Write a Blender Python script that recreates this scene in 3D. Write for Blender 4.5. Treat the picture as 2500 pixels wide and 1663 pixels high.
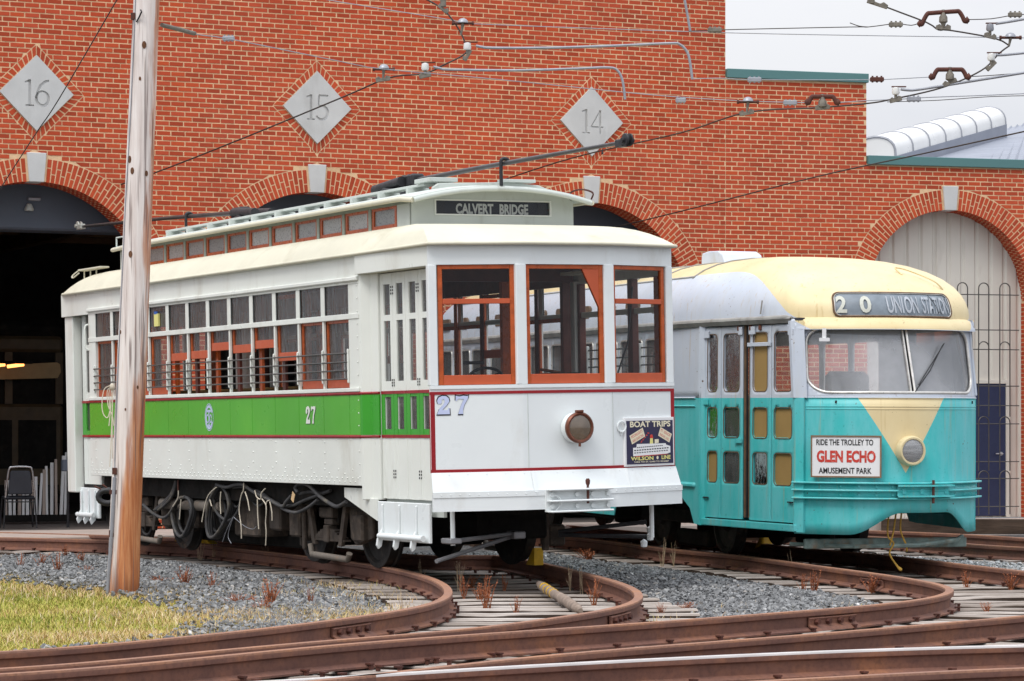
import bpy, bmesh, math, random
import numpy as np
from mathutils import Vector, Matrix
from mathutils.geometry import tessellate_polygon

for o in list(bpy.data.objects): bpy.data.objects.remove(o)
SC = bpy.context.scene
COL = SC.collection
R = math.radians
rnd = random.Random(7)

# ------------------------------------------------------------------ camera, light
F, HZ, CX, EYE = 7000.0, 1062.0, 1250.0, 1.27        # focal length and horizon of the photograph, in its own pixels
cam = bpy.data.cameras.new('camera'); camo = bpy.data.objects.new('camera', cam); COL.objects.link(camo)
camo.location = (0, 0, EYE); camo.rotation_euler = (R(90), 0, 0)
cam.sensor_width = 36; cam.lens = F / 2500 * 36; cam.shift_y = (HZ - 831.5) / 2500
cam.clip_start = 0.5; cam.clip_end = 3000
SC.camera = camo
W = bpy.data.worlds.new('World'); SC.world = W; W.use_nodes = True
wn, wl = W.node_tree.nodes, W.node_tree.links
wn.clear()
SUN_EL, SUN_AZ = 56, 216        # degrees; azimuth clockwise from +Y (behind the camera, to its left)
sky = wn.new('ShaderNodeTexSky'); sky.sky_type = 'NISHITA'; sky.sun_disc = False
sky.sun_elevation = R(SUN_EL); sky.sun_rotation = R(SUN_AZ); sky.dust_density = 4; sky.air_density = 1.2
hs = wn.new('ShaderNodeHueSaturation'); hs.inputs['Saturation'].default_value = 0.25
wl.new(sky.outputs[0], hs.inputs['Color'])
tc = wn.new('ShaderNodeTexCoord'); mp = wn.new('ShaderNodeMapping'); mp.inputs['Scale'].default_value = (1.5, 1.5, 5)
wl.new(tc.outputs['Generated'], mp.inputs['Vector'])
nz = wn.new('ShaderNodeTexNoise'); nz.inputs['Scale'].default_value = 3.0; nz.inputs['Detail'].default_value = 5
wl.new(mp.outputs[0], nz.inputs['Vector'])
rp = wn.new('ShaderNodeValToRGB'); wl.new(nz.outputs['Fac'], rp.inputs['Fac'])
rp.color_ramp.elements[0].position = .3; rp.color_ramp.elements[0].color = (5.2, 5.5, 6.25, 1)
rp.color_ramp.elements[1].position = .7; rp.color_ramp.elements[1].color = (6.9, 7.0, 7.3, 1)
# an overcast sky is about three times brighter overhead than at the horizon
sx_ = wn.new('ShaderNodeSeparateXYZ'); wl.new(tc.outputs['Generated'], sx_.inputs[0])
mr = wn.new('ShaderNodeMapRange'); mr.inputs['From Min'].default_value = 0; mr.inputs['From Max'].default_value = 1; mr.inputs['To Min'].default_value = .92; mr.inputs['To Max'].default_value = 2.75
wl.new(sx_.outputs['Z'], mr.inputs['Value'])
cie = wn.new('ShaderNodeMixRGB'); cie.blend_type = 'MULTIPLY'; cie.inputs[0].default_value = 1; wl.new(rp.outputs[0], cie.inputs[1]); wl.new(mr.outputs[0], cie.inputs[2])
mx = wn.new('ShaderNodeMixRGB'); mx.inputs['Fac'].default_value = .9
wl.new(hs.outputs[0], mx.inputs['Color1']); wl.new(cie.outputs[0], mx.inputs['Color2'])
bg = wn.new('ShaderNodeBackground'); bg.inputs['Strength'].default_value = 0.105
wo = wn.new('ShaderNodeOutputWorld'); wl.new(mx.outputs[0], bg.inputs['Color']); wl.new(bg.outputs[0], wo.inputs['Surface'])
sl = bpy.data.lights.new('sun', 'SUN'); sl.energy = 1.5; sl.angle = R(24); sl.color = (1, .965, .91)
so = bpy.data.objects.new('sun', sl); COL.objects.link(so)
sd = Vector((math.sin(R(SUN_AZ)) * math.cos(R(SUN_EL)), math.cos(R(SUN_AZ)) * math.cos(R(SUN_EL)), math.sin(R(SUN_EL))))
so.rotation_euler = sd.to_track_quat('Z', 'Y').to_euler(); so.location = sd * 60
SC.view_settings.view_transform = 'Standard'; SC.view_settings.look = 'None'
SC.view_settings.exposure = 0.16; SC.view_settings.gamma = 1
SC.render.engine = 'CYCLES'
try:
    SC.cycles.max_bounces = 8; SC.cycles.transparent_max_bounces = 24; SC.cycles.diffuse_bounces = 3
except Exception: pass

# ------------------------------------------------------------------ helpers
def at(px, py, Y):
    return Vector(((px - CX) / F * Y, Y, EYE + (HZ - py) / F * Y))
def gnd(px, py, z=0.0):
    Y = (EYE - z) * F / (py - HZ)
    return Vector(((px - CX) / F * Y, Y, z))
def empty(name, loc=(0, 0, 0), rot=(0, 0, 0), parent=None):
    o = bpy.data.objects.new(name, None); COL.objects.link(o); o.location = loc; o.rotation_euler = rot
    o.empty_display_size = .2
    if parent: o.parent = parent
    return o
def tag(o, label=None, cat=None, group=None, kind=None):
    if label: o['label'] = label
    if cat: o['category'] = cat
    if group: o['group'] = group
    if kind: o['kind'] = kind
    return o
def obj(name, me, parent=None, loc=None, rot=None):
    o = bpy.data.objects.new(name, me); COL.objects.link(o)
    if parent: o.parent = parent
    if loc is not None: o.location = loc
    if rot is not None: o.rotation_euler = rot
    return o
def frame_of(d):
    d = d.normalized(); a = Vector((0, 0, 1)) if abs(d.z) < .95 else Vector((1, 0, 0))
    s = d.cross(a).normalized(); return s, s.cross(d).normalized()
class MB:
    def __init__(s): s.v = []; s.f = []; s.m = []
    def add(s, vs, fs, mi=0, M4=None):
        b = len(s.v)
        s.v += [tuple((M4 @ Vector(v)) if M4 is not None else v) for v in vs]
        s.f += [tuple(b + i for i in f) for f in fs]; s.m += [mi] * len(fs); return s
    def box(s, x0, x1, y0, y1, z0, z1, mi=0, M4=None):
        v = [(x0,y0,z0),(x1,y0,z0),(x1,y1,z0),(x0,y1,z0),(x0,y0,z1),(x1,y0,z1),(x1,y1,z1),(x0,y1,z1)]
        return s.add(v, [(0,3,2,1),(4,5,6,7),(0,1,5,4),(1,2,6,5),(2,3,7,6),(3,0,4,7)], mi, M4)
    def prism(s, poly, d0, d1, ax='z', mi=0, M4=None):
        def P(a, b, d): return (a, b, d) if ax == 'z' else ((a, d, b) if ax == 'y' else (d, a, b))
        n = len(poly); v = [P(a, b, d0) for a, b in poly] + [P(a, b, d1) for a, b in poly]
        f = [(i, (i+1) % n, n + (i+1) % n, n + i) for i in range(n)]
        tr = tessellate_polygon([[Vector((a, b, 0)) for a, b in poly]])
        f += [tuple(t) for t in tr] + [tuple(n + i for i in reversed(t)) for t in tr]
        return s.add(v, f, mi, M4)
    def tube(s, pts, r, n=8, mi=0, closed=False, caps=True, M4=None):
        P = [Vector(p) for p in pts]; k = len(P); rr = r if hasattr(r, '__len__') else [r] * k
        vs = []; prev = None
        for i, p in enumerate(P):
            if closed: d = P[(i+1) % k] - P[i-1]
            else: d = P[min(i+1, k-1)] - P[max(i-1, 0)]
            if d.length < 1e-9: d = Vector((0, 0, 1))
            d.normalize()
            if prev is None: a, b = frame_of(d)
            else:
                a = prev - d * prev.dot(d)
                if a.length < 1e-6: a, b = frame_of(d)
                a.normalize(); b = a.cross(d)
            prev = a; b = d.cross(a)
            for j in range(n):
                t = 2 * math.pi * j / n; q = p + (a * math.cos(t) + b * math.sin(t)) * rr[i]; vs.append(tuple(q))
        fs = []
        for i in range(k if closed else k - 1):
            i2 = (i + 1) % k
            for j in range(n):
                j2 = (j + 1) % n; fs.append((i*n+j, i*n+j2, i2*n+j2, i2*n+j))
        if caps and not closed:
            fs.append(tuple(range(n-1, -1, -1))); fs.append(tuple((k-1)*n + j for j in range(n)))
        return s.add(vs, fs, mi, M4)
    def cyl(s, p0, p1, r0, r1=None, n=12, mi=0, M4=None):
        return s.tube([p0, p1], [r0, r0 if r1 is None else r1], n, mi, M4=M4)
    def lathe(s, prof, n=20, M4=None, mi=0):      # prof: (radius, height along z)
        vs = []; k = len(prof)
        for r_, z in prof:
            for j in range(n):
                t = 2*math.pi*j/n; vs.append((r_*math.cos(t), r_*math.sin(t), z))
        fs = [(i*n+j, i*n+(j+1) % n, (i+1)*n+(j+1) % n, (i+1)*n+j) for i in range(k-1) for j in range(n)]
        fs.append(tuple(range(n-1, -1, -1))); fs.append(tuple((k-1)*n+j for j in range(n)))
        return s.add(vs, fs, mi, M4)
    def grid(s, rows, mi=0, M4=None, closed=False):
        b = []; k = len(rows[0])
        for r_ in rows: b += [tuple(p) for p in r_]
        fs = []
        for i in range(len(rows)-1):
            for j in range(k if closed else k-1):
                j2 = (j+1) % k; fs.append((i*k+j, i*k+j2, (i+1)*k+j2, (i+1)*k+j))
        return s.add(b, fs, mi, M4)
    def build(s, name, mats, parent=None, smooth=None, bev=0, label=None, solid=0, seg=1):
        me = bpy.data.meshes.new(name); me.from_pydata(s.v, [], s.f)
        mats = mats if isinstance(mats, (list, tuple)) else [mats]
        for m in mats: me.materials.append(m)
        if len(mats) > 1: me.polygons.foreach_set('material_index', s.m)
        bm = bmesh.new(); bm.from_mesh(me); bmesh.ops.recalc_face_normals(bm, faces=bm.faces); bm.to_mesh(me); bm.free()
        if smooth is not None:
            me.polygons.foreach_set('use_smooth', [True] * len(me.polygons)); me.set_sharp_from_angle(angle=R(smooth))
        me.update()
        o = obj(name, me, parent)
        if solid:
            m = o.modifiers.new('solid', 'SOLIDIFY'); m.thickness = solid; m.offset = 0
        if bev:
            m = o.modifiers.new('bevel', 'BEVEL'); m.width = bev; m.segments = seg; m.limit_method = 'ANGLE'; m.angle_limit = R(40)
        if label: o['label'] = label
        return o
def B(name, mat, parent, x0, x1, y0, y1, z0, z1, bev=0, label=None):
    if 'glass' in mat.name:          # panes are single sheets
        if abs(y1-y0) < .01: y = (y0+y1)/2; return MB().add([(x0, y, z0), (x1, y, z0), (x1, y, z1), (x0, y, z1)], [(0, 1, 2, 3)]).build(name, mat, parent)
        if abs(x1-x0) < .01: x = (x0+x1)/2; return MB().add([(x, y0, z0), (x, y1, z0), (x, y1, z1), (x, y0, z1)], [(0, 1, 2, 3)]).build(name, mat, parent)
    return MB().box(x0, x1, y0, y1, z0, z1).build(name, mat, parent, bev=bev, label=label)
def spline(pts, n=8, closed=False):
    P = [Vector(p) for p in pts]; out = []; k = len(P)
    for i in range(k if closed else k-1):
        if closed: a, b, c, d = P[i-1], P[i], P[(i+1) % k], P[(i+2) % k]
        else: a, b, c, d = P[max(i-1, 0)], P[i], P[i+1], P[min(i+2, k-1)]
        for j in range(n):
            t = j / n
            out.append(.5*((2*b)+(c-a)*t+(2*a-5*b+4*c-d)*t*t+(3*b-a-3*c+d)*t**3))
    if not closed: out.append(P[-1].copy())
    return out
def lerp(a, b, t): return a + (b - a) * t
def sm(t): t = max(0, min(1, t)); return t*t*(3-2*t)
def children(o): return [c for c in bpy.data.objects if c.parent == o]
KIDS = {}
def copy_tree(o, parent=None):
    c = o.copy(); COL.objects.link(c); c.parent = parent
    for ch in list(o.children): copy_tree(ch, c)
    return c

# ------------------------------------------------------------------ materials
def nd(nt, t, **kw):
    n = nt.nodes.new(t)
    for k, v in kw.items():
        if k.startswith('i_'):
            key = k[2:]; key = int(key) if key.isdigit() else key.replace('_', ' ')
            n.inputs[key].default_value = v
        else: setattr(n, k, v)
    return n
def rgba(c): return (c[0], c[1], c[2], 1)
def ramp(nt, fac, stops):
    n = nt.nodes.new('ShaderNodeValToRGB'); e = n.color_ramp.elements
    e[0].position, e[0].color = stops[0][0], rgba(stops[0][1]) if hasattr(stops[0][1], '__len__') else (stops[0][1],)*3+(1,)
    e[1].position, e[1].color = stops[-1][0], rgba(stops[-1][1]) if hasattr(stops[-1][1], '__len__') else (stops[-1][1],)*3+(1,)
    for p, c in stops[1:-1]:
        x = e.new(p); x.color = rgba(c) if hasattr(c, '__len__') else (c, c, c, 1)
    nt.links.new(fac, n.inputs['Fac']); return n.outputs['Color']
def noise(nt, vec, scale=5, detail=4, rough=.55, stretch=(1, 1, 1), dist=0):
    m = nd(nt, 'ShaderNodeMapping'); m.inputs['Scale'].default_value = stretch; nt.links.new(vec, m.inputs['Vector'])
    n = nd(nt, 'ShaderNodeTexNoise', i_Scale=scale, i_Detail=detail, i_Roughness=rough, i_Distortion=dist)
    nt.links.new(m.outputs[0], n.inputs['Vector']); return n.outputs['Fac']
def mix(nt, fac, a, b, mode='MIX'):
    n = nd(nt, 'ShaderNodeMixRGB', blend_type=mode)
    for s, x in ((0, fac), (1, a), (2, b)):
        if isinstance(x, bpy.types.NodeSocket): nt.links.new(x, n.inputs[s])
        elif s == 0: n.inputs[0].default_value = x
        else: n.inputs[s].default_value = rgba(x)
    return n.outputs[0]
def math_(nt, op, a, b=None, clamp=False):
    n = nd(nt, 'ShaderNodeMath', operation=op, use_clamp=clamp)
    for s, x in ((0, a), (1, b)):
        if x is None: continue
        if isinstance(x, bpy.types.NodeSocket): nt.links.new(x, n.inputs[s])
        else: n.inputs[s].default_value = x
    return n.outputs[0]
def base_mat(name):
    m = bpy.data.materials.new(name); m.use_nodes = True; nt = m.node_tree; nt.nodes.clear()
    out = nd(nt, 'ShaderNodeOutputMaterial'); p = nd(nt, 'ShaderNodeBsdfPrincipled'); nt.links.new(p.outputs[0], out.inputs['Surface'])
    t = nd(nt, 'ShaderNodeTexCoord')
    return m, nt, p, t.outputs['Object']
def bumped(nt, p, h, strength=.3, dist=.01):
    b = nd(nt, 'ShaderNodeBump', i_Strength=strength, i_Distance=dist); nt.links.new(h, b.inputs['Height']); nt.links.new(b.outputs[0], p.inputs['Normal'])
def MAT(name, col, rough=.5, metal=0.0, var=.12, vs=4, dirt=None, bump=0, bs=40, bst=(1, 1, 1), spec=.4, rvar=.1):
    # dirt: (colour, amount 0..1, scale, stretch)
    m, nt, p, v = base_mat(name)
    f = noise(nt, v, vs, 5)
    lo = [c*(1-var) for c in col]; hi = [min(1, c*(1+var)) for c in col]
    c = ramp(nt, f, [(.3, lo), (.7, hi)])
    if dirt:
        dc, am, ds, st = dirt
        d = noise(nt, v, ds, 6, .65, st, .3)
        k = ramp(nt, d, [(.62 - .22*am, 0.0), (.80 - .16*am, min(1, .45+am*.55))])
        c = mix(nt, k, c, dc)
    nt.links.new(c, p.inputs['Base Color'])
    r_ = noise(nt, v, vs*2.3, 3)
    rr = nd(nt, 'ShaderNodeMapRange', i_From_Min=.3, i_From_Max=.7, i_To_Min=max(.05, rough-rvar), i_To_Max=min(1, rough+rvar)); nt.links.new(r_, rr.inputs['Value'])
    nt.links.new(rr.outputs[0], p.inputs['Roughness'])
    p.inputs['Metallic'].default_value = metal; p.inputs['Specular IOR Level'].default_value = spec
    if bump: bumped(nt, p, noise(nt, v, bs, 4, .6, bst), bump, .01)
    return m
GR = (.20, .19, .16)
m_white = MAT('white_paint', (.77, .79, .735), .36, var=.035, vs=1.5, dirt=((.52, .50, .42), .32, 2.2, (1, 1, .30)), bump=.16, bs=7)
m_white2 = MAT('front_white_paint', (.77, .81, .81), .34, var=.03, vs=1.2, dirt=((.60, .60, .56), .28, 2.4, (1, 1, .35)), bump=.22, bs=4)
m_cream = MAT('cream_canvas_roof', (.64, .61, .48), .62, var=.06, vs=2.2, dirt=((.42, .38, .27), .25, 2.5, (1, 1, 1)), bump=.18, bs=30)
m_sage = MAT('pale_sage_paint', (.55, .59, .55), .5, var=.05, vs=2, dirt=((.33, .33, .27), .25, 4, (1, 1, .4)), bump=.1, bs=12)
m_sagedk = MAT('clerestory_grey_paint', (.30, .34, .29), .55, var=.08, dirt=((.18, .17, .13), .3, 6, (1, 1, .4)))
m_green = MAT('bright_green_paint', (.085, .40, .030), .33, var=.10, vs=.9, dirt=((.16, .48, .04), .3, .9, (1, 1, 1)), bump=.07, bs=7)
m_green2 = MAT('door_green_paint', (.045, .34, .025), .35, var=.06)
m_red = MAT('dark_red_trim_paint', (.30, .010, .016), .35, var=.1)
m_orange = MAT('varnished_orange_wood', (.44, .085, .018), .32, var=.22, vs=9, dirt=((.23, .035, .012), .35, 14, (.2, 1, 1)), bump=.05)
m_orange2 = MAT('painted_orange_sash', (.50, .095, .035), .4, var=.08, vs=6)
m_brown = MAT('dark_brown_wood', (.115, .028, .016), .4, var=.3, vs=8, bump=.05)
m_seat = MAT('rattan_seat', (.20, .12, .045), .6, var=.25, vs=20)
m_black = MAT('black_iron', (.022, .022, .025), .5, var=.3, vs=10, bump=.2, bs=60)
m_bar = MAT('grey_guard_steel', (.11, .115, .11), .4, metal=.5, var=.15)
m_truck = MAT('dusty_truck_iron', (.060, .046, .036), .85, var=.4, vs=5, dirt=((.17, .125, .09), .45, 7, (1, 1, 1)), bump=.5, bs=30)
m_under = MAT('black_underframe', (.012, .011, .010), .85, var=.4, vs=5, spec=.15, dirt=((.05, .036, .026), .3, 4, (1, 1, 1)))
m_wheel = MAT('dull_wheel_steel', (.022, .019, .017), .7, metal=.1, var=.4, vs=6, dirt=((.12, .07, .04), .35, 8, (1, 1, 1)))
m_cable = MAT('dusty_rubber_cable', (.055, .054, .055), .7, var=.3, vs=6, dirt=((.20, .17, .12), .45, 5, (1, 1, 1)))
m_string = MAT('cream_string', (.62, .55, .44), .9, var=.15)
m_pipe = MAT('dusty_grey_pipe', (.20, .17, .14), .7, var=.25, vs=4, dirt=((.30, .14, .06), .3, 6, (1, 1, 1)))
m_rod = MAT('grey_steel_rod', (.28, .28, .29), .4, metal=.4, var=.15)
def rust(name, a, b, c, vs=6, st=(1, 1, 1), rough=.75):
    m, nt, p, v = base_mat(name)
    f = noise(nt, v, vs, 8, .65, st); g = noise(nt, v, vs*.35, 3, .5, st); k = noise(nt, v, vs*9, 4, .6, st)
    col = ramp(nt, f, [(.28, a), (.5, b), (.72, c)])
    col = mix(nt, ramp(nt, g, [(.42, 0.0), (.68, .75)]), col, a)
    col = mix(nt, ramp(nt, k, [(.45, 0.0), (.75, .45)]), col, (.055, .03, .028))
    nt.links.new(col, p.inputs['Base Color']); p.inputs['Roughness'].default_value = rough; p.inputs['Specular IOR Level'].default_value = .3
    bumped(nt, p, k, .25, .004); return m
m_rail = rust('rusty_rail_steel', (.135, .066, .052), (.205, .095, .066), (.30, .130, .066), 3.2)
m_railtop = rust('worn_rail_head', (.26, .14, .10), (.34, .17, .105), (.40, .185, .09), 4)
m_shine = MAT('polished_rail_head', (.66, .62, .60), .38, metal=.25, var=.12, vs=3)
m_bronze = rust('brown_iron_casting', (.06, .022, .016), (.10, .035, .025), (.14, .05, .03), 8)
def glass(name, tint=(1, 1, 1), gl=.10, rough=.03, wav=.0, haze=None):
    m = bpy.data.materials.new(name); m.use_nodes = True; nt = m.node_tree; nt.nodes.clear()
    out = nd(nt, 'ShaderNodeOutputMaterial'); tr = nd(nt, 'ShaderNodeBsdfTransparent'); tr.inputs[0].default_value = rgba(tint)
    g = nd(nt, 'ShaderNodeBsdfGlossy', i_Roughness=rough); g.inputs[0].default_value = (.62, .64, .66, 1)
    fr = nd(nt, 'ShaderNodeFresnel', i_IOR=1.5)
    k = math_(nt, 'ADD', fr.outputs[0], gl, True)
    v = nd(nt, 'ShaderNodeTexCoord').outputs['Object']
    base = tr.outputs[0]
    if haze:
        df = nd(nt, 'ShaderNodeBsdfDiffuse'); df.inputs[0].default_value = rgba(haze[0])
        hm = nd(nt, 'ShaderNodeMixShader'); nt.links.new(base, hm.inputs[1]); nt.links.new(df.outputs[0], hm.inputs[2])
        hf = noise(nt, v, haze[2], 5, .6, haze[3]); nt.links.new(ramp(nt, hf, [(.35, haze[1]*.6), (.7, min(1, haze[1]*1.4))]), hm.inputs[0])
        base = hm.outputs[0]
    mxs = nd(nt, 'ShaderNodeMixShader'); nt.links.new(k, mxs.inputs[0]); nt.links.new(base, mxs.inputs[1]); nt.links.new(g.outputs[0], mxs.inputs[2])
    if wav:
        b = nd(nt, 'ShaderNodeBump', i_Strength=wav, i_Distance=.02); nt.links.new(noise(nt, v, 9, 3, .5, (3, 3, .6)), b.inputs['Height'])
        nt.links.new(b.outputs[0], g.inputs['Normal'])
    nt.links.new(mxs.outputs[0], out.inputs['Surface']); return m
m_glass = glass('window_glass', (.96, .97, .97), .0)
m_oldglass = glass('old_wavy_glass', (.72, .72, .71), .03, .06, .5, ((.34, .32, .30), .20, 12, (2.5, 2.5, .35)))
m_darkglass = glass('sign_glass', (.97, .97, .98), .0, .04)
m_pccglass = glass('hazy_windscreen_glass', (.88, .9, .93), .05, .08, 0, ((.80, .81, .84), .30, .9, (1, 1, 1)))
m_lens = glass('amber_headlight_glass', (.80, .68, .52), .10, .08, 0, ((.40, .30, .20), .30, 6, (1, 1, 1)))
m_mesh, nt_, p_, v_ = base_mat('patterned_clerestory_glass')
_w = nd(nt_, 'ShaderNodeTexVoronoi', i_Scale=46); nt_.links.new(v_, _w.inputs['Vector'])
_o = nd(nt_, 'ShaderNodeObjectInfo'); _rv = ramp(nt_, _o.outputs['Random'], [(0, (.55, .55, .55)), (.5, (1, 1, 1)), (1, (1.25, 1.2, 1.15))])
nt_.links.new(mix(nt_, 1.0, ramp(nt_, _w.outputs['Distance'], [(.1, (.08, .085, .085)), (.45, (.34, .35, .35))]), _rv, 'MULTIPLY'), p_.inputs['Base Color']); p_.inputs['Roughness'].default_value = .3
m_board = MAT('tan_board_pane', (.34, .215, .075), .55, var=.08, vs=2.5)
m_lightpane = MAT('headlight_reflector', (.55, .55, .53), .2, metal=.8, var=.05)
m_signblack = MAT('roll_sign_cloth', (.020, .023, .032), .6, var=.2)
m_signwhite = MAT('sign_white_lettering', (.74, .76, .70), .6, var=.05)
m_plainwhite = MAT('white_board', (.80, .80, .80), .45, var=.02, vs=2)
m_inkblack = MAT('black_ink', (.02, .02, .022), .5, var=.1)
m_inkred = MAT('faded_red_ink', (.58, .045, .03), .5, var=.15, vs=25, dirt=((.80, .35, .28), .45, 40, (1, 1, 1)))
m_navy = MAT('poster_navy', (.025, .022, .065), .4, var=.1)
m_yell = MAT('poster_yellow', (.78, .72, .25), .5, var=.05)
m_pale = MAT('poster_cream', (.80, .74, .55), .5, var=.03)
m_number = MAT('pale_blue_numeral', (.52, .58, .80), .45, var=.04)
m_brass = MAT('worn_brass', (.15, .05, .028), .35, metal=.35, var=.35, vs=12)
m_yellowpaint = MAT('yellow_paint', (.62, .36, .01), .55, var=.2, vs=8, dirt=((.22, .14, .04), .4, 9, (1, 1, 1)))
m_rope = MAT('yellow_rope', (.55, .33, .06), .85, var=.2, vs=20)
# ---- brick
m_brick, nt_, p_, v_ = base_mat('red_brick')
_a = nd(nt_, 'ShaderNodeAttribute', attribute_name='tint'); _o = nd(nt_, 'ShaderNodeObjectInfo')
_s = math_(nt_, 'FRACT', math_(nt_, 'ADD', _a.outputs['Fac'], _o.outputs['Random']))
_c = ramp(nt_, _s, [(0, (.37, .054, .021)), (.35, (.49, .070, .026)), (.7, (.525, .082, .036)), (1, (.56, .085, .027))])
_n = noise(nt_, v_, 26, 5, .6, (.6, 1, 1.6)); _c = mix(nt_, ramp(nt_, _n, [(.4, 0.0), (.85, .4)]), _c, (.32, .05, .024))
_b = noise(nt_, v_, .45, 3); _c = mix(nt_, ramp(nt_, _b, [(.4, 0.0), (.75, .16)]), _c, (.52, .14, .09))
_b2 = noise(nt_, v_, 1.1, 5, .6, (1, 1, .45)); _c = mix(nt_, ramp(nt_, _b2, [(.48, 0.0), (.75, .42)]), _c, (.27, .050, .030))
nt_.links.new(_c, p_.inputs['Base Color']); p_.inputs['Roughness'].default_value = .85; p_.inputs['Specular IOR Level'].default_value = .2
bumped(nt_, p_, _n, .4, .004)
m_mortar = MAT('buff_mortar', (.76, .515, .31), .95, var=.12, vs=14, bump=.5, bs=120, dirt=((.50, .29, .16), .35, 1.2, (1, 1, 1)), spec=.1)
m_stone = MAT('pale_cast_stone', (.56, .56, .55), .85, var=.08, vs=2.5, bump=.15, bs=60, spec=.2, dirt=((.40, .39, .37), .3, 2.2, (1, 1, .4)))
m_coping = MAT('teal_metal_coping', (.085, .20, .20), .4, var=.06, vs=.8, spec=.5)
m_concrete = MAT('pale_concrete', (.46, .38, .33), .9, var=.12, vs=1.5, dirt=((.25, .19, .14), .35, 3, (1, 1, 1)), bump=.3, bs=50)
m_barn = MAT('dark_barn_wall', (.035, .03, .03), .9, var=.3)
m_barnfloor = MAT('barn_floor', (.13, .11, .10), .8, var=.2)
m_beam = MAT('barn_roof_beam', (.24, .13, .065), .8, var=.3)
m_header = MAT('blue_grey_door_header', (.095, .115, .15), .6, var=.12, vs=1)
m_ribbed = MAT('greige_ribbed_metal', (.66, .62, .55), .5, var=.03, vs=1.5, dirt=((.40, .36, .30), .15, 3, (1, 1, .2)))
m_bluedoor = MAT('navy_door_paint', (.022, .028, .075), .45, var=.1)
m_iron = MAT('grey_wrought_iron', (.075, .07, .065), .5, metal=.2, var=.2)
m_greyroof = MAT('grey_metal_roof', (.25, .27, .32), .5, var=.06, vs=1, dirt=((.22, .22, .24), .2, 2, (1, 1, 1)))
m_skyl = MAT('milky_skylight_panel', (.74, .74, .72), .35, var=.05, vs=1.5)
m_steel = MAT('galvanised_steel', (.32, .33, .36), .45, metal=.45, var=.12, vs=6)
m_wire = MAT('dull_copper_wire', (.055, .045, .04), .55, metal=.3, var=.2)
m_porc = MAT('white_porcelain', (.74, .74, .72), .25, var=.05)
m_clip = MAT('weathered_bronze_clip', (.19, .17, .14), .65, metal=.3, var=.3, vs=20)
m_tie, nt_, p_, v_ = base_mat('weathered_tie_wood_shaded_sides')
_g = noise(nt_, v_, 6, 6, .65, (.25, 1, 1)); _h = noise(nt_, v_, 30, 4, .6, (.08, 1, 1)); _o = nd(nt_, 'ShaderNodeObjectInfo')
_top = ramp(nt_, _g, [(.3, (.24, .20, .17)), (.55, (.44, .39, .35)), (.75, (.58, .53, .49))]); _shade = ramp(nt_, _g, [(.3, (.035, .024, .018)), (.7, (.10, .068, .05))])
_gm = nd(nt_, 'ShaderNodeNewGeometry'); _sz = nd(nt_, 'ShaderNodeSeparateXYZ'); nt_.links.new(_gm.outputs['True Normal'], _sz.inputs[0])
_c = mix(nt_, math_(nt_, 'GREATER_THAN', _sz.outputs[2], .75), _shade, _top)  # bleached tops; side faces painted dark to stand for shade
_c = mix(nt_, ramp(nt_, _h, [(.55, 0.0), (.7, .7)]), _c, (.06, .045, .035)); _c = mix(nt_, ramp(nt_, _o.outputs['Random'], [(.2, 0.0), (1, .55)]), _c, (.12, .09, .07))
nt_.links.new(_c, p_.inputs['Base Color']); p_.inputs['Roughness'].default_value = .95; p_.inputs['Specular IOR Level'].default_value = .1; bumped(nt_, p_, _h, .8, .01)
m_chairblk = MAT('black_vinyl', (.022, .024, .032), .55, var=.2)
m_chrome = MAT('dull_chrome', (.45, .45, .46), .3, metal=.9, var=.1)
# ------------------------------------------------------------------ lettering
_tcache = {}
def text_mesh(body, bold=0.0):
    if (body, bold) in _tcache: return _tcache[(body, bold)]
    cu = bpy.data.curves.new('t', 'FONT'); cu.body = body; cu.resolution_u = 3; cu.offset = bold
    o = bpy.data.objects.new('t', cu); COL.objects.link(o)
    dg = bpy.context.evaluated_depsgraph_get(); me = bpy.data.meshes.new_from_object(o.evaluated_get(dg))
    V = [tuple(v.co) for v in me.vertices]; Fc = [tuple(p.vertices) for p in me.polygons]
    bpy.data.objects.remove(o); bpy.data.curves.remove(cu); bpy.data.meshes.remove(me)
    xs = [v[0] for v in V]; ys = [v[1] for v in V]
    x0, x1, y0, y1 = min(xs), max(xs), min(ys), max(ys)
    V = [((v[0]-x0)/(x1-x0), (v[1]-y0)/(y1-y0)) for v in V]
    _tcache[(body, bold)] = (V, Fc); return V, Fc
def text(mb, body, x0, x1, z0, z1, fn, mi=0, bold=0.0, shear=0):
    # fn maps flat (x, z) to a 3-D point
    V, Fc = text_mesh(body, bold)
    mb.add([tuple(fn(lerp(x0, x1, a) + shear*b*(z1-z0), lerp(z0, z1, b))) for a, b in V], Fc, mi)
def ribbon(pts, w0, w1=None):
    # flat stroke along 2-D points; returns a polygon
    P = [Vector((a, b)) for a, b in pts]; n = len(P); L = []; Rr = []
    for i, p in enumerate(P):
        d = (P[min(i+1, n-1)] - P[max(i-1, 0)]).normalized(); q = Vector((-d.y, d.x))
        w = w0 if w1 is None else lerp(w0, w1, math.sin(math.pi*i/(n-1)))
        L.append(tuple(p + q*w/2)); Rr.append(tuple(p - q*w/2))
    return L + Rr[::-1]
def arc(cx, cy, rx, ry, a0, a1, n=14): return [(cx+rx*math.cos(R(lerp(a0, a1, i/n))), cy+ry*math.sin(R(lerp(a0, a1, i/n)))) for i in range(n+1)]
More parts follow.
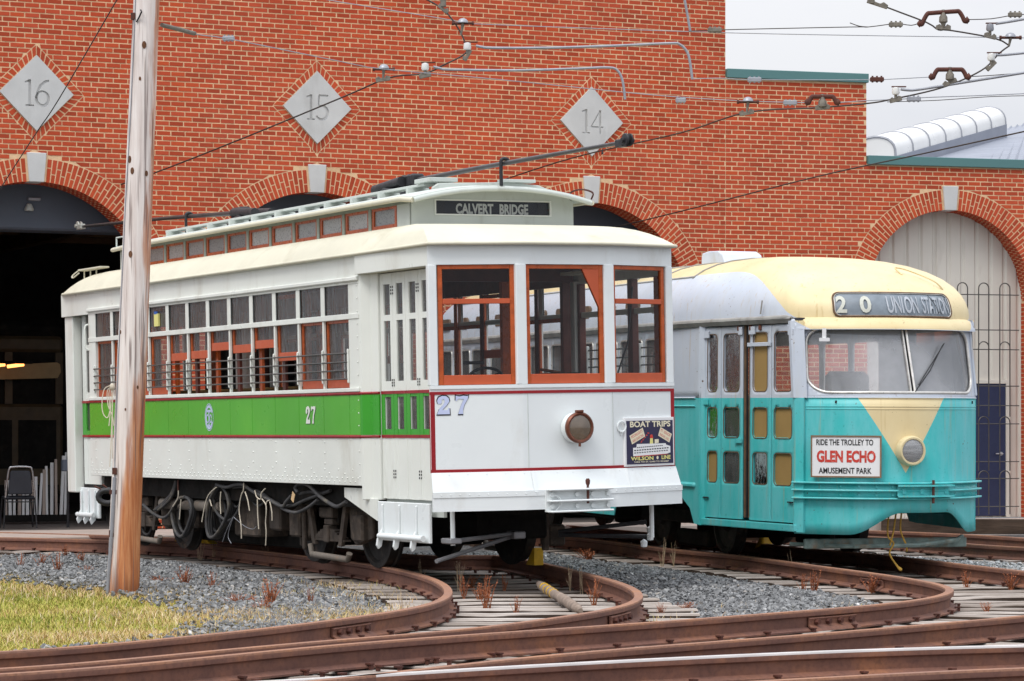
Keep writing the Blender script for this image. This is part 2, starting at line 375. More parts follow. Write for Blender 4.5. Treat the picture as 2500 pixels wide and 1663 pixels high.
NUM = {  # light serif numerals as strokes in a box 0..0.6 by 0..1
 '1': [([(.3, .0), (.3, 1)], .085, None), ([(.14, .02), (.46, .02)], .04, None), ([(.3, .97), (.12, .90)], .05, None)],
 '6': [(arc(.31, .30, .235, .275, 90, 450, 24), .05, .095), ([(.085, .33), (.12, .56), (.24, .80), (.42, .95), (.56, .99)], .05, .085)],
 '5': [([(.16, .98), (.54, .98)], .06, None), ([(.16, .98), (.14, .56)], .05, None), (arc(.27, .30, .25, .275, 118, -150, 18), .05, .095)],
 '4': [([(.46, .0), (.46, .98)], .075, None), ([(.46, .97), (.05, .28)], .045, None), ([(.05, .28), (.60, .28)], .045, None)],
}
SEVEN = [(.02, 1), (.0, .72), (.10, .72), (.16, .80), (.30, .84), (.50, .80), (.66, .82), (.44, .50), (.30, .22), (.20, .0), (.58, .0), (.58, .22), (.68, .48), (.98, .84), (1, 1), (.9, .97), (.62, 1), (.36, .96), (.16, .97), (.10, 1)]
TWO = [(.0, .0), (1, .0), (.98, .34), (.88, .34), (.84, .22), (.42, .24), (.78, .50), (.98, .70), (.92, .88), (.72, .99), (.42, 1), (.14, .92), (.02, .74), (.06, .58), (.26, .56), (.40, .66), (.36, .76), (.46, .84), (.58, .80), (.62, .68), (.50, .52), (.18, .30)]
def tri_poly(mb, poly, fn, mi=0):
    tr = tessellate_polygon([[Vector((a, b, 0)) for a, b in poly]]); mb.add([tuple(fn(a, b)) for a, b in poly], [tuple(t) for t in tr], mi)

# ------------------------------------------------------------------ ground
ALPHA, BETA = R(24.9), R(16.0)
CORNER = Vector((3.1764, 42.6774, 0))
def wall_local(px, py, al):
    u = (px-CX)/F; ca, sa = math.cos(al), math.sin(al)
    s = (u*CORNER.y-CORNER.x)/(ca-u*sa); Y = CORNER.y+s*sa
    return s, EYE+(HZ-py)/F*Y
m_ground, nt_, p_, v_ = base_mat('gravel_ground')
_v = nd(nt_, 'ShaderNodeTexVoronoi', i_Scale=24); nt_.links.new(v_, _v.inputs['Vector'])
_c = ramp(nt_, _v.outputs['Color'], [(0, (.045, .048, .052)), (.5, (.11, .115, .12)), (1, (.22, .22, .22))])
_n = noise(nt_, v_, .5, 4); _c = mix(nt_, ramp(nt_, _n, [(.5, 0.0), (.7, .5)]), _c, (.16, .115, .08))
nt_.links.new(_c, p_.inputs['Base Color']); p_.inputs['Roughness'].default_value = .95
bumped(nt_, p_, _v.outputs['Distance'], .9, .03)
g = MB(); g.add([(-1500, -600, -.215), (1500, -600, -.215), (1500, 2400, -.215), (-1500, 2400, -.215)], [(0, 1, 2, 3)])
tag(g.build('ground', m_ground), kind='structure')
# concrete apron in front of the barn and inside it
ap = MB()
def wpt(s, y, al): return CORNER + Vector((math.cos(al)*s-math.sin(al)*y, math.sin(al)*s+math.cos(al)*y, 0))
pl = [wpt(-14, -2.3, ALPHA), wpt(.4, -1.1, ALPHA), wpt(9, -1.1, BETA), wpt(9, .33, BETA), wpt(0, .33, BETA), wpt(-14, .33, ALPHA)]
ap.prism([(p.x, p.y) for p in pl], -.30, -.012)
tag(ap.build('concrete_apron', m_concrete, bev=.02), kind='structure')

# ------------------------------------------------------------------ tracks
PROF = [(.033, 0), (.036, -.012), (.034, -.040), (.010, -.052), (.009, -.118), (.066, -.140), (.066, -.152),
        (-.066, -.152), (-.066, -.140), (-.009, -.118), (-.010, -.052), (-.034, -.040), (-.036, -.012), (-.033, 0)]
def resample(P, step):
    out = [P[0]]; acc = 0
    for a, b in zip(P, P[1:]):
        L = (b-a).length
        while acc + L >= step:
            t = (step-acc)/L; a = a.lerp(b, t); out.append(a.copy()); L = (b-a).length; acc = 0
        acc += L
    return out
def smooth_path(pix, ext0=None, ext1=None, it=60):
    P = [gnd(x, y) for x, y in pix]
    if ext0: P = [Vector(e) for e in ext0] + P
    if ext1: P = P + [Vector(e) for e in ext1]
    P = resample(spline(P, 16), .14)
    for _ in range(it):
        P = [P[0]] + [(P[i-1]+P[i]*2+P[i+1])/4 for i in range(1, len(P)-1)] + [P[-1]]
    return resample(P, .22)
def offset(P, d):
    out = []
    for i, p in enumerate(P):
        t = (P[min(i+1, len(P)-1)]-P[max(i-1, 0)]).normalized(); out.append(p + Vector((-t.y, t.x, 0))*d)
    return out
pA = [(0, 1311), (215, 1317), (341, 1320), (478, 1327), (589, 1339), (718, 1353), (840, 1368), (948, 1384), (1031, 1403), (1081, 1423), (1100, 1441), (1094, 1459), (1060, 1477), (992, 1490), (902, 1502), (830, 1511), (718, 1527), (539, 1547), (359, 1563), (180, 1581), (0, 1598)]
pB = [(1189, 1350), (1279, 1366), (1347, 1379), (1440, 1402), (1512, 1421), (1552, 1438), (1568, 1452), (1564, 1466), (1534, 1481), (1476, 1492), (1369, 1506), (1261, 1522), (1117, 1541), (1009, 1550), (840, 1558), (539, 1587), (180, 1621), (0, 1639)]
pC = [(1660, 1344), (1732, 1348), (1840, 1359), (1983, 1380), (2127, 1398), (2235, 1414), (2299, 1425), (2335, 1436), (2341, 1445), (2306, 1456), (2235, 1468), (2127, 1479), (1983, 1490), (1840, 1499), (1660, 1515), (1369, 1534), (1189, 1546), (840, 1571), (539, 1600), (0, 1650)]
pE = [(2500, 1574), (2019, 1588), (1670, 1604), (1261, 1625), (830, 1650), (500, 1674)]
pG = [(2077, 1306), (2290, 1321), (2500, 1337)]
th27 = R(27.0); f27 = Vector((math.sin(th27), -math.cos(th27), 0)); l27 = Vector((math.cos(th27), math.sin(th27), 0))   # forward, right-in-picture
O27 = Vector((-.608, 28.03, 0))
thP = R(18.5); fP = Vector((math.sin(thP), -math.cos(thP), 0)); lP = Vector((math.cos(thP), math.sin(thP), 0))
OP = Vector((2.84, 31.7, 0))
rA = smooth_path(pA, ext0=[(-9.3, 36.2, 0)], ext1=[(-4.6, 16.2, 0), (-8, 15.3, 0)])
bk = [O27 + l27*.7175 + f27*a for a in (-6.5, -4.2)]
rB = smooth_path(pB, ext0=[(-7.6, 37.9, 0), (-6.0, 37.1, 0), bk[0], bk[1], O27 + l27*.7175 + f27*-1.5], ext1=[(-5.2, 14.6, 0), (-9, 13.4, 0)])
bp = [OP - lP*.7175 + fP*a for a in (-8.8, -6.2, -3)]
rC = smooth_path(pC, ext0=bp, ext1=[(-5.2, 14.2, 0), (-9, 13.1, 0)])
cC = offset(rC, .755)
rD = offset(rC, 1.505) if offset(rC, 1.0)[len(rC)//2].x > rC[len(rC)//2].x else offset(rC, -1.505)
if rD[len(rC)//2].x > rC[len(rC)//2].x and (offset(rC, .755)[len(rC)//2].x < rC[len(rC)//2].x): cC = offset(rC, -.755)
rE = smooth_path(pE, ext0=[(8.0, 18.6, 0)], ext1=[(-6, 12.6, 0)])
rF = offset(rE, 1.505); cE = offset(rE, .755)
if rF[len(rF)//2].y > rE[len(rE)//2].y: rF = offset(rE, -1.505); cE = offset(rE, -.755)
rG = smooth_path(pG, ext0=[(2.0, 39.6, 0), (3.2, 37.6, 0)], ext1=[(8.2, 30.3, 0), (12, 27.6, 0)])
rH = offset(rG, 1.505); cG = offset(rG, .755)
if rH[len(rH)//2].y < rG[len(rG)//2].y: rH = offset(rG, -1.505); cG = offset(rG, -.755)
mid = rA[len(rA)//3]
sgn = 1 if (offset(rA, .755)[len(rA)//2]).x > rA[len(rA)//2].x else -1
cA = offset(rA, .755*sgn)
CENTRES = [cA, cC, cE, cG]
def near_idx(P, q): return min(range(len(P)), key=lambda i: (P[i]-q).length_squared)
def rail_obj(P, parent, shiny=False):
    rows = []
    for i, p in enumerate(P):
        t = (P[min(i+1, len(P)-1)]-P[max(i-1, 0)]).normalized(); n = Vector((-t.y, t.x, 0))
        rows.append([p + n*a + Vector((0, 0, b)) for a, b in PROF])
    mb = MB(); k = len(PROF); n_ = len(rows)
    vs = [tuple(v) for r_ in rows for v in r_]; fs = []; ms = []
    for i in range(n_-1):
        for j in range(k):
            j2 = (j+1) % k; fs.append((i*k+j, i*k+j2, (i+1)*k+j2, (i+1)*k+j)); ms.append(1 if j in (k-1,) or j in (0, k-2) else 0)
    mb.v = vs; mb.f = fs; mb.m = ms
    o = mb.build('rail', [m_rail, m_shine if shiny else m_railtop], parent, smooth=50)
    return o
tie_me = {}
def tie_mesh(i):
    if i not in tie_me:
        r_ = random.Random(i); mb = MB(); L = r_.uniform(2.35, 2.6); w = r_.uniform(.19, .23)
        n = 6; rows = []
        for j in range(n+1):
            x = lerp(-L/2, L/2, j/n); dz = r_.uniform(-.012, .006); dy = r_.uniform(-.008, .008)
            rows.append([(x, -w/2+dy, -.31), (x, w/2+dy, -.31), (x, w/2+dy, -.163+dz), (x, w/2-.02+dy, -.153+dz*.5), (x, -w/2+.02+dy, -.153+dz*.5), (x, -w/2+dy, -.163+dz)])
        mb.grid(rows, closed=True); b = len(mb.v)
        mb.f += [(5, 4, 3, 2, 1, 0), tuple(b-6+i_ for i_ in range(6))]; mb.m += [0, 0]
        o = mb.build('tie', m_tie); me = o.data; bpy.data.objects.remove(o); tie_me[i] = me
    return tie_me[i]
def joint(P, q, parent, side):
    i = near_idx(P, q); i = max(2, min(len(P)-3, i)); p = P[i]; t = (P[i+1]-P[i-1]).normalized(); a = math.atan2(t.y, t.x)
    M4 = Matrix.Translation(p) @ Matrix.Rotation(a, 4, 'Z')
    mb = MB(); s = side
    mb.prism([(s*.010, -.050), (s*.040, -.056), (s*.030, -.075), (s*.028, -.105), (s*.070, -.132), (s*.085, -.150), (s*.070, -.150), (s*.012, -.115)], -.30, .30, ax='x')
    o = mb.build('joint_bar', m_rail, parent, bev=.003)
    o.matrix_local = M4
    for x in (-.22, -.075, .075, .22):
        MB().cyl((x, s*.028, -.085), (x, s*.062, -.085), .022, n=6).build('bolt', m_bronze, o, smooth=40)
def track(label, rails, centre, joints=(), shiny=None, step=.55, seed=1, tiecond=None):
    root = empty('railway_track', tuple(centre[len(centre)//2])); off = Vector(root.location)
    r_ = random.Random(seed)
    tag(root, label, 'railway track', 'curved tracks in front of the barn')
    ros = []
    for i, P in enumerate(rails):
        ros.append(rail_obj([p-off for p in P], root, shiny == i))
    C = resample(centre, step); sp = MB()
    for i in range(1, len(C)-1):
        t = (C[i+1]-C[i-1]).normalized(); a = math.atan2(t.y, t.x) + math.pi/2 + r_.uniform(-.03, .03)
        if tiecond and not tiecond(C[i]): continue
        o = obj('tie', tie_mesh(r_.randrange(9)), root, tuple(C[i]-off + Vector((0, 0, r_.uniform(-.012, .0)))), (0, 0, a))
        for s in (-.7525, .7525):
            for e in (-.078, .078):
                q = C[i] + Vector((-t.y, t.x, 0))*(s+e) - off
                M4 = Matrix.Translation(q) @ Matrix.Rotation(math.atan2(t.y, t.x), 4, 'Z')
                sg = -1 if e > 0 else 1
                sp.box(-.011, .011, -.011, .011, -.16, -.128, M4=M4); sp.box(-.017, .017, min(-.014, sg*.034), max(.014, sg*.034), -.131, -.121, M4=M4)
    tag(sp.build('spikes', m_bronze, root), kind='stuff')
    for k, px, py, side in joints: joint([p-off for p in rails[k]], gnd(px, py)-off, root, side)
    return root
track('rusty curved track under the white and green tram', [rA, rB], cA, [(0, 855, 1508, 1), (0, 915, 1378, 1), (1, 1520, 1484, 1)], seed=3)
track('rusty curved track under the turquoise tram, sweeping left across the foreground', [rC, rD], cC, [(0, 2040, 1486, 1), (0, 2140, 1400, -1)], seed=5)
track('nearest track along the bottom edge with one polished rail head', [rE, rF], cE, [], shiny=0, seed=8)
track('straight far track on white gravel right of the turquoise tram', [rG, rH], cG, [], seed=9)

# ------------------------------------------------------------------ lawn and ballast
lawn_px = [(-420, 1388), (0, 1398), (130, 1410), (260, 1430), (420, 1447), (530, 1461), (640, 1488), (740, 1516), (700, 1560), (539, 1590), (359, 1610), (180, 1630), (0, 1650), (-420, 1690)]
LAWN = [gnd(x, y, -.17) for x, y in lawn_px]
LP = np.array([(p.x, p.y) for p in LAWN])
def inside(P, poly):
    x, y = P[:, 0], P[:, 1]; r_ = np.zeros(len(P), bool); n = len(poly)
    for i in range(n):
        x0, y0 = poly[i]; x1, y1 = poly[(i+1) % n]
        c = ((y0 > y) != (y1 > y)) & (x < (x1-x0)*(y-y0)/(y1-y0+1e-12)+x0); r_ ^= c
    return r_
def edge_dist(P, poly):
    d = np.full(len(P), 1e9); n = len(poly)
    for i in range(n):
        a = np.array(poly[i]); b = np.array(poly[(i+1) % n]); ab = b-a
        t = np.clip(((P-a)@ab)/(ab@ab), 0, 1); d = np.minimum(d, np.linalg.norm(P-(a+t[:, None]*ab), axis=1))
    return d
m_lawn = MAT('lawn_soil', (.20, .17, .055), .95, var=.3, vs=3, dirt=((.27, .17, .075), .5, 1.5, (1, 1, 1)))
lw = MB(); lw.prism([(p.x, p.y) for p in LAWN], -.30, -.196)
tag(lw.build('lawn', m_lawn), kind='structure')
cpts = [np.array([(p.x, p.y) for p in resample(c, .3)]) for c in CENTRES]
def track_dist(P):
    d = np.full(len(P), 1e9)
    for c in cpts:
        for i in range(0, len(P), 4000):
            q = P[i:i+4000]; d[i:i+4000] = np.minimum(d[i:i+4000], np.sqrt(((q[:, None, :]-c[None])**2).sum(2).min(1)))
    return d
rs = np.random.RandomState(4)
def scatter(n, y0, y1, margin=1.0):
    Y = rs.uniform(y0, y1, n); X = rs.uniform(-1, 1, n)*(Y*1250/F+margin); return np.stack([X, Y], 1)
def set_attr(me, name, vals, per):
    a = me.attributes.new(name, 'FLOAT', 'POINT'); a.data.foreach_set('value', np.repeat(vals, per).astype(np.float32))
m_stones, nt_, p_, v_ = base_mat('crushed_ballast')
_a = nd(nt_, 'ShaderNodeAttribute', attribute_name='tint')
_c = ramp(nt_, _a.outputs['Fac'], [(0, (.095, .097, .10)), (.4, (.215, .218, .22)), (.75, (.34, .345, .345)), (.9, (.36, .32, .27)), (1, (.66, .65, .64))])
_n = noise(nt_, v_, 40, 4); _c = mix(nt_, ramp(nt_, _n, [(.4, 0.0), (.7, .4)]), _c, (.09, .085, .08))
nt_.links.new(_c, p_.inputs['Base Color']); p_.inputs['Roughness'].default_value = .9
def stones(name, P, z, size, tint):
    n = len(P); base = np.array([(1, 0, 0), (0, 1, 0), (-1, 0, 0), (0, -1, 0), (0, 0, 1), (0, 0, -1), (.6, .6, .55), (-.6, -.55, .6)], float)
    fc = np.array([(0, 6, 4), (6, 1, 4), (1, 2, 4), (2, 7, 4), (7, 3, 4), (3, 0, 4), (0, 1, 6), (2, 3, 7), (1, 0, 5), (2, 1, 5), (3, 2, 5), (0, 3, 5)])
    V = base[None]*(1+rs.uniform(-.35, .35, (n, 8, 1)))*rs.uniform(.65, 1.25, (n, 1, 3))*size[:, None, None]
    V[:, :, 2] *= .75
    a = rs.uniform(0, 6.283, n); b = rs.normal(0, .5, n)
    ca, sa, cb, sb = np.cos(a), np.sin(a), np.cos(b), np.sin(b)
    x, y, zz = V[..., 0].copy(), V[..., 1].copy(), V[..., 2].copy()
    y2 = y*cb[:, None]-zz*sb[:, None]; z2 = y*sb[:, None]+zz*cb[:, None]
    V[..., 0] = x*ca[:, None]-y2*sa[:, None]+P[:, 0:1]; V[..., 1] = x*sa[:, None]+y2*ca[:, None]+P[:, 1:2]; V[..., 2] = z2+z[:, None]
    Fc = (fc[None]+(np.arange(n)*8)[:, None, None]).reshape(-1, 3)
    me = bpy.data.meshes.new(name); me.vertices.add(n*8); me.vertices.foreach_set('co', V.reshape(-1).astype(np.float32))
    me.loops.add(len(Fc)*3); me.loops.foreach_set('vertex_index', Fc.reshape(-1).astype(np.int32))
    me.polygons.add(len(Fc)); me.polygons.foreach_set('loop_start', np.arange(len(Fc), dtype=np.int32)*3)
    me.update(calc_edges=True); me.validate(); me.shade_flat()
    set_attr(me, 'tint', tint, 8); me.materials.append(m_stones); return obj(name, me)
def vnoise(P, s, seed):
    r_ = np.random.RandomState(seed); k = r_.normal(0, 1, (6, 2))*s; ph = r_.uniform(0, 6.28, 6)
    return sum(np.sin(P@k[i]+ph[i]) for i in range(6))/3.5
P = np.concatenate([scatter(76000, 14.4, 24), scatter(60000, 24, 34, 1.2)])
ins = inside(P, LP); ed = edge_dist(P, LP); td = track_dist(P)
apron = np.array([((p.x), (p.y)) for p in pl]); ina = inside(P, apron)
keep = ~ina & ~(ins & (ed > .9*rs.uniform(0, 1, len(P))))
intr = td < 1.22
keep &= ~(intr & (rs.uniform(0, 1, len(P)) < .72))
bare = vnoise(P, .8, 2) + .0
P, td, intr = P[keep], td[keep], intr[keep]
z = np.where(intr, -.222, -.183) + .018*vnoise(P, 1.5, 5) + rs.normal(0, .006, len(P)) + np.where(~intr, .045*np.clip((td-1.25)/.5, 0, 1), 0)
size = rs.uniform(.010, .030, len(P))
light = np.clip((P[:, 0]-3.2)/1.2, 0, 1)*np.clip((P[:, 1]-26.0)/1.5, 0, 1)
tint = np.clip(rs.beta(1.3, 2.2, len(P))*.95 + light*.55 + (rs.uniform(0, 1, len(P)) > .985)*.6, 0, 1)
tag(stones('ballast_stones', P, z, size, tint), 'dark grey crushed ballast stones between and beside the tracks', 'ballast', kind='stuff')
# ---- grass blades
m_blade, nt_, p_, v_ = base_mat('winter_grass')
_a = nd(nt_, 'ShaderNodeAttribute', attribute_name='tint')
_c = ramp(nt_, _a.outputs['Fac'], [(0, (.13, .18, .025)), (.3, (.30, .32, .05)), (.55, (.50, .46, .11)), (.78, (.56, .42, .17)), (.9, (.48, .28, .12)), (1, (.66, .54, .36))])
nt_.links.new(_c, p_.inputs['Base Color']); p_.inputs['Roughness'].default_value = .8; p_.inputs['Specular IOR Level'].default_value = .2
def blades(name, P, z, h, tint, w=.0034, lean=1.2):
    n = len(P); a = rs.uniform(0, 6.283, n); ln = rs.uniform(.1, lean, n)
    d = np.stack([np.cos(a), np.sin(a)], 1); s = np.stack([-d[:, 1], d[:, 0]], 1)*w
    V = np.zeros((n, 5, 3))
    for k, (t, ww) in enumerate(((0, 1), (0, -1), (.55, .8), (.55, -.8), (1, 0))):
        V[:, k, :2] = P + d*(ln*h*(t**1.7))[:, None] + s*ww
        V[:, k, 2] = z + h*t*(1-.25*ln*t)
    fc = np.array([(0, 1, 3), (0, 3, 2), (2, 3, 4)]); Fc = (fc[None]+(np.arange(n)*5)[:, None, None]).reshape(-1, 3)
    me = bpy.data.meshes.new(name); me.vertices.add(n*5); me.vertices.foreach_set('co', V.reshape(-1).astype(np.float32))
    me.loops.add(len(Fc)*3); me.loops.foreach_set('vertex_index', Fc.reshape(-1).astype(np.int32))
    me.polygons.add(len(Fc)); me.polygons.foreach_set('loop_start', np.arange(len(Fc), dtype=np.int32)*3)
    me.update(calc_edges=True); set_attr(me, 'tint', tint, 5); me.materials.append(m_blade); return obj(name, me)
P = scatter(330000, 17, 31, 1.5); ins = inside(P, LP); ed = edge_dist(P, LP); P, ed = P[ins], ed[ins]
k = (track_dist(P) > .80) & (rs.uniform(0, 1, len(P)) < np.clip(.12+ed/.9+.3*vnoise(P, 2.0, 21), 0, 1)); P, ed = P[k], ed[k]
patch = vnoise(P, .9, 11)*.5 + vnoise(P, 2.6, 12)*.5 + .25*vnoise(P, 7, 13)
tint = np.clip(.44 + .30*patch + rs.normal(0, .20, len(P)) + .35*np.clip(1-ed/.9, 0, 1), 0, 1)
hh = rs.uniform(.022, .062, len(P))*(1+.3*patch)
tag(blades('lawn_grass', P, np.full(len(P), -.19), hh, tint), 'yellow green winter grass around the wooden pole', 'grass', kind='stuff')
# dry straw along the edges of the ballast
S = []
for cx_, cy_, sx, sy, n in ((-2.0, 22.6, 1.3, 1.3, 9000), (-3.6, 26.6, 1.8, 1.2, 6000), (-1.0, 21.6, .8, 1.6, 5000), (-2.6, 20.2, 1.2, .6, 5000), (-2.6, 25.4, 1.6, .7, 2000), (-5.2, 28.5, 1.3, .8, 1500), (-.3, 20.0, .8, .5, 700), (3.4, 22.5, .8, .9, 500), (.6, 22.2, .7, .8, 450), (2.6, 23.4, .7, .7, 350), (-1.9, 27.2, 1.2, .5, 500)):
    S.append(np.stack([rs.normal(cx_, sx*.55, n), rs.normal(cy_, sy*.55, n)], 1))
P = np.concatenate(S)
tint = np.clip(rs.normal(.88, .14, len(P)), 0, 1); ok = track_dist(P) > .85; P, tint = P[ok], tint[ok]
tag(blades('dry_straw', P, np.full(len(P), -.20), rs.uniform(.03, .12, len(P)), tint, .003, 1.4), 'sparse dry straw on the ballast edges', 'dry grass', kind='stuff')
# ------------------------------------------------------------------ brick car barn
barn = empty('brick_car_barn', tuple(CORNER))
tag(barn, 'red brick car barn with numbered round-arched bays and teal copings', 'building')
COURSE, BL, JT = .0677, .2031, .0155
RO, RI, CZ = 1.94, 1.63, 3.02
BAYS = [(-10.5, '16'), (-6.50, '15'), (-2.23, '14')]
def circle_cut(c, cz, ro, ri):
    def f(z):
        if z <= cz: return (c-ri-.004, c+ri+.004)
        d = (ro+.014)**2-(z-cz)**2
        return (c-math.sqrt(d), c+math.sqrt(d)) if d > 0 else None
    return f
def diamond_cut(c, cz, h):
    def f(z):
        d = h-abs(z-cz); return (c-d, c+d) if d > 0 else None
    return f
def key_cut(c, z0, z1, w0, w1):
    def f(z):
        if z0-.01 <= z <= z1+.008:
            w = lerp(w0, w1, (z-z0)/(z1-z0))+.012; return (c-w, c+w)
        return None
    return f
def lay(x0, x1f, z0, z1f, cuts, seed):
    # yields (bl, br, tr, tl, zb, zt, full)
    r_ = random.Random(seed); n = int(round((9-z0)/COURSE))
    for i in range(n):
        zb, zt = z0+i*COURSE, z0+(i+1)*COURSE-JT
        if zb > z1f(x0)+3: break
        x = x0 - (BL/2 if i % 2 else 0) - .02*(i % 3 == 0)
        while x < x1f - .01:
            a, b = max(x0, x + r_.uniform(-.003, .003)), min(x+BL-JT + r_.uniform(-.003, .003), x1f); x += BL
            if b-a < .015: continue
            if zt > z1f((a+b)/2): continue
            pieces = [[a, b, b, a, True]]
            for c in cuts:
                lo, hi = c(zb), c(zt)
                if lo is None and hi is None: continue
                if lo is None: lo = ((hi[0]+hi[1])/2,)*2 if hi[1]-hi[0] < .3 else hi
                if hi is None: hi = ((lo[0]+lo[1])/2,)*2 if lo[1]-lo[0] < .3 else lo
                new = []
                for bl, br, tr, tl, fl in pieces:
                    if max(br, tr) <= min(lo[0], hi[0]) or min(bl, tl) >= max(lo[1], hi[1]): new.append([bl, br, tr, tl, fl]); continue
                    l_ = [bl, min(br, lo[0]), min(tr, hi[0]), tl, False]; q = [max(bl, lo[1]), br, tr, max(tl, hi[1]), False]
                    for p in (l_, q):
                        if (p[1]-p[0]) + (p[2]-p[3]) > .012 and p[1]-p[0] > -.02 and p[2]-p[3] > -.02:
                            p[1] = max(p[1], p[0]+.002); p[2] = max(p[2], p[3]+.002); new.append(p)
                pieces = new
            for bl, br, tr, tl, fl in pieces: yield bl, br, tr, tl, zb, zt, fl
def brick_faces(vs, fs, ts, quad, y0, y1, t):
    b = len(vs)
    vs += [(x, y0, z) for x, z in quad] + [(x, y1, z) for x, z in quad]
    fs += [(b, b+1, b+2, b+3), (b+1, b, b+4, b+5), (b+2, b+1, b+5, b+6), (b+3, b+2, b+6, b+7), (b, b+3, b+7, b+4)]
    ts += [t]*8
def finish(name, vs, fs, ts, parent):
    me = bpy.data.meshes.new(name); me.from_pydata(vs, [], fs); me.materials.append(m_brick)
    a = me.attributes.new('tint', 'FLOAT', 'POINT'); a.data.foreach_set('value', np.array(ts, np.float32))
    bm = bmesh.new(); bm.from_mesh(me); bmesh.ops.recalc_face_normals(bm, faces=bm.faces); bm.to_mesh(me); bm.free(); me.update()
    return tag(obj(name, me, parent), kind='stuff')
bfull = MB().box(0, BL-JT, -.004, .05, 0, COURSE-JT).build('brick', m_brick); BRICK_ME = bfull.data; bpy.data.objects.remove(bfull)
def ring(vs, fs, ts, c, cz, ri, ro, keyw, r_):
    n = int(math.pi*(ri+ro)/2/.0677); da = math.pi/n; split = ri+(ro-ri)*.37
    for i in range(n):
        a0 = i*da+da*.13; a1 = (i+1)*da-da*.13; am = (a0+a1)/2
        if abs(am-math.pi/2)*(ri+ro)/2 < keyw+.03: continue
        parts = [(ri, split-JT/2), (split+JT/2, ro)] if i % 2 else [(ri, ro-(ro-ri)*.37-JT/2), (ro-(ro-ri)*.37+JT/2, ro)]
        for p0, p1 in parts:
            q = [(c+p*math.cos(a), cz+p*math.sin(a)) for p, a in ((p0, a1), (p0, a0), (p1, a0), (p1, a1))]
            brick_faces(vs, fs, ts, q, -.004, .094, r_.random())
    for L in range(3):          # bricks of the soffit, deeper into the wall
        sh = da*.5 if L % 2 == 0 else 0
        for i in range(n):
            a0 = i*da+da*.13+sh; a1 = (i+1)*da-da*.13+sh
            q = [(c+p*math.cos(a), cz+p*math.sin(a)) for p, a in ((ri, a1), (ri, a0), (ri+.06, a0), (ri+.06, a1))]
            brick_faces(vs, fs, ts, q, .106+L*.11, .204+L*.11, r_.random())
def jambs(vs, fs, ts, c, cz, ri, r_):
    i = 0; z = 0
    while z < cz-.03:
        zt = min(z+COURSE-JT, cz-.01)
        for s in (-1, 1):
            for y0, y1 in (((.052, .20), (.212, .42)) if i % 2 else ((.052, .10), (.112, .30), (.312, .42))):
                x = c+s*ri; q = [(min(x, x+s*.1), z), (max(x, x+s*.1), z), (max(x, x+s*.1), zt), (min(x, x+s*.1), zt)]
                brick_faces(vs, fs, ts, q, y0, y1, r_.random())
        z += COURSE; i += 1
def mortar(name, outline, arches, parent, al):
    # outline: wall polygon given bottom-left .. ; notches cut from below
    mb = MB(); x0, x1, top = outline; poly = [(x0, 0)]
    for c, cz, ri in arches:
        poly += [(c-ri-.006, 0), (c-ri-.006, cz)] + [(c+(ri+.006)*math.cos(R(a)), cz+(ri+.006)*math.sin(R(a))) for a in range(174, 0, -6)] + [(c+ri+.006, cz), (c+ri+.006, 0)]
    poly += [(x1, 0)] + top
    tr = tessellate_polygon([[Vector((a, b, 0)) for a, b in poly]])
    mb.add([(a, .0, b) for a, b in poly], [tuple(t) for t in tr])
    for c, cz, ri in arches:
        pr = [(c-ri-.006, 0), (c-ri-.006, cz)] + [(c+(ri+.006)*math.cos(R(a)), cz+(ri+.006)*math.sin(R(a))) for a in range(174, 0, -6)] + [(c+ri+.006, cz), (c+ri+.006, 0)]
        for (a, b), (d, e) in zip(pr, pr[1:]): mb.add([(a, .0, b), (d, .0, e), (d, .42, e), (a, .42, b)], [(0, 1, 2, 3)])
    mb.add([(x0, .42, 0), (x0, .42, top[-1][1]), (x0, .006, top[-1][1]), (x0, .006, 0)], [(0, 1, 2, 3)])
    for (a, b), (d, e) in zip([(x1, 0)]+top, top): mb.add([(a, .0, b), (d, .0, e), (d, .42, e), (a, .42, b)], [(0, 1, 2, 3)])
    o = mb.build(name, m_mortar, parent); o.rotation_euler = (0, 0, al); return o
# main facade
main = mortar('front_wall', (-14, 0, [(0, 8.3), (-14, 8.3)]), [(c, CZ, RI) for c, _ in BAYS], barn, ALPHA)
cuts = []
for c, _ in BAYS: cuts += [circle_cut(c, CZ, RO, RI), diamond_cut(c, 5.83, .665), key_cut(c, 4.64, 5.04, .10, .135)]
vs, fs, ts = [], [], []; r_ = random.Random(2); cand = []
for bl, br, tr, tl, zb, zt, fl in lay(-14.0, -.004, 0, lambda x: 8.3, cuts, 1):
    if fl and br-bl > .18:
        pmid = wpt((bl+br)/2, 0, ALPHA); u = CX+F*pmid.x/pmid.y; vv = HZ-F*((zb+zt)/2-EYE)/pmid.y
        vis = 0 < u < 2500 and 0 < vv < 1250 and not (280 < u < 385) and not (vv > 600-.3*(u-330) and u < 900)
        if vis: cand.append((pmid.y, bl, zb, len(vs))); 
    brick_faces(vs, fs, ts, [(bl, zb), (br, zb), (tr, zt), (tl, zt)], r_.uniform(-.006, -.001), .05, r_.random())
cand.sort(); pick = cand[:300]; drop = set(p[3] for p in pick)
kf = [f for f in fs if (min(f)//8)*8 not in drop]
keepv = [i for i in range(len(vs)) if (i//8)*8 not in drop]; idx = {k: i for i, k in enumerate(keepv)}
vs2 = [vs[k] for k in keepv]; ts2 = [ts[k] for k in keepv]; fs2 = [tuple(idx[i] for i in f) for f in kf]
for _, bl, zb, _ in pick: obj('brick', BRICK_ME, main, (bl, r_.uniform(-.002, .002), zb))
vs, fs, ts = vs2, fs2, ts2
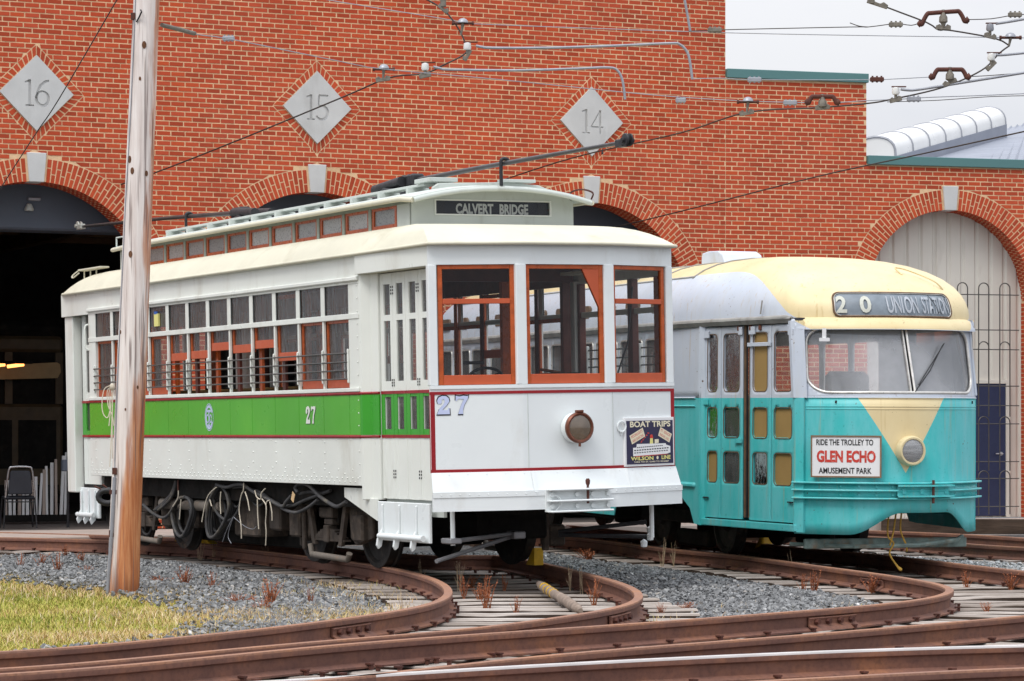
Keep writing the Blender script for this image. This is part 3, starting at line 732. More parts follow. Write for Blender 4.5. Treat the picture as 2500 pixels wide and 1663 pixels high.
for c, _ in BAYS:
    ring(vs, fs, ts, c, CZ, RI, RO, .12, r_); jambs(vs, fs, ts, c, CZ, RI, r_)
    # rowlock frame of the diamond: four runs of short bricks at 45 degrees
    hb, ho, n = .52, .645, 10
    for k in range(4):
        d0 = Vector((math.cos(R(90*k)), math.sin(R(90*k)))); d1 = Vector((math.cos(R(90*k+90)), math.sin(R(90*k+90))))
        for i in range(n):
            t0, t1 = (i+.13)/n, (i+.87)/n
            q = [d0.lerp(d1, t0)*hb, d0.lerp(d1, t1)*hb, d0.lerp(d1, t1)*ho, d0.lerp(d1, t0)*ho]
            brick_faces(vs, fs, ts, [(c+p.x, 5.83+p.y) for p in q], -.006, .05, r_.random())
finish('bricks', vs, fs, ts, main)
def keystone(c, z0, z1, w0, w1, parent):
    MB().prism([(c-w0, z0), (c+w0, z0), (c+w1, z1), (c-w1, z1)], -.03, .25, ax='y').build('keystone', m_stone, parent, bev=.006)
for c, num in BAYS:
    keystone(c, 4.645, 5.035, .10, .135, main)
    tb = MB(); h = .505
    tb.prism([(c, 5.83-h), (c+h, 5.83), (c, 5.83+h), (c-h, 5.83)], -.030, .1, ax='y')
    to = tb.build('stone_tablet', m_stone, main, label='square stone tablet set as a diamond, carved with the number ' + num)
    cu = MB(); x = -.205
    for ch in num:
        for pts, w0, w1 in NUM[ch]: cu.prism([(c+x+a*.36, 5.83-.175+b*.35) for a, b in ribbon(pts, w0*1.25, w1*1.25 if w1 else None)], -.05, -.008, ax='y')
        x += .205 if ch != '1' else .17
    co = cu.build('c', m_stone, main)
    bo = to.modifiers.new('carve', 'BOOLEAN'); bo.operation = 'DIFFERENCE'; bo.object = co; bo.solver = 'EXACT'; bo.use_self = True
    bpy.context.view_layer.update(); dg = bpy.context.evaluated_depsgraph_get()
    nm = bpy.data.meshes.new_from_object(to.evaluated_get(dg)); to.modifiers.clear(); to.data = nm; bpy.data.objects.remove(co)
# wing
WC, WZ, WRI, WRO = 3.64, 3.335, 1.36, 1.665
STEP = 2.262
wing = mortar('wing_wall', (0.0, 9.0, [(9.0, 5.37), (STEP, 5.37), (STEP, 6.60), (0.0, 6.60)]), [(WC, WZ, WRI)], barn, BETA)
vs, fs, ts = [], [], []
for bl, br, tr, tl, zb, zt, fl in lay(0.006, 9.0, 0, lambda x: 6.60 if x < STEP else 5.37, [circle_cut(WC, WZ, WRO, WRI), key_cut(WC, 4.69, 5.06, .10, .135)], 4):
    if zt > 5.37 and br > STEP: br = tr = STEP
    if br-bl < .02: continue
    brick_faces(vs, fs, ts, [(bl, zb), (br, zb), (tr, zt), (tl, zt)], r_.uniform(-.006, -.001), .05, r_.random())
ring(vs, fs, ts, WC, WZ, WRI, WRO, .12, r_); jambs(vs, fs, ts, WC, WZ, WRI, r_)
finish('bricks', vs, fs, ts, wing)
keystone(WC, 4.69, 5.06, .095, .125, wing)
B('coping', m_coping, wing, .012, STEP+.02, -.055, .46, 6.585, 6.72, .006, 'teal metal coping on the middle step of the wall')
B('coping', m_coping, wing, STEP+.012, 4.95, -.055, .46, 5.355, 5.49, .006, 'teal metal coping on the low right wall')
B('coping', m_coping, wing, 4.956, 9.0, -.057, .46, 5.353, 5.492, .006)
# dark interior behind the three open bays (built along the main wall)
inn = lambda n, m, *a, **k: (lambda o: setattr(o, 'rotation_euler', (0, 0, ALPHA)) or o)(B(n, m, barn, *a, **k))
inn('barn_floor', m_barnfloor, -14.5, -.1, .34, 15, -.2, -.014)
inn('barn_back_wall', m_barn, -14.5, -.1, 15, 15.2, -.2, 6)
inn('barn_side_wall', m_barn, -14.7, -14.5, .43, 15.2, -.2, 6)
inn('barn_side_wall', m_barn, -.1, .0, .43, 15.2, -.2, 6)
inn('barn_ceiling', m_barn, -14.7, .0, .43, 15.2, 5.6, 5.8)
for c, _ in BAYS:
    inn('door_header', m_header, c-1.85, c+1.85, .75, 1.35, 4.06, 5.2, bev=.03)
    inn('bay_pier', m_header, c+1.66, c+2.2, .5, .75, 0, 4.5)
for i in range(9): inn('roof_beam', m_beam, -14.4, -.2, 2.2+i*1.45, 2.4+i*1.45, 4.95-.02*i, 5.3)
for i in range(5): inn('roof_purlin', m_beam, -13.2+i*2.9, -13.0+i*2.9, 1.5, 14.9, 4.6, 4.9)
# bay 13: ribbed infill, door
rb = MB(); x = WC-1.55; prof = []
while x < WC+1.55:
    prof += [(x, .36), (x+.03, .385), (x+.055, .385), (x+.085, .36), (x+.225, .36), ]; x += .235
rb.grid([[(a, b, 0.0) for a, b in prof], [(a, b, 4.85) for a, b in prof]])
rb.build('ribbed_infill', m_ribbed, wing)
B('door_frame', m_ribbed, wing, 4.02, 4.09, .30, .36, 0, 2.06, .004); B('door_frame', m_ribbed, wing, 4.72, 4.79, .30, .36, 0, 2.06, .004); B('door_frame', m_ribbed, wing, 4.02, 4.79, .30, .36, 2.06, 2.12, .004)
dr = B('door', m_bluedoor, wing, 4.09, 4.72, .32, .352, .02, 2.06, .004)
hd = MB(); hd.cyl((4.64, .32, .98), (4.64, .265, .98), .014); hd.cyl((4.65, .27, .98), (4.53, .27, .98), .011); hd.cyl((4.64, .32, .98), (4.64, .312, .98), .03)
hd.build('handle', m_chrome, dr, smooth=40)
# wrought iron gate standing in front of that bay
gate = empty('iron_gate', tuple(wpt(3.9, -.02, BETA)), (0, 0, BETA))
tag(gate, 'grey iron gate of hooped bars in front of the navy door', 'gate')
for z in (.17, .60, .86, 1.44, 1.72, 2.02, 2.58, 2.88, 3.42): MB().tube([(-.9, .14, z), (.95, .14, z)], .009, 6).build('rail', m_iron, gate)
for i in range(5):
    x0 = -.80+i*.355
    for za, zb in (((.05, 3.55)) ,) if i == -1 else ((.05, .72), (.72, 1.55), (1.55, 2.70), (2.10, 3.60)):
        hoop = [(x0, .13, za)] + [(x0+.085-.085*math.cos(R(t)), .13, zb-.085+.085*math.sin(R(t))) for t in range(0, 181, 20)] + [(x0+.17, .13, za)]
        MB().tube(hoop, .009, 6).build('hooped_bar', m_iron, gate, smooth=60)
# grey roof with a barrel skylight behind the wing
rf = empty('grey_metal_roof', (8, 70, 0)); tag(rf, 'grey standing seam metal roof rising behind the low brick wall', 'roof')
r0, r1, r2, r3 = Vector((4.2, 60, 5.6)), Vector((22, 60, 5.9)), Vector((30, 84, 13.3)), Vector((12.3, 76, 10.5))
A_, B_ = at(2060, 452, 62), at(2540, 420, 62); C_, D_ = at(2560, 292, 80), at(2255, 356, 80)
off = Vector((8, 70, 0))
MB().add([tuple(p-off) for p in (A_, B_, C_, D_)] + [tuple(p-off-Vector((0, 0, .3))) for p in (A_, B_, C_, D_)], [(0, 1, 2, 3), (4, 7, 6, 5), (0, 4, 5, 1), (1, 5, 6, 2), (2, 6, 7, 3), (3, 7, 4, 0)]).build('roof_sheet', m_greyroof, rf)
for i in range(1, 20):
    t = i/20; a, b = A_.lerp(B_, t)-off, D_.lerp(C_, t)-off
    MB().tube([a+Vector((0, 0, .02)), b+Vector((0, 0, .02))], .035, 4).build('seam', m_greyroof, rf)
skl = empty('barrel_skylight', tuple(at(2140, 380, 66))); tag(skl, 'milky ribbed barrel skylight on the grey metal roof', 'skylight')
S0, S1 = at(2128, 390, 66), at(2402, 312, 74); so_ = Vector(skl.location)
ax_ = (S1-S0); sd_ = Vector((.93, -.28, .12)).normalized(); N = 7
def vault(t, a):
    c = S0.lerp(S1, t)-so_; return c + sd_*(.56*math.cos(a)) + Vector((0, 0, .52*max(0, math.sin(a))**.75))
for i in range(N):
    t0, t1 = i/N, (i+1)/N
    MB().grid([[vault(t0, R(a)) for a in range(0, 181, 12)], [vault(t1, R(a)) for a in range(0, 181, 12)]]).build('panel', m_skyl, skl, smooth=60)
for i in range(N+1): MB().tube([vault(i/N, R(a)) for a in range(0, 181, 12)], .032, 5).build('rib', m_steel, skl, smooth=60)
e = [vault(0, R(a)) for a in range(0, 181, 12)]; MB().add([tuple(p) for p in e], [tuple(range(len(e)))]).build('end_cap', m_skyl, skl)
kb = MB()
for s_ in (-1, 1):
    a, b = S0-so_+sd_*.58*s_, S1-so_+sd_*.58*s_; dz = Vector((0, 0, .42)); kb.add([tuple(a), tuple(b), tuple(b-dz), tuple(a-dz)], [(0, 1, 2, 3)])
a, b = S0-so_-sd_*.58, S0-so_+sd_*.58; kb.add([tuple(a), tuple(b), tuple(b-Vector((0, 0, .42))), tuple(a-Vector((0, 0, .42)))], [(0, 1, 2, 3)])
kb.build('kerb', m_greyroof, skl, solid=.03)
# ------------------------------------------------------------------ white and green tram, number 27
ROLL = .02
T27 = empty('electric_tram', tuple(O27), (0, 0, th27-math.pi/2))
T27.rotation_euler = (Matrix.Rotation(th27-math.pi/2, 4, 'Z') @ Matrix.Rotation(ROLL, 4, 'X')).to_euler()
tag(T27, 'white and green vintage electric tram numbered 27 with orange window frames', 'tram')
HW = 1.20; XB0, XB1 = -7.25, .62
def mi27(inv=T27): return (Matrix.Translation(O27) @ T27.rotation_euler.to_matrix().to_4x4()).inverted()
IM27 = mi27()
def onside(px, py, y):       # photograph pixel -> point on the tram's lengthwise plane at width y
    a = IM27 @ Vector((0, 0, EYE)); d = (IM27 @ at(px, py, 10)) - a; t = (y-a.y)/d.y; return a + d*t
def P27(name, mat, x0, x1, y0, y1, z0, z1, bev=.003, par=T27, label=None): return B(name, mat, par, x0, x1, y0, y1, z0, z1, bev, label)
# ---- floor, interior
P27('floor', m_brown, -7.2, .6, -1.12, 1.12, .82, .90, 0); P27('platform_floor', m_brown, .6, 2.15, -1.0, 1.0, .82, .90, 0); P27('platform_floor', m_brown, -8.15, -7.2, -1.0, 1.0, .82, .90, 0)
P27('underframe_sill', m_under, -7.2, .6, -1.05, -.95, .60, .80, 0); P27('underframe_sill', m_under, -7.2, .6, .95, 1.05, .60, .80, 0)
P27('underframe_beam', m_under, -7.2, 2.1, -.3, .3, .55, .79, 0)
PITCH, G0 = .618, -6.99
wins = [(G0+i*PITCH, G0+i*PITCH+.515) for i in range(12)]
raise_ = {4: .36, 5: .37, 6: .44, 7: .40, 8: .43, 9: .29}
for s in (-1, 1):
    near = s < 0
    def yy(a, b): return (min(s*a, s*b), max(s*a, s*b))
    P27('lower_panel', m_white, XB0, XB1, *yy(HW-.03, HW), .815, 1.265, .004)
    edges = [XB0] + [a-.0515 for a, _ in wins[1:]] + [wins[-1][1]+.05, XB1]
    for a, b in zip(edges, edges[1:]): P27('side_panel', m_green, a+.0035, b-.0035, *yy(HW-.03, HW+.002), 1.293, 1.672, .002)
    for z in (1.265, 1.672): MB().tube([(XB0, s*(HW-.002), z+.013), (XB1, s*(HW-.002), z+.013)], .017, 8).build('belt_rail', m_red, T27, smooth=50)
    P27('window_sill', m_white, XB0, XB1, *yy(HW-.06, HW+.018), 1.70, 1.738, .005)
    P27('mid_rail', m_white, XB0, XB1, *yy(HW-.05, HW+.006), 2.388, 2.44, .004)
    P27('top_rail', m_white, XB0, XB1, *yy(HW-.05, HW+.003), 2.718, 2.742, .003)
    P27('drip_moulding', m_white, XB0, XB1, *yy(HW-.04, HW+.028), 2.742, 2.786, .01)
    P27('letterboard', m_white, XB0, XB1, *yy(HW-.04, HW), 2.786, 2.985, .003)
    P27('corner_post', m_white, .372 if True else 0, XB1, *yy(HW-.10, HW-.002), 1.738, 2.742, .004)
    P27('corner_post', m_white, XB0, G0-.02, *yy(HW-.10, HW-.002), 1.738, 2.742, .004)
    for i, (a, b) in enumerate(wins):
        if i: P27('window_post', m_white, a-.072, a-.036, *yy(HW-.032, HW-.004), 1.738, 2.39, .004)
        if i: P27('upper_post', m_white, a-.095, a-.008, *yy(HW-.025, HW-.001), 2.44, 2.718, .003)
        up = empty('upper_window', parent=T27)
        P27('pane', m_oldglass if near else m_glass, a-.01, b+.01, *yy(HW-.022, HW-.018), 2.43, 2.73, 0, up)
        P27('stop_bead', m_black, a-.008, a+.004, *yy(HW-.018, HW-.010), 2.44, 2.718, 0, up)
        dz = raise_.get(i, 0) if near else (.3 if i in (2, 5, 9) else 0)
        lo = empty('sash_window', parent=T27); x0, x1 = a-.035, b+.025; y = HW-.036
        z0, z1 = 1.742+dz, 2.39+dz
        P27('bottom_rail', m_orange2, x0, x1, *yy(y-.03, y), z0, z0+.085, .003, lo)
        P27('stile', m_orange, x0, x0+.032, *yy(y-.03, y-.001), z0+.085, z1-.03, .003, lo)
        P27('stile', m_orange, x1-.032, x1, *yy(y-.03, y-.001), z0+.085, z1-.03, .003, lo)
        P27('top_rail', m_orange, x0, x1, *yy(y-.03, y), z1-.03, z1+.01, .003, lo)
        P27('pane', m_oldglass if near else m_glass, x0+.03, x1-.03, *yy(y-.018, y-.014), z0+.07, z1-.01, 0, lo)
        if near:
            gd = empty('window_guard', parent=T27)
            for z in (1.825, 1.905, 1.985, 2.068):
                MB().tube([(a-.045, -(HW+.013), z), (b+.045, -(HW+.013), z)], .0085, 6).build('bar', m_bar, gd, smooth=50)
            P27('bracket', m_white, a-.066, a-.040, -(HW+.016), -(HW-.004), 1.785, 2.11, .008, gd)
            if i == 11: P27('bracket', m_white, b+.03, b+.056, -(HW+.016), -(HW-.004), 1.785, 2.11, .008, gd)
    # inside lining posts
    for i, (a, b) in enumerate(wins): P27('lining_post', m_brown if i % 2 else m_orange, a-.085, a-.015, *(yy(HW-.13, HW-.10) if near else yy(HW-.075, HW-.066)), .9, 2.72, 0)
    P27('lining_panel', m_brown, XB0+.1, XB1-.1, *yy(HW-.12, HW-.035), .9, 1.70, 0)
    P27('lining_rail', m_brown, XB0+.1, XB1-.1, *yy(HW-.15, HW-.10), 2.70, 2.98, 0)
    for i in range(12):
        st = empty('bench_seat', parent=T27); x = -6.75+i*.62
        P27('cushion', m_seat, x-.2, x+.2, *yy(.42, 1.04), 1.30, 1.38, .02, st); P27('seat_back', m_seat, x+.16, x+.21, *yy(.42, 1.04), 1.38, 1.78, .02, st)
        P27('pedestal', m_brown, x-.05, x+.05, *yy(.5, .95), .9, 1.30, 0, st)
# rivets of the near side
rv = MB()
def rivet(x, y, z, r_=.009, nx=0, ny=-1):
    r_ *= 1.3
    rv.add([(x-r_, y, z), (x, y, z-r_), (x+r_, y, z), (x, y, z+r_), (x+nx*.009, y+ny*.009, z)], [(0, 1, 4), (1, 2, 4), (2, 3, 4), (3, 0, 4)])
x = XB0+.04; k = 0
while x < XB1-.02:
    rivet(x, -HW, .85 + .035*(k % 2)); rivet(x, -HW, .925) if k % 6 == 0 else None
    x += .062; k += 1
for a, b in wins:
    for z in (1.02, 1.12, 1.225): rivet(a-.05, -HW, z, .010)
for k in range(24): rivet(XB0+.04+k*.33, -HW, 1.245, .007); rivet(XB0+.07+k*.33, -HW, .965, .009)
for z in np.arange(.9, 2.9, .12): rivet(.585, -HW-.001, z, .008)
tag(rv.build('rivets', m_white, T27), kind='stuff')
# ---- emblem and side number
em = MB(); EX, EZ = -3.32, 1.482
fe = lambda a, b: (a, -HW-.0045, b)
tri_poly(em, ribbon(arc(EX, EZ, .098, .115, 25, 335, 30), .028), fe)
tri_poly(em, ribbon(arc(EX, EZ, .122, .142, 0, 359, 36), .008), fe)
for pts in ([(EX, EZ+.065), (EX, EZ-.085)], [(EX-.055, EZ+.065), (EX+.055, EZ+.065)], [(EX-.03, EZ-.085), (EX+.03, EZ-.085)]): tri_poly(em, ribbon(pts, .024), lambda a, b: (a, -HW-.0055, b))
tri_poly(em, ribbon(arc(EX-.048, EZ-.015, .028, .04, 40, 320, 12), .014), lambda a, b: (a, -HW-.0055, b)); tri_poly(em, ribbon(arc(EX+.052, EZ-.015, .026, .04, 0, 350, 14), .014), lambda a, b: (a, -HW-.0055, b))
em.build('emblem', m_number, T27, label='round monogram of the letters C, T and Co')
for ch, x0 in (('2', -.69), ('7', -.555)):
    nb = MB(); P_ = TWO if ch == '2' else SEVEN
    tri_poly(nb, P_, lambda a, b: (x0+a*.11+.008, -HW-.0035, 1.405+b*.17-.006), 1); tri_poly(nb, P_, lambda a, b: (x0+a*.11, -HW-.005, 1.405+b*.17), 0)
    nb.build('numeral', [m_signwhite, m_inkblack], T27)
# ---- platform and front
XF, WF, XC, WC_ = 2.25, 1.25, 2.496, .448
OUT = [(XF, -WF), (XC, -WC_), (XC, WC_), (XF, WF)]       # plan of the bowed front
def front_plan(off=0, n=7, round_=True):
    pts = []
    P_ = [Vector((XF, -WF)), Vector((XC, -WC_)), Vector((XC, WC_)), Vector((XF, WF))]
    fine = spline([(p.x, p.y, 0) for p in [P_[0], P_[0].lerp(P_[1], .5), P_[0].lerp(P_[1], .93), P_[1].lerp(P_[2], .07), P_[1].lerp(P_[2], .5), P_[1].lerp(P_[2], .93), P_[2].lerp(P_[3], .07), P_[2].lerp(P_[3], .5), P_[3]]], n)
    out = []
    for i, p in enumerate(fine):
        t = fine[min(i+1, len(fine)-1)]-fine[max(i-1, 0)]; nrm = Vector((t.y, -t.x, 0)).normalized(); out.append(p + nrm*off)
    return out
def front_band(name, mat, z0, z1, off, thick, par=T27, off1=None, bev=.003, smooth=30):
    a, b = front_plan(off), front_plan(off if off1 is None else off1); c, d = front_plan(off-thick), front_plan((off if off1 is None else off1)-thick)
    rows = [[(p.x, p.y, z0) for p in a], [(p.x, p.y, z1) for p in b], [(p.x, p.y, z1) for p in d], [(p.x, p.y, z0) for p in c], [(p.x, p.y, z0) for p in a]]
    mb = MB().grid(rows)
    n = len(a); mb.f += [(0, n, 2*n, 3*n), (n-1, 2*n-1, 3*n-1, 4*n-1)]; mb.m += [0, 0]
    return mb.build(name, mat, par, smooth=smooth)
front_band('dash_panel', m_white2, .955, 1.70, 0, .02)
front_band('trim_stripe', m_red, .950, .984, .006, .02); front_band('trim_stripe', m_red, 1.650, 1.676, .006, .02)
def fpt(y, off=0):          # point on the facets at width y
    if abs(y) <= WC_: return Vector((XC+off, y, 0))
    t = (abs(y)-WC_)/(WF-WC_); n = Vector((math.cos(R(17)), math.copysign(math.sin(R(17)), y), 0)); return Vector((lerp(XC, XF, t), y, 0)) + n*off
for s in (-1, 1):
    p = fpt(s*1.235, .003); MB().box(p.x-.03, p.x+.006, s*1.228-.019, s*1.228+.019, .955, 1.67).build('trim_stripe', m_red, T27)
for y in (-.40, .47):
    p = fpt(y, .002); MB().box(p.x-.004, p.x+.001, y-.002, y+.002, .97, 1.65).build('dash_seam', m_sage, T27)
front_band('window_header', m_white2, 2.805, 2.985, 0, .03)
front_band('front_sill', m_white2, 1.70, 1.732, .012, .06)
for y, w in ((-1.212, .04), (-WC_, .052), (WC_, .052), (1.212, .04)):
    p = fpt(y); a = 0 if abs(y) <= WC_ else math.copysign(R(17), y)
    mb = MB().box(-.07, .006, -w, w, 1.732, 2.805); o = mb.build('front_post', m_white2, T27, bev=.006); o.location = (p.x, p.y, 0); o.rotation_euler = (0, 0, a*.6)
def front_window(y0, y1, bar, name='front_window'):
    a, b = fpt(y0, -.035), fpt(y1, -.035); d = b-a; L = d.length; ang = math.atan2(d.y, d.x)
    w = empty(name, (a.x, a.y, 0), (0, 0, ang), T27)
    def q(n, m, u0, u1, z0, z1, t0=-.02, t1=.02): return B(n, m, w, u0, u1, t0, t1, z0, z1, .003)
    q('stile', m_orange, 0, .042, 1.735, 2.803); q('stile', m_orange, L-.042, L, 1.735, 2.803)
    q('bottom_rail', m_orange2, .042, L-.042, 1.735, 1.822); q('top_rail', m_orange, .042, L-.042, 2.765, 2.803)
    if bar: q('cross_rail', m_orange2, .042, L-.042, 2.455, 2.50, -.024, .024)
    else: MB().prism([(L-.21, 2.765), (L-.042, 2.765), (L-.042, 2.42)], -.015, .015, ax='y').build('corner_gusset', m_orange2, w)
    MB().add([(.035, 0, 1.81), (L-.035, 0, 1.81), (L-.035, 0, 2.78), (.035, 0, 2.78)], [(0, 1, 2, 3)]).build('pane', m_glass, w)
front_window(-1.165, -.502, True); front_window(-.396, .396, False, 'front_window'); front_window(.502, 1.165, True)
# flared apron and buffer beam
front_band('apron', m_white2, .765, .957, .085, .015, off1=.012, smooth=25)
front_band('buffer_beam', m_white2, .612, .765, .085, .06, smooth=25)
front_band('beam_strap', m_white2, .735, .785, .092, .02, smooth=25)
rv = MB()
for k in range(30):
    y = -1.18+k*.081; p = fpt(y, .0925); rv.add([(p.x, p.y-.008, .758), (p.x, p.y, .750), (p.x, p.y+.008, .758), (p.x, p.y, .766), (p.x+.006, p.y, .758)], [(0, 1, 4), (1, 2, 4), (2, 3, 4), (3, 0, 4)])
    if k % 2: p = fpt(y, .022); rv.add([(p.x, p.y-.007, .938), (p.x, p.y, .931), (p.x, p.y+.007, .938), (p.x, p.y, .945), (p.x+.005, p.y, .938)], [(0, 1, 4), (1, 2, 4), (2, 3, 4), (3, 0, 4)])
tag(rv.build('rivets', m_white2, T27), kind='stuff')
# sheet strap on the apron, left of the centre and right
for y in (-.38, .60):
    a, b = fpt(y, .02), fpt(y+.02, .092); MB().prism([(a.x+.004, .955), (b.x+.004, .77), (b.x-.004, .77), (a.x-.004, .955)], y-.012, y+.02, ax='y').build('apron_strap', m_white2, T27)
# coupler pocket
cp = empty('coupler_pocket', (XC+.082, .04, 0), parent=T27)
B('back_plate', m_white2, cp, 0, .02, -.33, .33, .585, .79, .004)
for z in (.59, .685, .785): B('flange', m_white2, cp, .02, .11, -.32, .32, z-.009, z+.009, .006)
for y in (-.27, -.02, .14, .30):
    for z in (.635, .738): MB().cyl((.02, y, z), (.045, y, z), .022, n=8).build('bolt', m_white2, cp, smooth=40)
MB().lathe([(.013, .655), (.013, .80), (.010, .81), (.020, .835), (.022, .86), (.012, .878)], 10, Matrix.Translation((.075, .07, 0))).build('coupling_pin', m_bronze, cp, smooth=40)
MB().tube(spline([(.03, -.28, .74), (.06, -.22, .72), (.065, -.20, .66), (.06, -.25, .60)], 5), .007, 6).build('safety_chain', m_white2, cp, smooth=60)
# headlight
hl = empty('headlight', (XC, .055, 1.335), parent=T27)
RX = Matrix.Rotation(R(90), 4, 'Y')
MB().lathe([(.11, 0), (.135, .02), (.132, .10), (.12, .115)], 28, RX).build('shell', m_white2, hl, smooth=40)
MB().lathe([(.118, .10), (.140, .105), (.142, .13), (.128, .145), (.112, .14), (.110, .118)], 28, RX).build('rim', m_brass, hl, smooth=40)
MB().lathe([(.112, .11), (.10, .09), (.05, .06), (.0, .05)], 24, RX).build('reflector', MAT('amber_reflector', (.22, .14, .07), .35, metal=.5, var=.3, vs=10), hl, smooth=60)
MB().lathe([(.113, .132), (.07, .142), (.0, .146)], 24, RX).build('lens', m_lens, hl, smooth=60)
MB().lathe([(.018, .05), (.022, .075), (.0, .09)], 10, RX).build('bulb', m_lightpane, hl, smooth=60)
B('hinge', m_brass, hl, .10, .145, -.035, .035, .136, .158, .004); MB().cyl((.12, 0, -.14), (.12, 0, -.17), .012).build('latch', m_brass, hl)
# ring bracket
rg = MB(); p = fpt(.565, .0); rg.tube([(p.x+.02, p.y+.043*math.cos(R(a)), 1.335+.048*math.sin(R(a))) for a in range(0, 360, 20)], .008, 6, closed=True); rg.build('signal_ring', m_white2, T27, smooth=60)
MB().cyl((p.x, p.y, 1.287), (p.x+.02, p.y, 1.287), .016, n=8).build('ring_bracket', m_white2, T27)
MB().cyl((p.x, p.y, 1.265), (p.x+.012, p.y, 1.265), .012, n=8).build('ring_bracket', m_white2, T27)
# front number 27
for ch, y0 in (('2', -1.195), ('7', -1.035)):
    P_ = TWO if ch == '2' else SEVEN; nb = MB()
    def fn(o, k):
        def f(a, b):
            y = y0 + (.5+(a-.5)*k)*.118; p = fpt(y, o); return (p.x, p.y, 1.470+(.5+(b-.5)*k)*.175)
        return f
    tri_poly(nb, P_, fn(.0032, 1.06), 1); tri_poly(nb, P_, fn(.0048, .93), 0); nb.build('numeral', [m_number, m_inkblack], T27)
# poster
pa, pb = fpt(.590, .004), fpt(1.222, .004); pd = pb-pa; PL = pd.length
ps = empty('poster', (pa.x, pa.y, 0), (0, 0, math.atan2(pd.y, pd.x)), T27); ps['label'] = 'boat trips poster in a white frame'
B('frame', m_plainwhite, ps, 0, PL, -.02, .006, .968, 1.412, .002)
B('sheet', m_navy, ps, .022, PL-.02, -.024, 0, .988, 1.385)
fp_ = lambda a, b: (a, -.0265, b)
t = MB(); text(t, 'BOAT TRIPS', .065, PL-.055, 1.325, 1.38, fp_, 0, .03); text(t, 'WILSON', .07, .37, 1.022, 1.058, fp_, 1, .03); text(t, 'LINE', .48, .60, 1.026, 1.062, fp_, 1, .03)
text(t, 'TAKE 7TH ST. CARS TO WHARF', .11, .575, 1.0, 1.014, fp_, 0, .02); tri_poly(t, arc(.425, 1.042, .014, .016, 0, 340, 12), fp_, 0)
tag(t.build('lettering', [m_pale, m_yell], ps), kind='stuff')
pn = MB()
for cx_, cz_, an, w, l1, l2 in ((.16, 1.245, 22, .19, 'MOONLIGHTS', 'AND DANCING'), (.53, 1.25, -24, .165, 'MT. VERNON', 'MARSHALL HALL')):
    c_, s_ = math.cos(R(an)), math.sin(R(an)); fr = lambda a, b, o=-.0268: (cx_+a*c_-b*s_, o, cz_+a*s_+b*c_)
    tri_poly(pn, [(-w/2, -.043), (w/2, -.043), (w/2, .043), (-w/2, .043)], fr, 0)
    text(pn, l1, -w*.42, w*.42, .006, .034, lambda a, b: fr(a, b, -.0276), 1); text(pn, l2, -w*.42, w*.42, -.034, -.008, lambda a, b: fr(a, b, -.0276), 1)
tag(pn.build('caption_panels', [m_pale, m_inkred], ps), kind='stuff')
sh = MB()
tri_poly(sh, [(.10, 1.062), (.55, 1.075), (.60, 1.085), (.60, 1.145), (.54, 1.16), (.54, 1.172), (.15, 1.172), (.145, 1.14), (.10, 1.138)], fp_, 0)
for k, (za, zb, xa, xb) in enumerate(((1.086, 1.094, .11, .57), (1.108, 1.118, .11, .58), (1.134, 1.142, .15, .50))):
    n = 14
    for i in range(n):
        a = lerp(xa, xb, (i+.15)/n); b = lerp(xa, xb, (i+.85)/n); dz = .018*(a-.1)/.5; tri_poly(sh, [(a, za+dz), (b, za+dz), (b, zb+dz), (a, zb+dz)], lambda x, z: (x, -.0273, z), 1)
tri_poly(sh, [(.325, 1.172), (.37, 1.172), (.365, 1.232), (.33, 1.232)], fp_, 2); tri_poly(sh, [(.325, 1.222), (.37, 1.222), (.362, 1.252), (.345, 1.257), (.328, 1.25)], lambda x, z: (x, -.0275, z), 3)
tri_poly(sh, [(.39, 1.172), (.445, 1.178), (.445, 1.212), (.39, 1.21)], fp_, 4)
for k in range(5): tri_poly(sh, [(.20+.025*k, 1.18+.02*k), (.225+.025*k, 1.19+.02*k), (.215+.02*k, 1.205+.018*k)], fp_, 3)
tri_poly(sh, [(.14, 1.055), (.58, 1.07), (.55, 1.074), (.12, 1.062)], lambda x, z: (x, -.0277, z), 3)
tag(sh.build('ship_picture', [m_plainwhite, m_signblack, m_yell, m_inkred, m_pale], ps), kind='stuff')
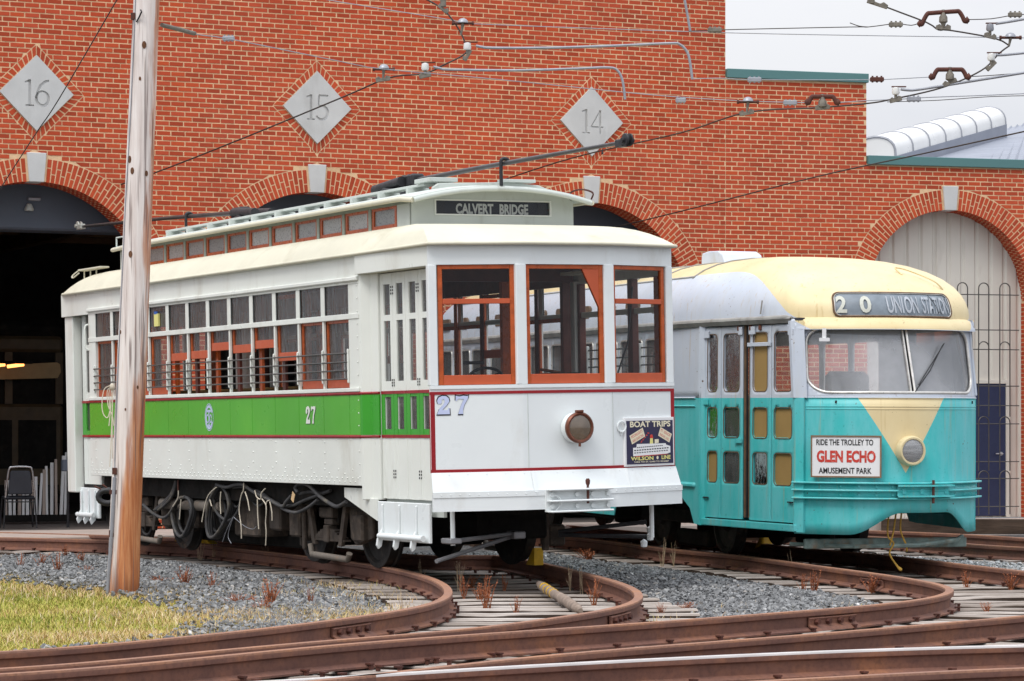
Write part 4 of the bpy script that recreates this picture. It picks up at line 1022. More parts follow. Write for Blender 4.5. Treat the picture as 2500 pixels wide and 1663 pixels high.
# ---- vestibule sides, doors
for s in (-1, 1):
    def yy(a, b): return (min(s*a, s*b), max(s*a, s*b))
    if s < 0: jm = MB().prism([(.62, s*1.20), (.66, s*1.195), (.735, s*1.13), (.86, s*1.115), (.86, s*1.06), (.62, s*1.06)], .685, 2.80)
    if s < 0: jo = jm.build('door_jamb', m_white, T27, bev=.006)
    if s < 0: MB().prism([(.622, s*1.2025), (.662, s*1.1975), (.737, s*1.1325), (.862, s*1.1175), (.862, s*1.1), (.622, s*1.1)], 1.293, 1.672).build('jamb_green', m_green2, T27)
    for z in (1.265, 1.672) if s < 0 else (): MB().tube([(.62, s*1.2, z+.013), (.66, s*1.195, z+.013), (.735, s*1.13, z+.013), (.862, s*1.115, z+.013)], .014, 6).build('belt_rail', m_red, T27)
    P27('platform_fascia', m_white, .62, XF, *yy(1.19, 1.235), 2.80, 2.985, .003)
    P27('door_soffit', m_cream, .62, XF, *yy(.95, 1.19), 2.80, 2.83, 0)
    # folding doors on the near side, a window wall on the far side
    if s < 0:
        # four folding door panels
        for k in range(4):
            x0 = .868+k*.278; x1 = x0+.272; lf = empty('door_panel', parent=T27); y0, y1 = yy(1.06, 1.092); dep = .012*(k % 2)
            y0 -= dep*s*0; holes = [(1.345, 1.645, m_green2), (1.79, 2.35, None), (2.405, 2.69, None)]
            xa, xb = x0+.075, x1-.055
            P27('stile', m_white, x0, xa, y0, y1, .70, 2.79, .003, lf); P27('stile', m_white, xb, x1, y0, y1, .70, 2.79, .003, lf)
            for za, zb in ((.70, 1.265), (1.70, 1.79), (2.35, 2.405), (2.69, 2.79)): P27('rail', m_white, xa, xb, y0+.002, y1-.002, za, zb, 0, lf)
            for za, zb in ((1.293, 1.345), (1.645, 1.672)): P27('green_rail', m_green2, xa, xb, y0+.001, y1-.001, za, zb, 0, lf)
            for a_, b_ in ((x0, xa), (xb, x1)): P27('green_stile', m_green2, a_, b_, *yy(1.088, 1.0945), 1.293, 1.672, 0, lf)
            for za in (1.265, 1.672): P27('red_stripe', m_red, x0, x1, *yy(1.07, 1.098), za, za+.028, 0, lf)
            for za, zb, _ in holes: P27('pane', m_oldglass, xa-.005, xb+.005, *yy(1.074, 1.078), za-.005, zb+.005, 0, lf)
            if k in (0, 2) and s < 0:
                hp = MB()
                for z in (.90, .93, .96, 1.75, 1.775, 1.80, 2.60, 2.63, 2.66):
                    for xx in (x1-.022, x1+.018): hp.box(xx-.006, xx+.006, -1.0975, -1.085, z-.009, z+.009)
                tag(hp.build('hinge_slots', m_black, lf), kind='stuff')

    else:
        P27('platform_panel', m_white, .62, XF-.02, 1.17, 1.20, .70, 1.70, .004)
        P27('platform_rail', m_white, .62, XF-.02, 1.15, 1.205, 1.70, 1.738, .004); P27('platform_rail', m_white, .62, XF-.02, 1.15, 1.205, 2.388, 2.44, .004); P27('platform_rail', m_white, .62, XF-.02, 1.15, 1.205, 2.718, 2.81, .004)
        for x in (.62, 1.13, 1.66, 2.16): P27('platform_post', m_brown if x < 2 else m_orange, x-.045, x+.045, 1.13, 1.20, 1.738, 2.718, .004)
        for x in (.62, 1.13, 1.66):
            w = empty('platform_window', parent=T27)
            MB().add([(x+.04, 1.18, 1.738), (x+.50, 1.18, 1.738), (x+.50, 1.18, 2.72), (x+.04, 1.18, 2.72)], [(0, 1, 2, 3)]).build('pane', m_glass, w)
            for z in (1.825, 1.905, 1.985, 2.068): MB().tube([(x, 1.225, z), (x+.52, 1.225, z)], .0085, 6).build('bar', m_bar, w)
            P27('bracket', m_white, x+.02, x+.045, 1.20, 1.235, 1.785, 2.11, .006, w)
    # folding step under the door
    fs_ = empty('folding_step', parent=T27) if s < 0 else None
    if s < 0:
        P27('step_plate', m_white2, .86, 1.98, *yy(1.12, 1.15), .315, .675, .006, fs_)
        for x in (.98, 1.35, 1.72):
            MB().prism([(s*1.15, .655), (s*1.165, .645), (s*1.17, .42), (s*1.215, .33), (s*1.225, .27), (s*1.205, .235), (s*1.175, .26), (s*1.15, .38)], x-.014, x+.016, ax='x').build('step_arm', m_white2, fs_, bev=.004)
        MB().cyl((1.0, s*1.20, .36), (1.95, s*1.20, .36), .028).build('step_tube', m_white2, fs_, smooth=40)
        P27('riser_back', m_sage, .87, 2.1, *yy(1.03, 1.06), .55, .70, 0)
        # sloping bracket plate behind the step
        MB().prism([(.10, .79), (.10, .70), (.86, .49), (.86, .70), (.72, .70), (.55, .79)], *yy(1.135, 1.155), ax='y').build('bracket_plate', m_white, T27, bev=.003)
    # rear platform
    P27('rear_fascia', m_white, -8.25, XB0, *yy(1.16, 1.20), 2.72, 2.985, .003)
    P27('rear_corner_post', m_white, -8.22, -7.93, *yy(1.05, 1.17), .60, 2.72, .012)
    P27('rear_door_stile', m_white, -7.88, -7.74, *yy(1.04, 1.07), .70, 2.72, .003); P27('rear_door_stile', m_white, -7.45, XB0, *yy(1.04, 1.07), .70, 2.72, .003)
    P27('rear_door_panel', m_white, -7.74, -7.45, *yy(1.045, 1.065), .70, 1.265, .003); P27('rear_door_green', m_green2, -7.88, XB0, *yy(1.05, 1.078), 1.293, 1.345, 0)
    P27('rear_door_green', m_green2, -7.88, -7.74, *yy(1.05, 1.078), 1.345, 1.672, 0); P27('rear_door_green', m_green2, -7.45, XB0, *yy(1.05, 1.078), 1.345, 1.672, 0)
    for z in (1.265, 1.672): P27('rear_belt_rail', m_red, -7.88, XB0, *yy(1.05, 1.085), z, z+.028, 0)
    P27('rear_door_rail', m_white, -7.74, -7.45, *yy(1.045, 1.065), 2.30, 2.37, 0); P27('rear_door_rail', m_white, -7.74, -7.45, *yy(1.045, 1.065), 1.70, 1.80, 0)
    P27('rear_door_pane', m_oldglass, -7.75, -7.44, *yy(1.053, 1.057), 1.34, 2.72, 0)
    rs_ = empty('folding_step', parent=T27)
    P27('step_plate', m_white2, -7.95, XB0, *yy(1.08, 1.11), .30, .66, .006, rs_)
    for x in (-7.85, -7.6, -7.36): MB().prism([(s*1.11, .64), (s*1.13, .62), (s*1.135, .40), (s*1.19, .28), (s*1.17, .23), (s*1.12, .28)], x-.015, x+.015, ax='x').build('step_arm', m_white2, rs_)
    MB().cyl((-7.9, s*1.16, .34), (-7.3, s*1.16, .34), .028).build('step_tube', m_white2, rs_, smooth=40)
    MB().tube(spline([(-7.22, s*1.21, 2.60), (-7.23, s*1.25, 2.56), (-7.23, s*1.25, 2.34), (-7.22, s*1.21, 2.30)], 4), .012, 6).build('grab_handle', m_white, T27, smooth=50)
# rear end wall
P27('rear_dash', m_white2, -8.25, -8.22, -1.15, 1.15, .6, 1.70, .004); P27('rear_header', m_white, -8.25, -8.22, -1.15, 1.15, 2.6, 2.985, .004)
for y in (-1.1, -.4, .4, 1.1): P27('rear_window_post', m_white, -8.25, -8.20, y-.05, y+.05, 1.70, 2.6, .004)
P27('rear_pane', m_glass, -8.235, -8.231, -1.1, 1.1, 1.7, 2.6, 0)
# bulkheads
for xb in (XB1-.04, XB0+.04):
    P27('bulkhead_header', m_brown, xb-.02, xb+.02, -1.1, 1.1, 2.74, 3.0, 0)
    for y in (-1.02, -.36, .36, 1.02): P27('bulkhead_post', m_orange if abs(y) < .5 else m_brown, xb-.03, xb+.03, y-.045, y+.045, .9, 2.74, .004)
    for y0, y1 in ((-1.02, -.36), (.36, 1.02)): P27('bulkhead_panel', m_brown, xb-.015, xb+.015, y0, y1, .9, 1.55, 0)
# motorman's gear
bw = MB(); bw.tube([(1.98+.02*math.sin(R(a)), -.56+.17*math.cos(R(a)), 1.80+.16*math.sin(R(a))*.55) for a in range(0, 360, 15)], .014, 8, closed=True)
for a in (30, 150, 270): bw.cyl((1.98, -.56, 1.79), (1.98, -.56+.17*math.cos(R(a)), 1.80+.09*math.sin(R(a))), .009, n=6)
bw.build('brake_wheel', m_black, T27, smooth=50)
MB().cyl((1.98, -.56, .9), (1.98, -.56, 1.79), .02).build('brake_staff', m_black, T27, smooth=50)
P27('controller', m_black, 1.75, 2.05, .10, .40, .9, 1.84, .02); MB().cyl((1.9, .25, 1.84), (1.9, .05, 1.87), .014).build('controller_handle', m_brass, T27)
P27('air_brake_pipe', m_black, 2.05, 2.08, -.82, -.62, 1.92, 1.95, .004)
MB().tube([(2.2, .86, 2.62), (2.2, .80, 2.1), (2.2, .68, 1.80)], .009, 6).build('wiper', m_black, T27)
# ---- roofs
def loopN(P_, n):      # resample closed 2-D loop to n points
    P_ = [Vector((a, b, 0)) for a, b in P_]; P_.append(P_[0]); L = [0]
    for a, b in zip(P_, P_[1:]): L.append(L[-1]+(b-a).length)
    out = []
    for i in range(n):
        d = L[-1]*i/n; k = max(j for j in range(len(L)-1) if L[j] <= d+1e-9); out.append(P_[k].lerp(P_[k+1], (d-L[k])/(L[k+1]-L[k])))
    return out
EO = .045
def eave(x0, n=9):
    fr = front_plan(EO+.02, 5); left = [(x, -(HW+EO)) for x in np.linspace(XB0-.2, XB1+.6, 26)]; right = [(x, HW+EO) for x in np.linspace(XB1+.6, XB0-.2, 26)]
    rear = [(-8.05, HW+EO), (-8.32, 1.16), (-8.40, .6), (-8.42, 0), (-8.40, -.6), (-8.32, -1.16), (-8.05, -HW-EO)]
    return left + [(p.x, p.y) for p in fr] + right + rear
EV = eave(0)
CYH, CX0, CX1 = .855, -7.05, 1.085
def inner_pt(p):
    x = min(max(p[0], CX0+.05), CX1-.03); y = max(-CYH+.02, min(CYH-.02, p[1])); return (x, y)
rows = []
for k in range(9):
    t = k/8; e_ = 1-(1-t)**2.7
    rw = []
    for p in EV:
        q = inner_pt(p); end = (p[0] > CX1 or p[0] < CX0)
        zi = 3.235
        rw.append((lerp(p[0], q[0], t), lerp(p[1], q[1], t), lerp(2.998, zi, e_)))
    rows.append(rw)
MB().grid(rows, closed=True).build('lower_roof', m_cream, T27, smooth=35)
MB().tube([(p[0], p[1], 2.990) for p in EV], .016, 8, closed=True).build('gutter', m_cream, T27, smooth=60)
MB().grid([[(p[0]*1.0, p[1], 2.978) for p in EV], [(p[0]*.985, p[1]*.93, 2.975) for p in EV]], closed=True).build('eave_soffit', m_white, T27)
B('ceiling', m_cream, T27, CX0+.05, CX1-.05, -.83, .83, 3.19, 3.20); B('platform_ceiling', m_cream, T27, CX1-.04, 2.1, -1.05, 1.05, 2.95, 2.965)
# clerestory
for s in (-1, 1):
    def yy(a, b): return (min(s*a, s*b), max(s*a, s*b))
    P27('clerestory_base', m_cream, CX0, CX1-.03, *yy(CYH-.02, CYH+.012), 3.18, 3.236, .003)
    P27('clerestory_head', m_sagedk, CX0, CX1-.03, *yy(CYH-.03, CYH), 3.445, 3.50, 0)
    P27('clerestory_end', m_sage, .775, CX1-.03, *yy(CYH-.03, CYH+.002), 3.236, 3.445, 0)
    for i in range(12):
        x0 = .178-i*.63; x1 = x0+.565
        P27('clerestory_post', m_sagedk, x0-.062, x0-.002, *yy(CYH-.03, CYH+.004), 3.236, 3.445, .003)
        cw = empty('clerestory_window', parent=T27)
        for a, b, c, d in ((x0, x1, 3.236, 3.276), (x0, x1, 3.420, 3.445), (x0, x0+.045, 3.276, 3.420), (x1-.045, x1, 3.276, 3.420)): P27('frame', m_orange, a, b, *yy(CYH-.035, CYH-.008), c, d, 0, cw)
        P27('pane', m_mesh, x0+.025, x1-.025, *yy(CYH-.026, CYH-.020), 3.26, 3.43, 0, cw)
P27('clerestory_rear', m_sage, CX0, CX0+.03, -CYH, CYH, 3.236, 3.5, 0)
# deck roof
def deck_z(y): return 3.49 + .115*(1-(abs(y)/.97)**2.2)
rows = []
nose = [(CX1+.04+.20*math.cos(R(a))**.8 if True else 0, math.sin(R(a))) for a in range(-90, 91, 15)]
xs = list(np.linspace(CX0-.12, CX1+.02, 10)) + [CX1+.10, CX1+.17, CX1+.22]
wsc = [.90] + [.965]*9 + [.965, .955, .93]
def deck_row(y_frac, dz=0, grow=0):
    return [(x + .12*(1-y_frac*y_frac)*max(0, (x-CX1+.1)), y_frac*(w+grow), deck_z(y_frac*.97)+dz - .02*max(0, x-CX1)/.2) for x, w in zip(xs, wsc)]
fr_ = [-1, -.96, -.85, -.7, -.5, -.25, 0, .25, .5, .7, .85, .96, 1]
MB().grid([deck_row(f) for f in fr_]).build('deck_roof', m_sage, T27, smooth=40, solid=.035)
for f in (-1, 1):
    MB().tube([(x, y, z-.012) for x, y, z in deck_row(f, 0, .01)], .024, 8).build('deck_eave', m_cream, T27, smooth=60)
MB().tube([deck_row(f)[-1][0:2] + (deck_row(f)[-1][2]-.012,) for f in fr_], .024, 8).build('deck_front_edge', m_sage, T27, smooth=60)
# destination box on the clerestory front
db = empty('destination_sign', (CX1, 0, 0), parent=T27)
fpoly = [(-CYH, 3.18), (CYH, 3.18), (CYH, 3.475)] + [(y, deck_z(y)-.022) for y in np.linspace(.8, -.8, 13)] + [(-CYH, 3.475)]
hole = [(-.60, 3.345), (.60, 3.345), (.60, 3.475), (-.60, 3.475)]
tr = tessellate_polygon([[Vector((a, b, 0)) for a, b in fpoly], [Vector((a, b, 0)) for a, b in hole]])
MB().add([(0, a, b) for a, b in fpoly+hole], [tuple(q) for q in tr]).build('sign_face', m_sage, db)
for y0, y1, z0, z1 in ((-.615, .615, 3.472, 3.485), (-.615, .615, 3.335, 3.348), (-.615, -.60, 3.345, 3.475), (.60, .615, 3.345, 3.475)): B('sign_bezel', m_white, db, -.02, .008, y0, y1, z0, z1)
B('roll_cloth', m_signblack, db, -.05, -.045, -.6, .6, 3.34, 3.48); B('roll_cloth_end', m_inkblack, db, -.042, -.04, -.6, -.49, 3.34, 3.48); B('roll_cloth_end', m_inkblack, db, -.042, -.04, .49, .6, 3.34, 3.48)
t = MB(); text(t, 'CALVERT', -.375, .02, 3.352, 3.452, lambda a, b: (-.038, a, b), 0, .042); text(t, 'BRIDGE', .085, .39, 3.352, 3.452, lambda a, b: (-.038, a, b), 0, .042)
tag(t.build('lettering', m_signwhite, db), kind='stuff'); B('sign_pane', m_darkglass, db, -.014, -.011, -.61, .61, 3.338, 3.482)
# roof running boards
for y0, y1, x0, x1 in ((-.56, -.44, -6.3, .75), (.44, .56, -6.3, .75)):
    P27('running_board', m_sage, x0, x1, y0, y1, 3.635, 3.66, .003)
    for k in range(11): P27('board_cleat', m_sage, x0+.15+k*.66, x0+.20+k*.66, y0-.05, y1+.05, 3.56, 3.635, 0)
P27('running_board_step', m_sage, .62, .95, -.60, -.30, 3.66, 3.70, .004)
bp_ = MB().prism([(-.62, 3.55), (.62, 3.55), (.60, 3.60), (.50, 3.635), (.18, 3.66), (-.55, 3.635), (-.61, 3.60)], 1.02, 1.06, ax='x').build('pole_hook_board', m_sage, T27, bev=.004)
P27('hook_plate', m_sage, .98, 1.10, .10, .45, 3.655, 3.685, .003)
def trolley_pole(x0, x1, z0, z1, sgn, tipmat, kx):
    tp = empty('trolley_pole', (x0, 0, 0), parent=T27)
    MB().tube(spline([(0, 0, z0), ((x1-x0)*.4, 0, lerp(z0, z1, .42)+.01), (x1-x0, 0, z1)], 6), np.linspace(.030, .017, 13), 8).build('pole', MAT('pole_tube', (.07, .068, .068), .4, metal=.4, var=.2), tp, smooth=60)
    B('base_plate', m_black, tp, -.55, .35, -.25, .25, 3.62, 3.67, .01)
    for y in (-.10, .10): MB().cyl((-.55*sgn, y, 3.76), (.1*sgn, y, 3.80), .055, n=12).build('spring', m_black, tp, smooth=40)
    MB().cyl((.0, 0, 3.66), (.0, 0, 3.80), .09, n=12).build('pivot', m_black, tp, smooth=40)
    for dx in (.02, .14, .24): B('clamp', m_black, tp, dx*sgn-.04, dx*sgn+.04, -.07, .07, z0-.06, z0+.07, .02)
    MB().tube([(.0-.4*sgn, -.16, 3.68), (-.2*sgn, -.16, 3.74), (.2*sgn, -.14, 3.70)], .02, 6).build('linkage', m_black, tp)
    B('base_block', m_black, tp, -.42, .30, -.12, .12, 3.67, 3.74, .02)
    d = Vector((x1-x0, 0, z1-z0)).normalized()
    M4 = Matrix.Translation((x1-x0, 0, z1+.015)) @ Matrix.Rotation(R(90), 4, 'X')
    MB().lathe([(.025, -.036), (.054, -.032), (.058, -.016), (.030, -.008), (.030, .008), (.058, .016), (.054, .032), (.025, .036)], 16, M4).build('trolley_wheel', tipmat, tp, smooth=40)
    B('harp', tipmat, tp, x1-x0-.10*sgn-.07, x1-x0-.10*sgn+.07, -.035, .035, z1-.04, z1+.03, .01); MB().cyl((x1-x0, -.06, z1+.01), (x1-x0, .06, z1+.01), .022, n=8).build('axle', tipmat, tp)
    hk = MB(); hx = kx-x0; zz = lerp(z0, z1, (kx-x0)/(x1-x0)); hk.tube(spline([(hx, -.04, 3.60), (hx, -.04, zz+.0), (hx, -.03, zz+.045), (hx, .02, zz+.05), (hx, .05, zz+.02)], 4), .018, 8)
    hk.build('pole_hook', m_black, tp, smooth=60)
    MB().tube([(x1-x0-.45*sgn, 0, z1-.03), (x1-x0-.45*sgn+.012, 0, z1-.07), (x1-x0-.45*sgn-.012, 0, z1-.07), (x1-x0-.45*sgn, 0, z1-.03)], .006, 6).build('rope_eye', m_black, tp)
trolley_pole(-.83, 3.68, 3.80, 3.80, 1, m_black, 1.34)
trolley_pole(-5.2, -11.1, 3.80, 4.02, -1, MAT('pale_trolley_wheel', (.40, .40, .36), .5, metal=.3), -7.0)
# roof step and hoops at the rear, rear handrail, lamp hook on the far edge
rsp = empty('roof_step', parent=T27)
for x in (-7.95, -7.72, -7.50): MB().cyl((x, -1.0, 3.10), (x, -1.0, 3.27), .009, n=6).build('leg', m_cream, rsp)
P27('tread', m_cream, -8.02, -7.2, -1.06, -.94, 3.27, 3.29, .004, rsp)
MB().tube(spline([(-8.02, -1.06, 3.27), (-8.10, -1.10, 3.22), (-8.02, -1.12, 3.19), (-7.85, -1.10, 3.24)], 4), .008, 6).build('loop', m_cream, rsp)
MB().tube([(-7.1, -.88, 3.5), (-7.1, -.88, 3.62), (-6.3, -.88, 3.62), (-6.3, -.88, 3.5)], .010, 6).build('deck_rail', m_sage, T27)
MB().tube(spline([(.95, .88, 3.50), (.95, .90, 3.58), (1.12, .93, 3.60), (1.25, .98, 3.56), (1.22, .98, 3.50)], 4), .009, 6).build('rope_guide', m_bronze, T27)
# yellow note in the fifth window
P27('paper_note', m_yell, G0+3*PITCH+.17, G0+3*PITCH+.30, -1.205, -1.2035+.02, 2.50, 2.64, 0); P27('tape', MAT('blue_tape', (.03, .12, .45)), G0+3*PITCH+.18, G0+3*PITCH+.26, -1.207, -1.19, 2.635, 2.665, 0)
# ---- trucks
def wheelset(x, par):
    for s in (-1, 1):
        M4 = Matrix.Translation((x, s*.7175, .38)) @ Matrix.Rotation(R(-90*s), 4, 'X')
        MB().lathe([(.08, -.06), (.38+.025, -.055), (.405, -.03), (.382, -.022), (.378, .06), (.33, .065), (.31, .03), (.12, .03), (.10, .08), (.06, .085)], 32, M4).build('wheel', m_wheel, par, smooth=35)
    MB().cyl((x, -.75, .38), (x, .75, .38), .07).build('axle', m_wheel, par, smooth=40)
for xc, nm in ((-.78, 'truck'), (-6.1, 'truck')):
    tk = empty(nm, parent=T27)
    wheelset(xc+.78, tk); wheelset(xc-.78, tk)
    for s in (-1, 1):
        def yy(a, b): return (min(s*a, s*b), max(s*a, s*b))
        fr2 = [(xc+1.02, .30), (xc+1.02, .50), (xc+.70, .62), (xc+.56, .88), (xc+.40, .88), (xc+.40, .80), (xc-.40, .80), (xc-.40, .88), (xc-.56, .88), (xc-.70, .62), (xc-1.02, .50), (xc-1.02, .30), (xc-.62, .22), (xc-.50, .28), (xc-.46, .62), (xc+.46, .62), (xc+.50, .28), (xc+.62, .22)]
        MB().prism(fr2, *yy(.86, .93), ax='y').build('side_frame', m_truck, tk, bev=.012)
        for sx in (-1, 1):
            MB().prism([(xc+sx*.50, .60), (xc+sx*.42, .60), (xc+sx*.28, .20), (xc+sx*.36, .20)], *yy(.93, .97), ax='y').build('hanger_link', m_truck, tk, bev=.006)
            P27('axle_box', m_truck, xc+sx*.78-.13, xc+sx*.78+.13, *yy(.88, .99), .26, .52, .02, tk)
            MB().cyl((xc+sx*.46, s*.93, .62), (xc+sx*.46, s*1.0, .62), .028, n=8).build('link_pin', m_truck, tk)
        for k in range(5):
            L = .40-.055*k; MB().prism([(xc-L, .245+.022*k), (xc+L, .245+.022*k), (xc+L, .262+.022*k), (xc, .285+.022*k), (xc-L, .262+.022*k)], *yy(.88, .96), ax='y').build('spring_leaf', m_truck, tk)
        P27('spring_buckle', m_truck, xc-.06, xc+.06, *yy(.87, .98), .23, .40, .01, tk); P27('bolster_block', m_truck, xc-.18, xc+.14, *yy(.86, .97), .47, .58, .015, tk); P27('bolster_pad', m_truck, xc-.10, xc+.10, *yy(.86, .95), .40, .46, .01, tk)
        P27('strap', m_truck, xc-.60, xc-.55, *yy(.94, .98), .14, .66, .01, tk)
        MB().tube([(xc-.40, s*.97, .20), (xc-.36, s*.97, .10), (xc+.52, s*.97, .08), (xc+.56, s*.97, .14)], .032, 8).build('guard_tube', m_pipe, tk, smooth=50)
        P27('brake_hanger', m_truck, xc-.98, xc-.92, *yy(.80, .85), .16, .72, .01, tk)
    P27('bolster', m_under, xc-.15, xc+.15, -.9, .9, .42, .62, 0, tk); P27('motor', m_under, xc+.15, xc+.62, -.5, .5, .18, .62, .05, tk); P27('motor', m_under, xc-.62, xc-.15, -.5, .5, .18, .62, .05, tk)
    P27('transom', m_under, xc+.95, xc+1.02, -.9, .9, .30, .5, 0, tk); P27('transom', m_under, xc-1.02, xc-.95, -.9, .9, .30, .5, 0, tk)
# underfloor equipment and light-blocking boxes
MB().cyl((-5.4, -.98, .52), (-3.55, -.98, .52), .062, n=14).build('air_pipe', m_pipe, T27, smooth=40)
P27('light_block_box', m_under, -5.0, -2.0, -.25, .55, .13, .72, .02); P27('far_light_block_box', m_under, -4.9, -3.2, .5, 1.05, .16, .74, .02); P27('resistor_box', m_truck, -3.3, -2.6, -.95, -.55, .22, .74, .02); P27('resistor_box', m_under, -4.6, -3.5, -.8, -.2, .25, .75, .02); P27('contactor_box', m_truck, -2.45, -2.15, -.9, -.6, .30, .72, .02)  # first two boxes are added to block light passing under the floor
P27('line_breaker', m_under, -3.1, -2.0, .2, .95, .25, .75, .02); MB().cyl((-2.3, .35, .5), (-3.9, .35, .5), .2, n=16).build('air_tank', m_under, T27, smooth=40)
MB().cyl((-2.05, -1.0, .79), (-2.05, -1.0, .62), .04).build('junction_box', m_pipe, T27)
# lifeguard rods at the front
for a, b in (((2.20, -1.02, .34), (1.55, -.05, .36)), ((2.05, -1.12, .16), (1.55, -.1, .33)), ((1.62, .35, .36), (2.05, 1.05, .44)), ((1.62, .35, .33), (2.0, 1.1, .30))):
    MB().cyl(a, b, .020, n=8).build('draw_rod', m_rod if a[1] < 0 else m_black, T27, smooth=40)
for y in (-1.0, 1.05): MB().cyl((2.15, y, .30), (2.15, y, .64), .022, n=8).build('lifeguard_post', m_white2, T27, smooth=40)
for p in ((2.03, 1.10, .30), (2.05, 1.02, .24), (1.98, 1.13, .36)): MB().lathe([(.0, -.04), (.03, -.03), (.035, .02), (.0, .045)], 10, Matrix.Translation(p)).build('rod_fitting', m_white2, T27, smooth=40)
P27('clevis', m_rod, 1.5, 1.68, -.14, -.02, .31, .38, .01); P27('clevis', m_rod, 2.02, 2.22, -1.06, -.94, .315, .365, .01)
P27('front_hanger', m_truck, 1.4, 1.46, .28, .34, .18, .6, .01); P27('track_brake', m_under, 1.2, 1.5, -.3, .3, .30, .58, .02); P27('sand_box', m_truck, 1.25, 1.45, .34, .52, .22, .42, .02)
# ---- cables and strings hanging under the near side
def cable(name, pts, y, r_, mat=m_cable, par=T27, n=6):
    P_ = [onside(px, py, y + (dy[0] if dy else 0)) for px, py, *dy in pts]; return MB().tube(spline(P_, n), r_, 7).build(name, mat, par, smooth=60)
def zz(x, y): return 340+x/6.272, 1150+y/6.272
def z2(x, y): return 680+x/6.272, 1150+y/6.272
YC = -1.06
for d in (0, 26, 60): cable('cable', [zz(560+d*.3, 150), zz(500+d*.5, 330), zz(380+d, 470), zz(230+d, 600)], YC-.01*d/26, .0165)
cable('cable', [zz(60, 520), zz(200, 640), zz(340, 715), zz(440, 680), zz(520, 560), zz(600, 430), zz(700, 400)], YC-.05, .018)
for d, yo in ((0, 0), (34, .06), (62, .12)):
    c = [(640+d, 400), (520+d*.8, 560), (505+d*.6, 720), (560+d*.5, 930), (640+d*.5, 1005), (720+d, 900), (800+d, 640), (770+d, 450), (690+d, 395)]
    cable('cable_coil', [zz(*p) for p in c], YC-.04+yo, .0185)
for d, yo in ((0, 0), (45, .05), (90, .10), (150, .14)):
    c = [(1180+d, 240), (1070+d*.9, 480), (1030+d*.8, 760), (1060+d*.7, 990), (1150+d*.6, 1000), (1290+d*.7, 800), (1370+d*.7, 560), (1330+d*.9, 330), (1250+d, 230)]
    cable('cable_coil', [zz(*p) for p in c], YC-.04+yo, .0185)
cable('cable', [zz(1150, 400), zz(1170, 600), zz(1300, 740), zz(1420, 740), zz(1520, 600), zz(1560, 420)], YC+.02, .017)
cable('cable', [zz(1180, 210), zz(1330, 250), zz(1480, 210), zz(1600, 215), zz(1750, 320), zz(1950, 420), zz(2180, 540), z2(120, 470), z2(200, 380)], YC-.07, .0185)
cable('cable', [zz(1440, 250), zz(1600, 240), zz(1700, 280), zz(1860, 330), zz(2000, 430), zz(2150, 520)], YC-.03, .017)
cable('cable', [z2(0, 500), z2(60, 540), z2(240, 520), z2(400, 450), z2(560, 390), z2(800, 300)], YC-.02, .0175)
cable('cable', [z2(40, 560), z2(160, 620), z2(300, 630), z2(480, 540), z2(600, 440)], YC-.05, .017)
cable('cable_coil', [z2(300, 330), z2(260, 260), z2(330, 195), z2(440, 210), z2(540, 290), z2(620, 380), z2(760, 480), z2(900, 545), z2(1040, 470)], YC-.08, .0195)
cable('cable', [z2(330, 350), z2(480, 320), z2(640, 340), z2(800, 300)], YC+.02, .018)
for pts in ([(1600, 180), (1595, 300), (1560, 380), (1530, 600), (1560, 830), (1565, 1035)], [(1620, 320), (1660, 440), (1690, 610)], [(1180, 250), (1060, 370), (1000, 560), (960, 780)], [(600, 300), (590, 420), (515, 545)], [(640, 440), (615, 740)],
            [(1770, 300), (1800, 400), (1860, 430), (1870, 340), (1930, 270)], [(1810, 430), (1815, 650), (1830, 890)], [(1880, 430), (1940, 520), (1945, 650), (1935, 800), (1945, 940), (1935, 1140)], [(1990, 450), (1950, 480), (1945, 600)], [(2000, 470), (2030, 620), (2035, 760)], [(1250, 320), (1240, 480), (1250, 660)], [(1080, 440), (1110, 540)]):
    cable('string', [zz(*p) for p in pts], YC-.10, .0065, m_string, n=4)
for pts in ([(1440, 700), (1340, 900), (1275, 1085)], [(1440, 700), (1360, 980), (1410, 1110)], [(1450, 710), (1620, 850), (1740, 890), (1790, 850)]): cable('thin_lead', [zz(*p) for p in pts], YC-.08, .0035, m_steel, n=4)
r2 = random.Random(12)
for k in range(16):
    x0 = r2.uniform(60, 2000); w = r2.uniform(180, 520); s0 = r2.uniform(140, 260); dp = r2.uniform(120, 480)
    cable('cable', [zz(x0, s0), zz(x0+w*.25, s0+dp*.75), zz(x0+w*.5, s0+dp), zz(x0+w*.8, s0+dp*.6), zz(x0+w, s0+r2.uniform(-20, 60))], YC+r2.uniform(.02, .22), r2.uniform(.010, .018), m_cable if k % 3 else m_black)
for k, (xc_, zc_, r0) in enumerate(((700, 720, 150), (1210, 650, 190), (1330, 600, 170), (120, 780, 130))):
    cable('cable_coil', [zz(xc_+r0*.62*math.cos(R(t)), zc_+r0*1.5*math.sin(R(t))) for t in range(-90, 271, 30)], YC+.05+.04*k, .017)
P27('light_block_panel', m_under, -5.2, -1.7, -.62, -.45, .10, .78, .02); P27('brake_cylinder_box', m_truck, -5.1, -4.7, -.85, -.6, .25, .6, .03)  # long black panel added to keep the apron's glow from showing through
MB().cyl(onside(*zz(595, 130), YC-.1), onside(*zz(595, 300), YC-.1), .010, n=6).build('hook_rod', m_bronze, T27)
c = onside(*z2(222, 400), YC-.14); tagp = MB().box(-.035, .035, -.002, .002, -.045, .045).build('paper_tag', MAT('manila_tag', (.62, .42, .22), .8), T27); tagp.location = c; tagp.rotation_euler = (0, R(28), 0)
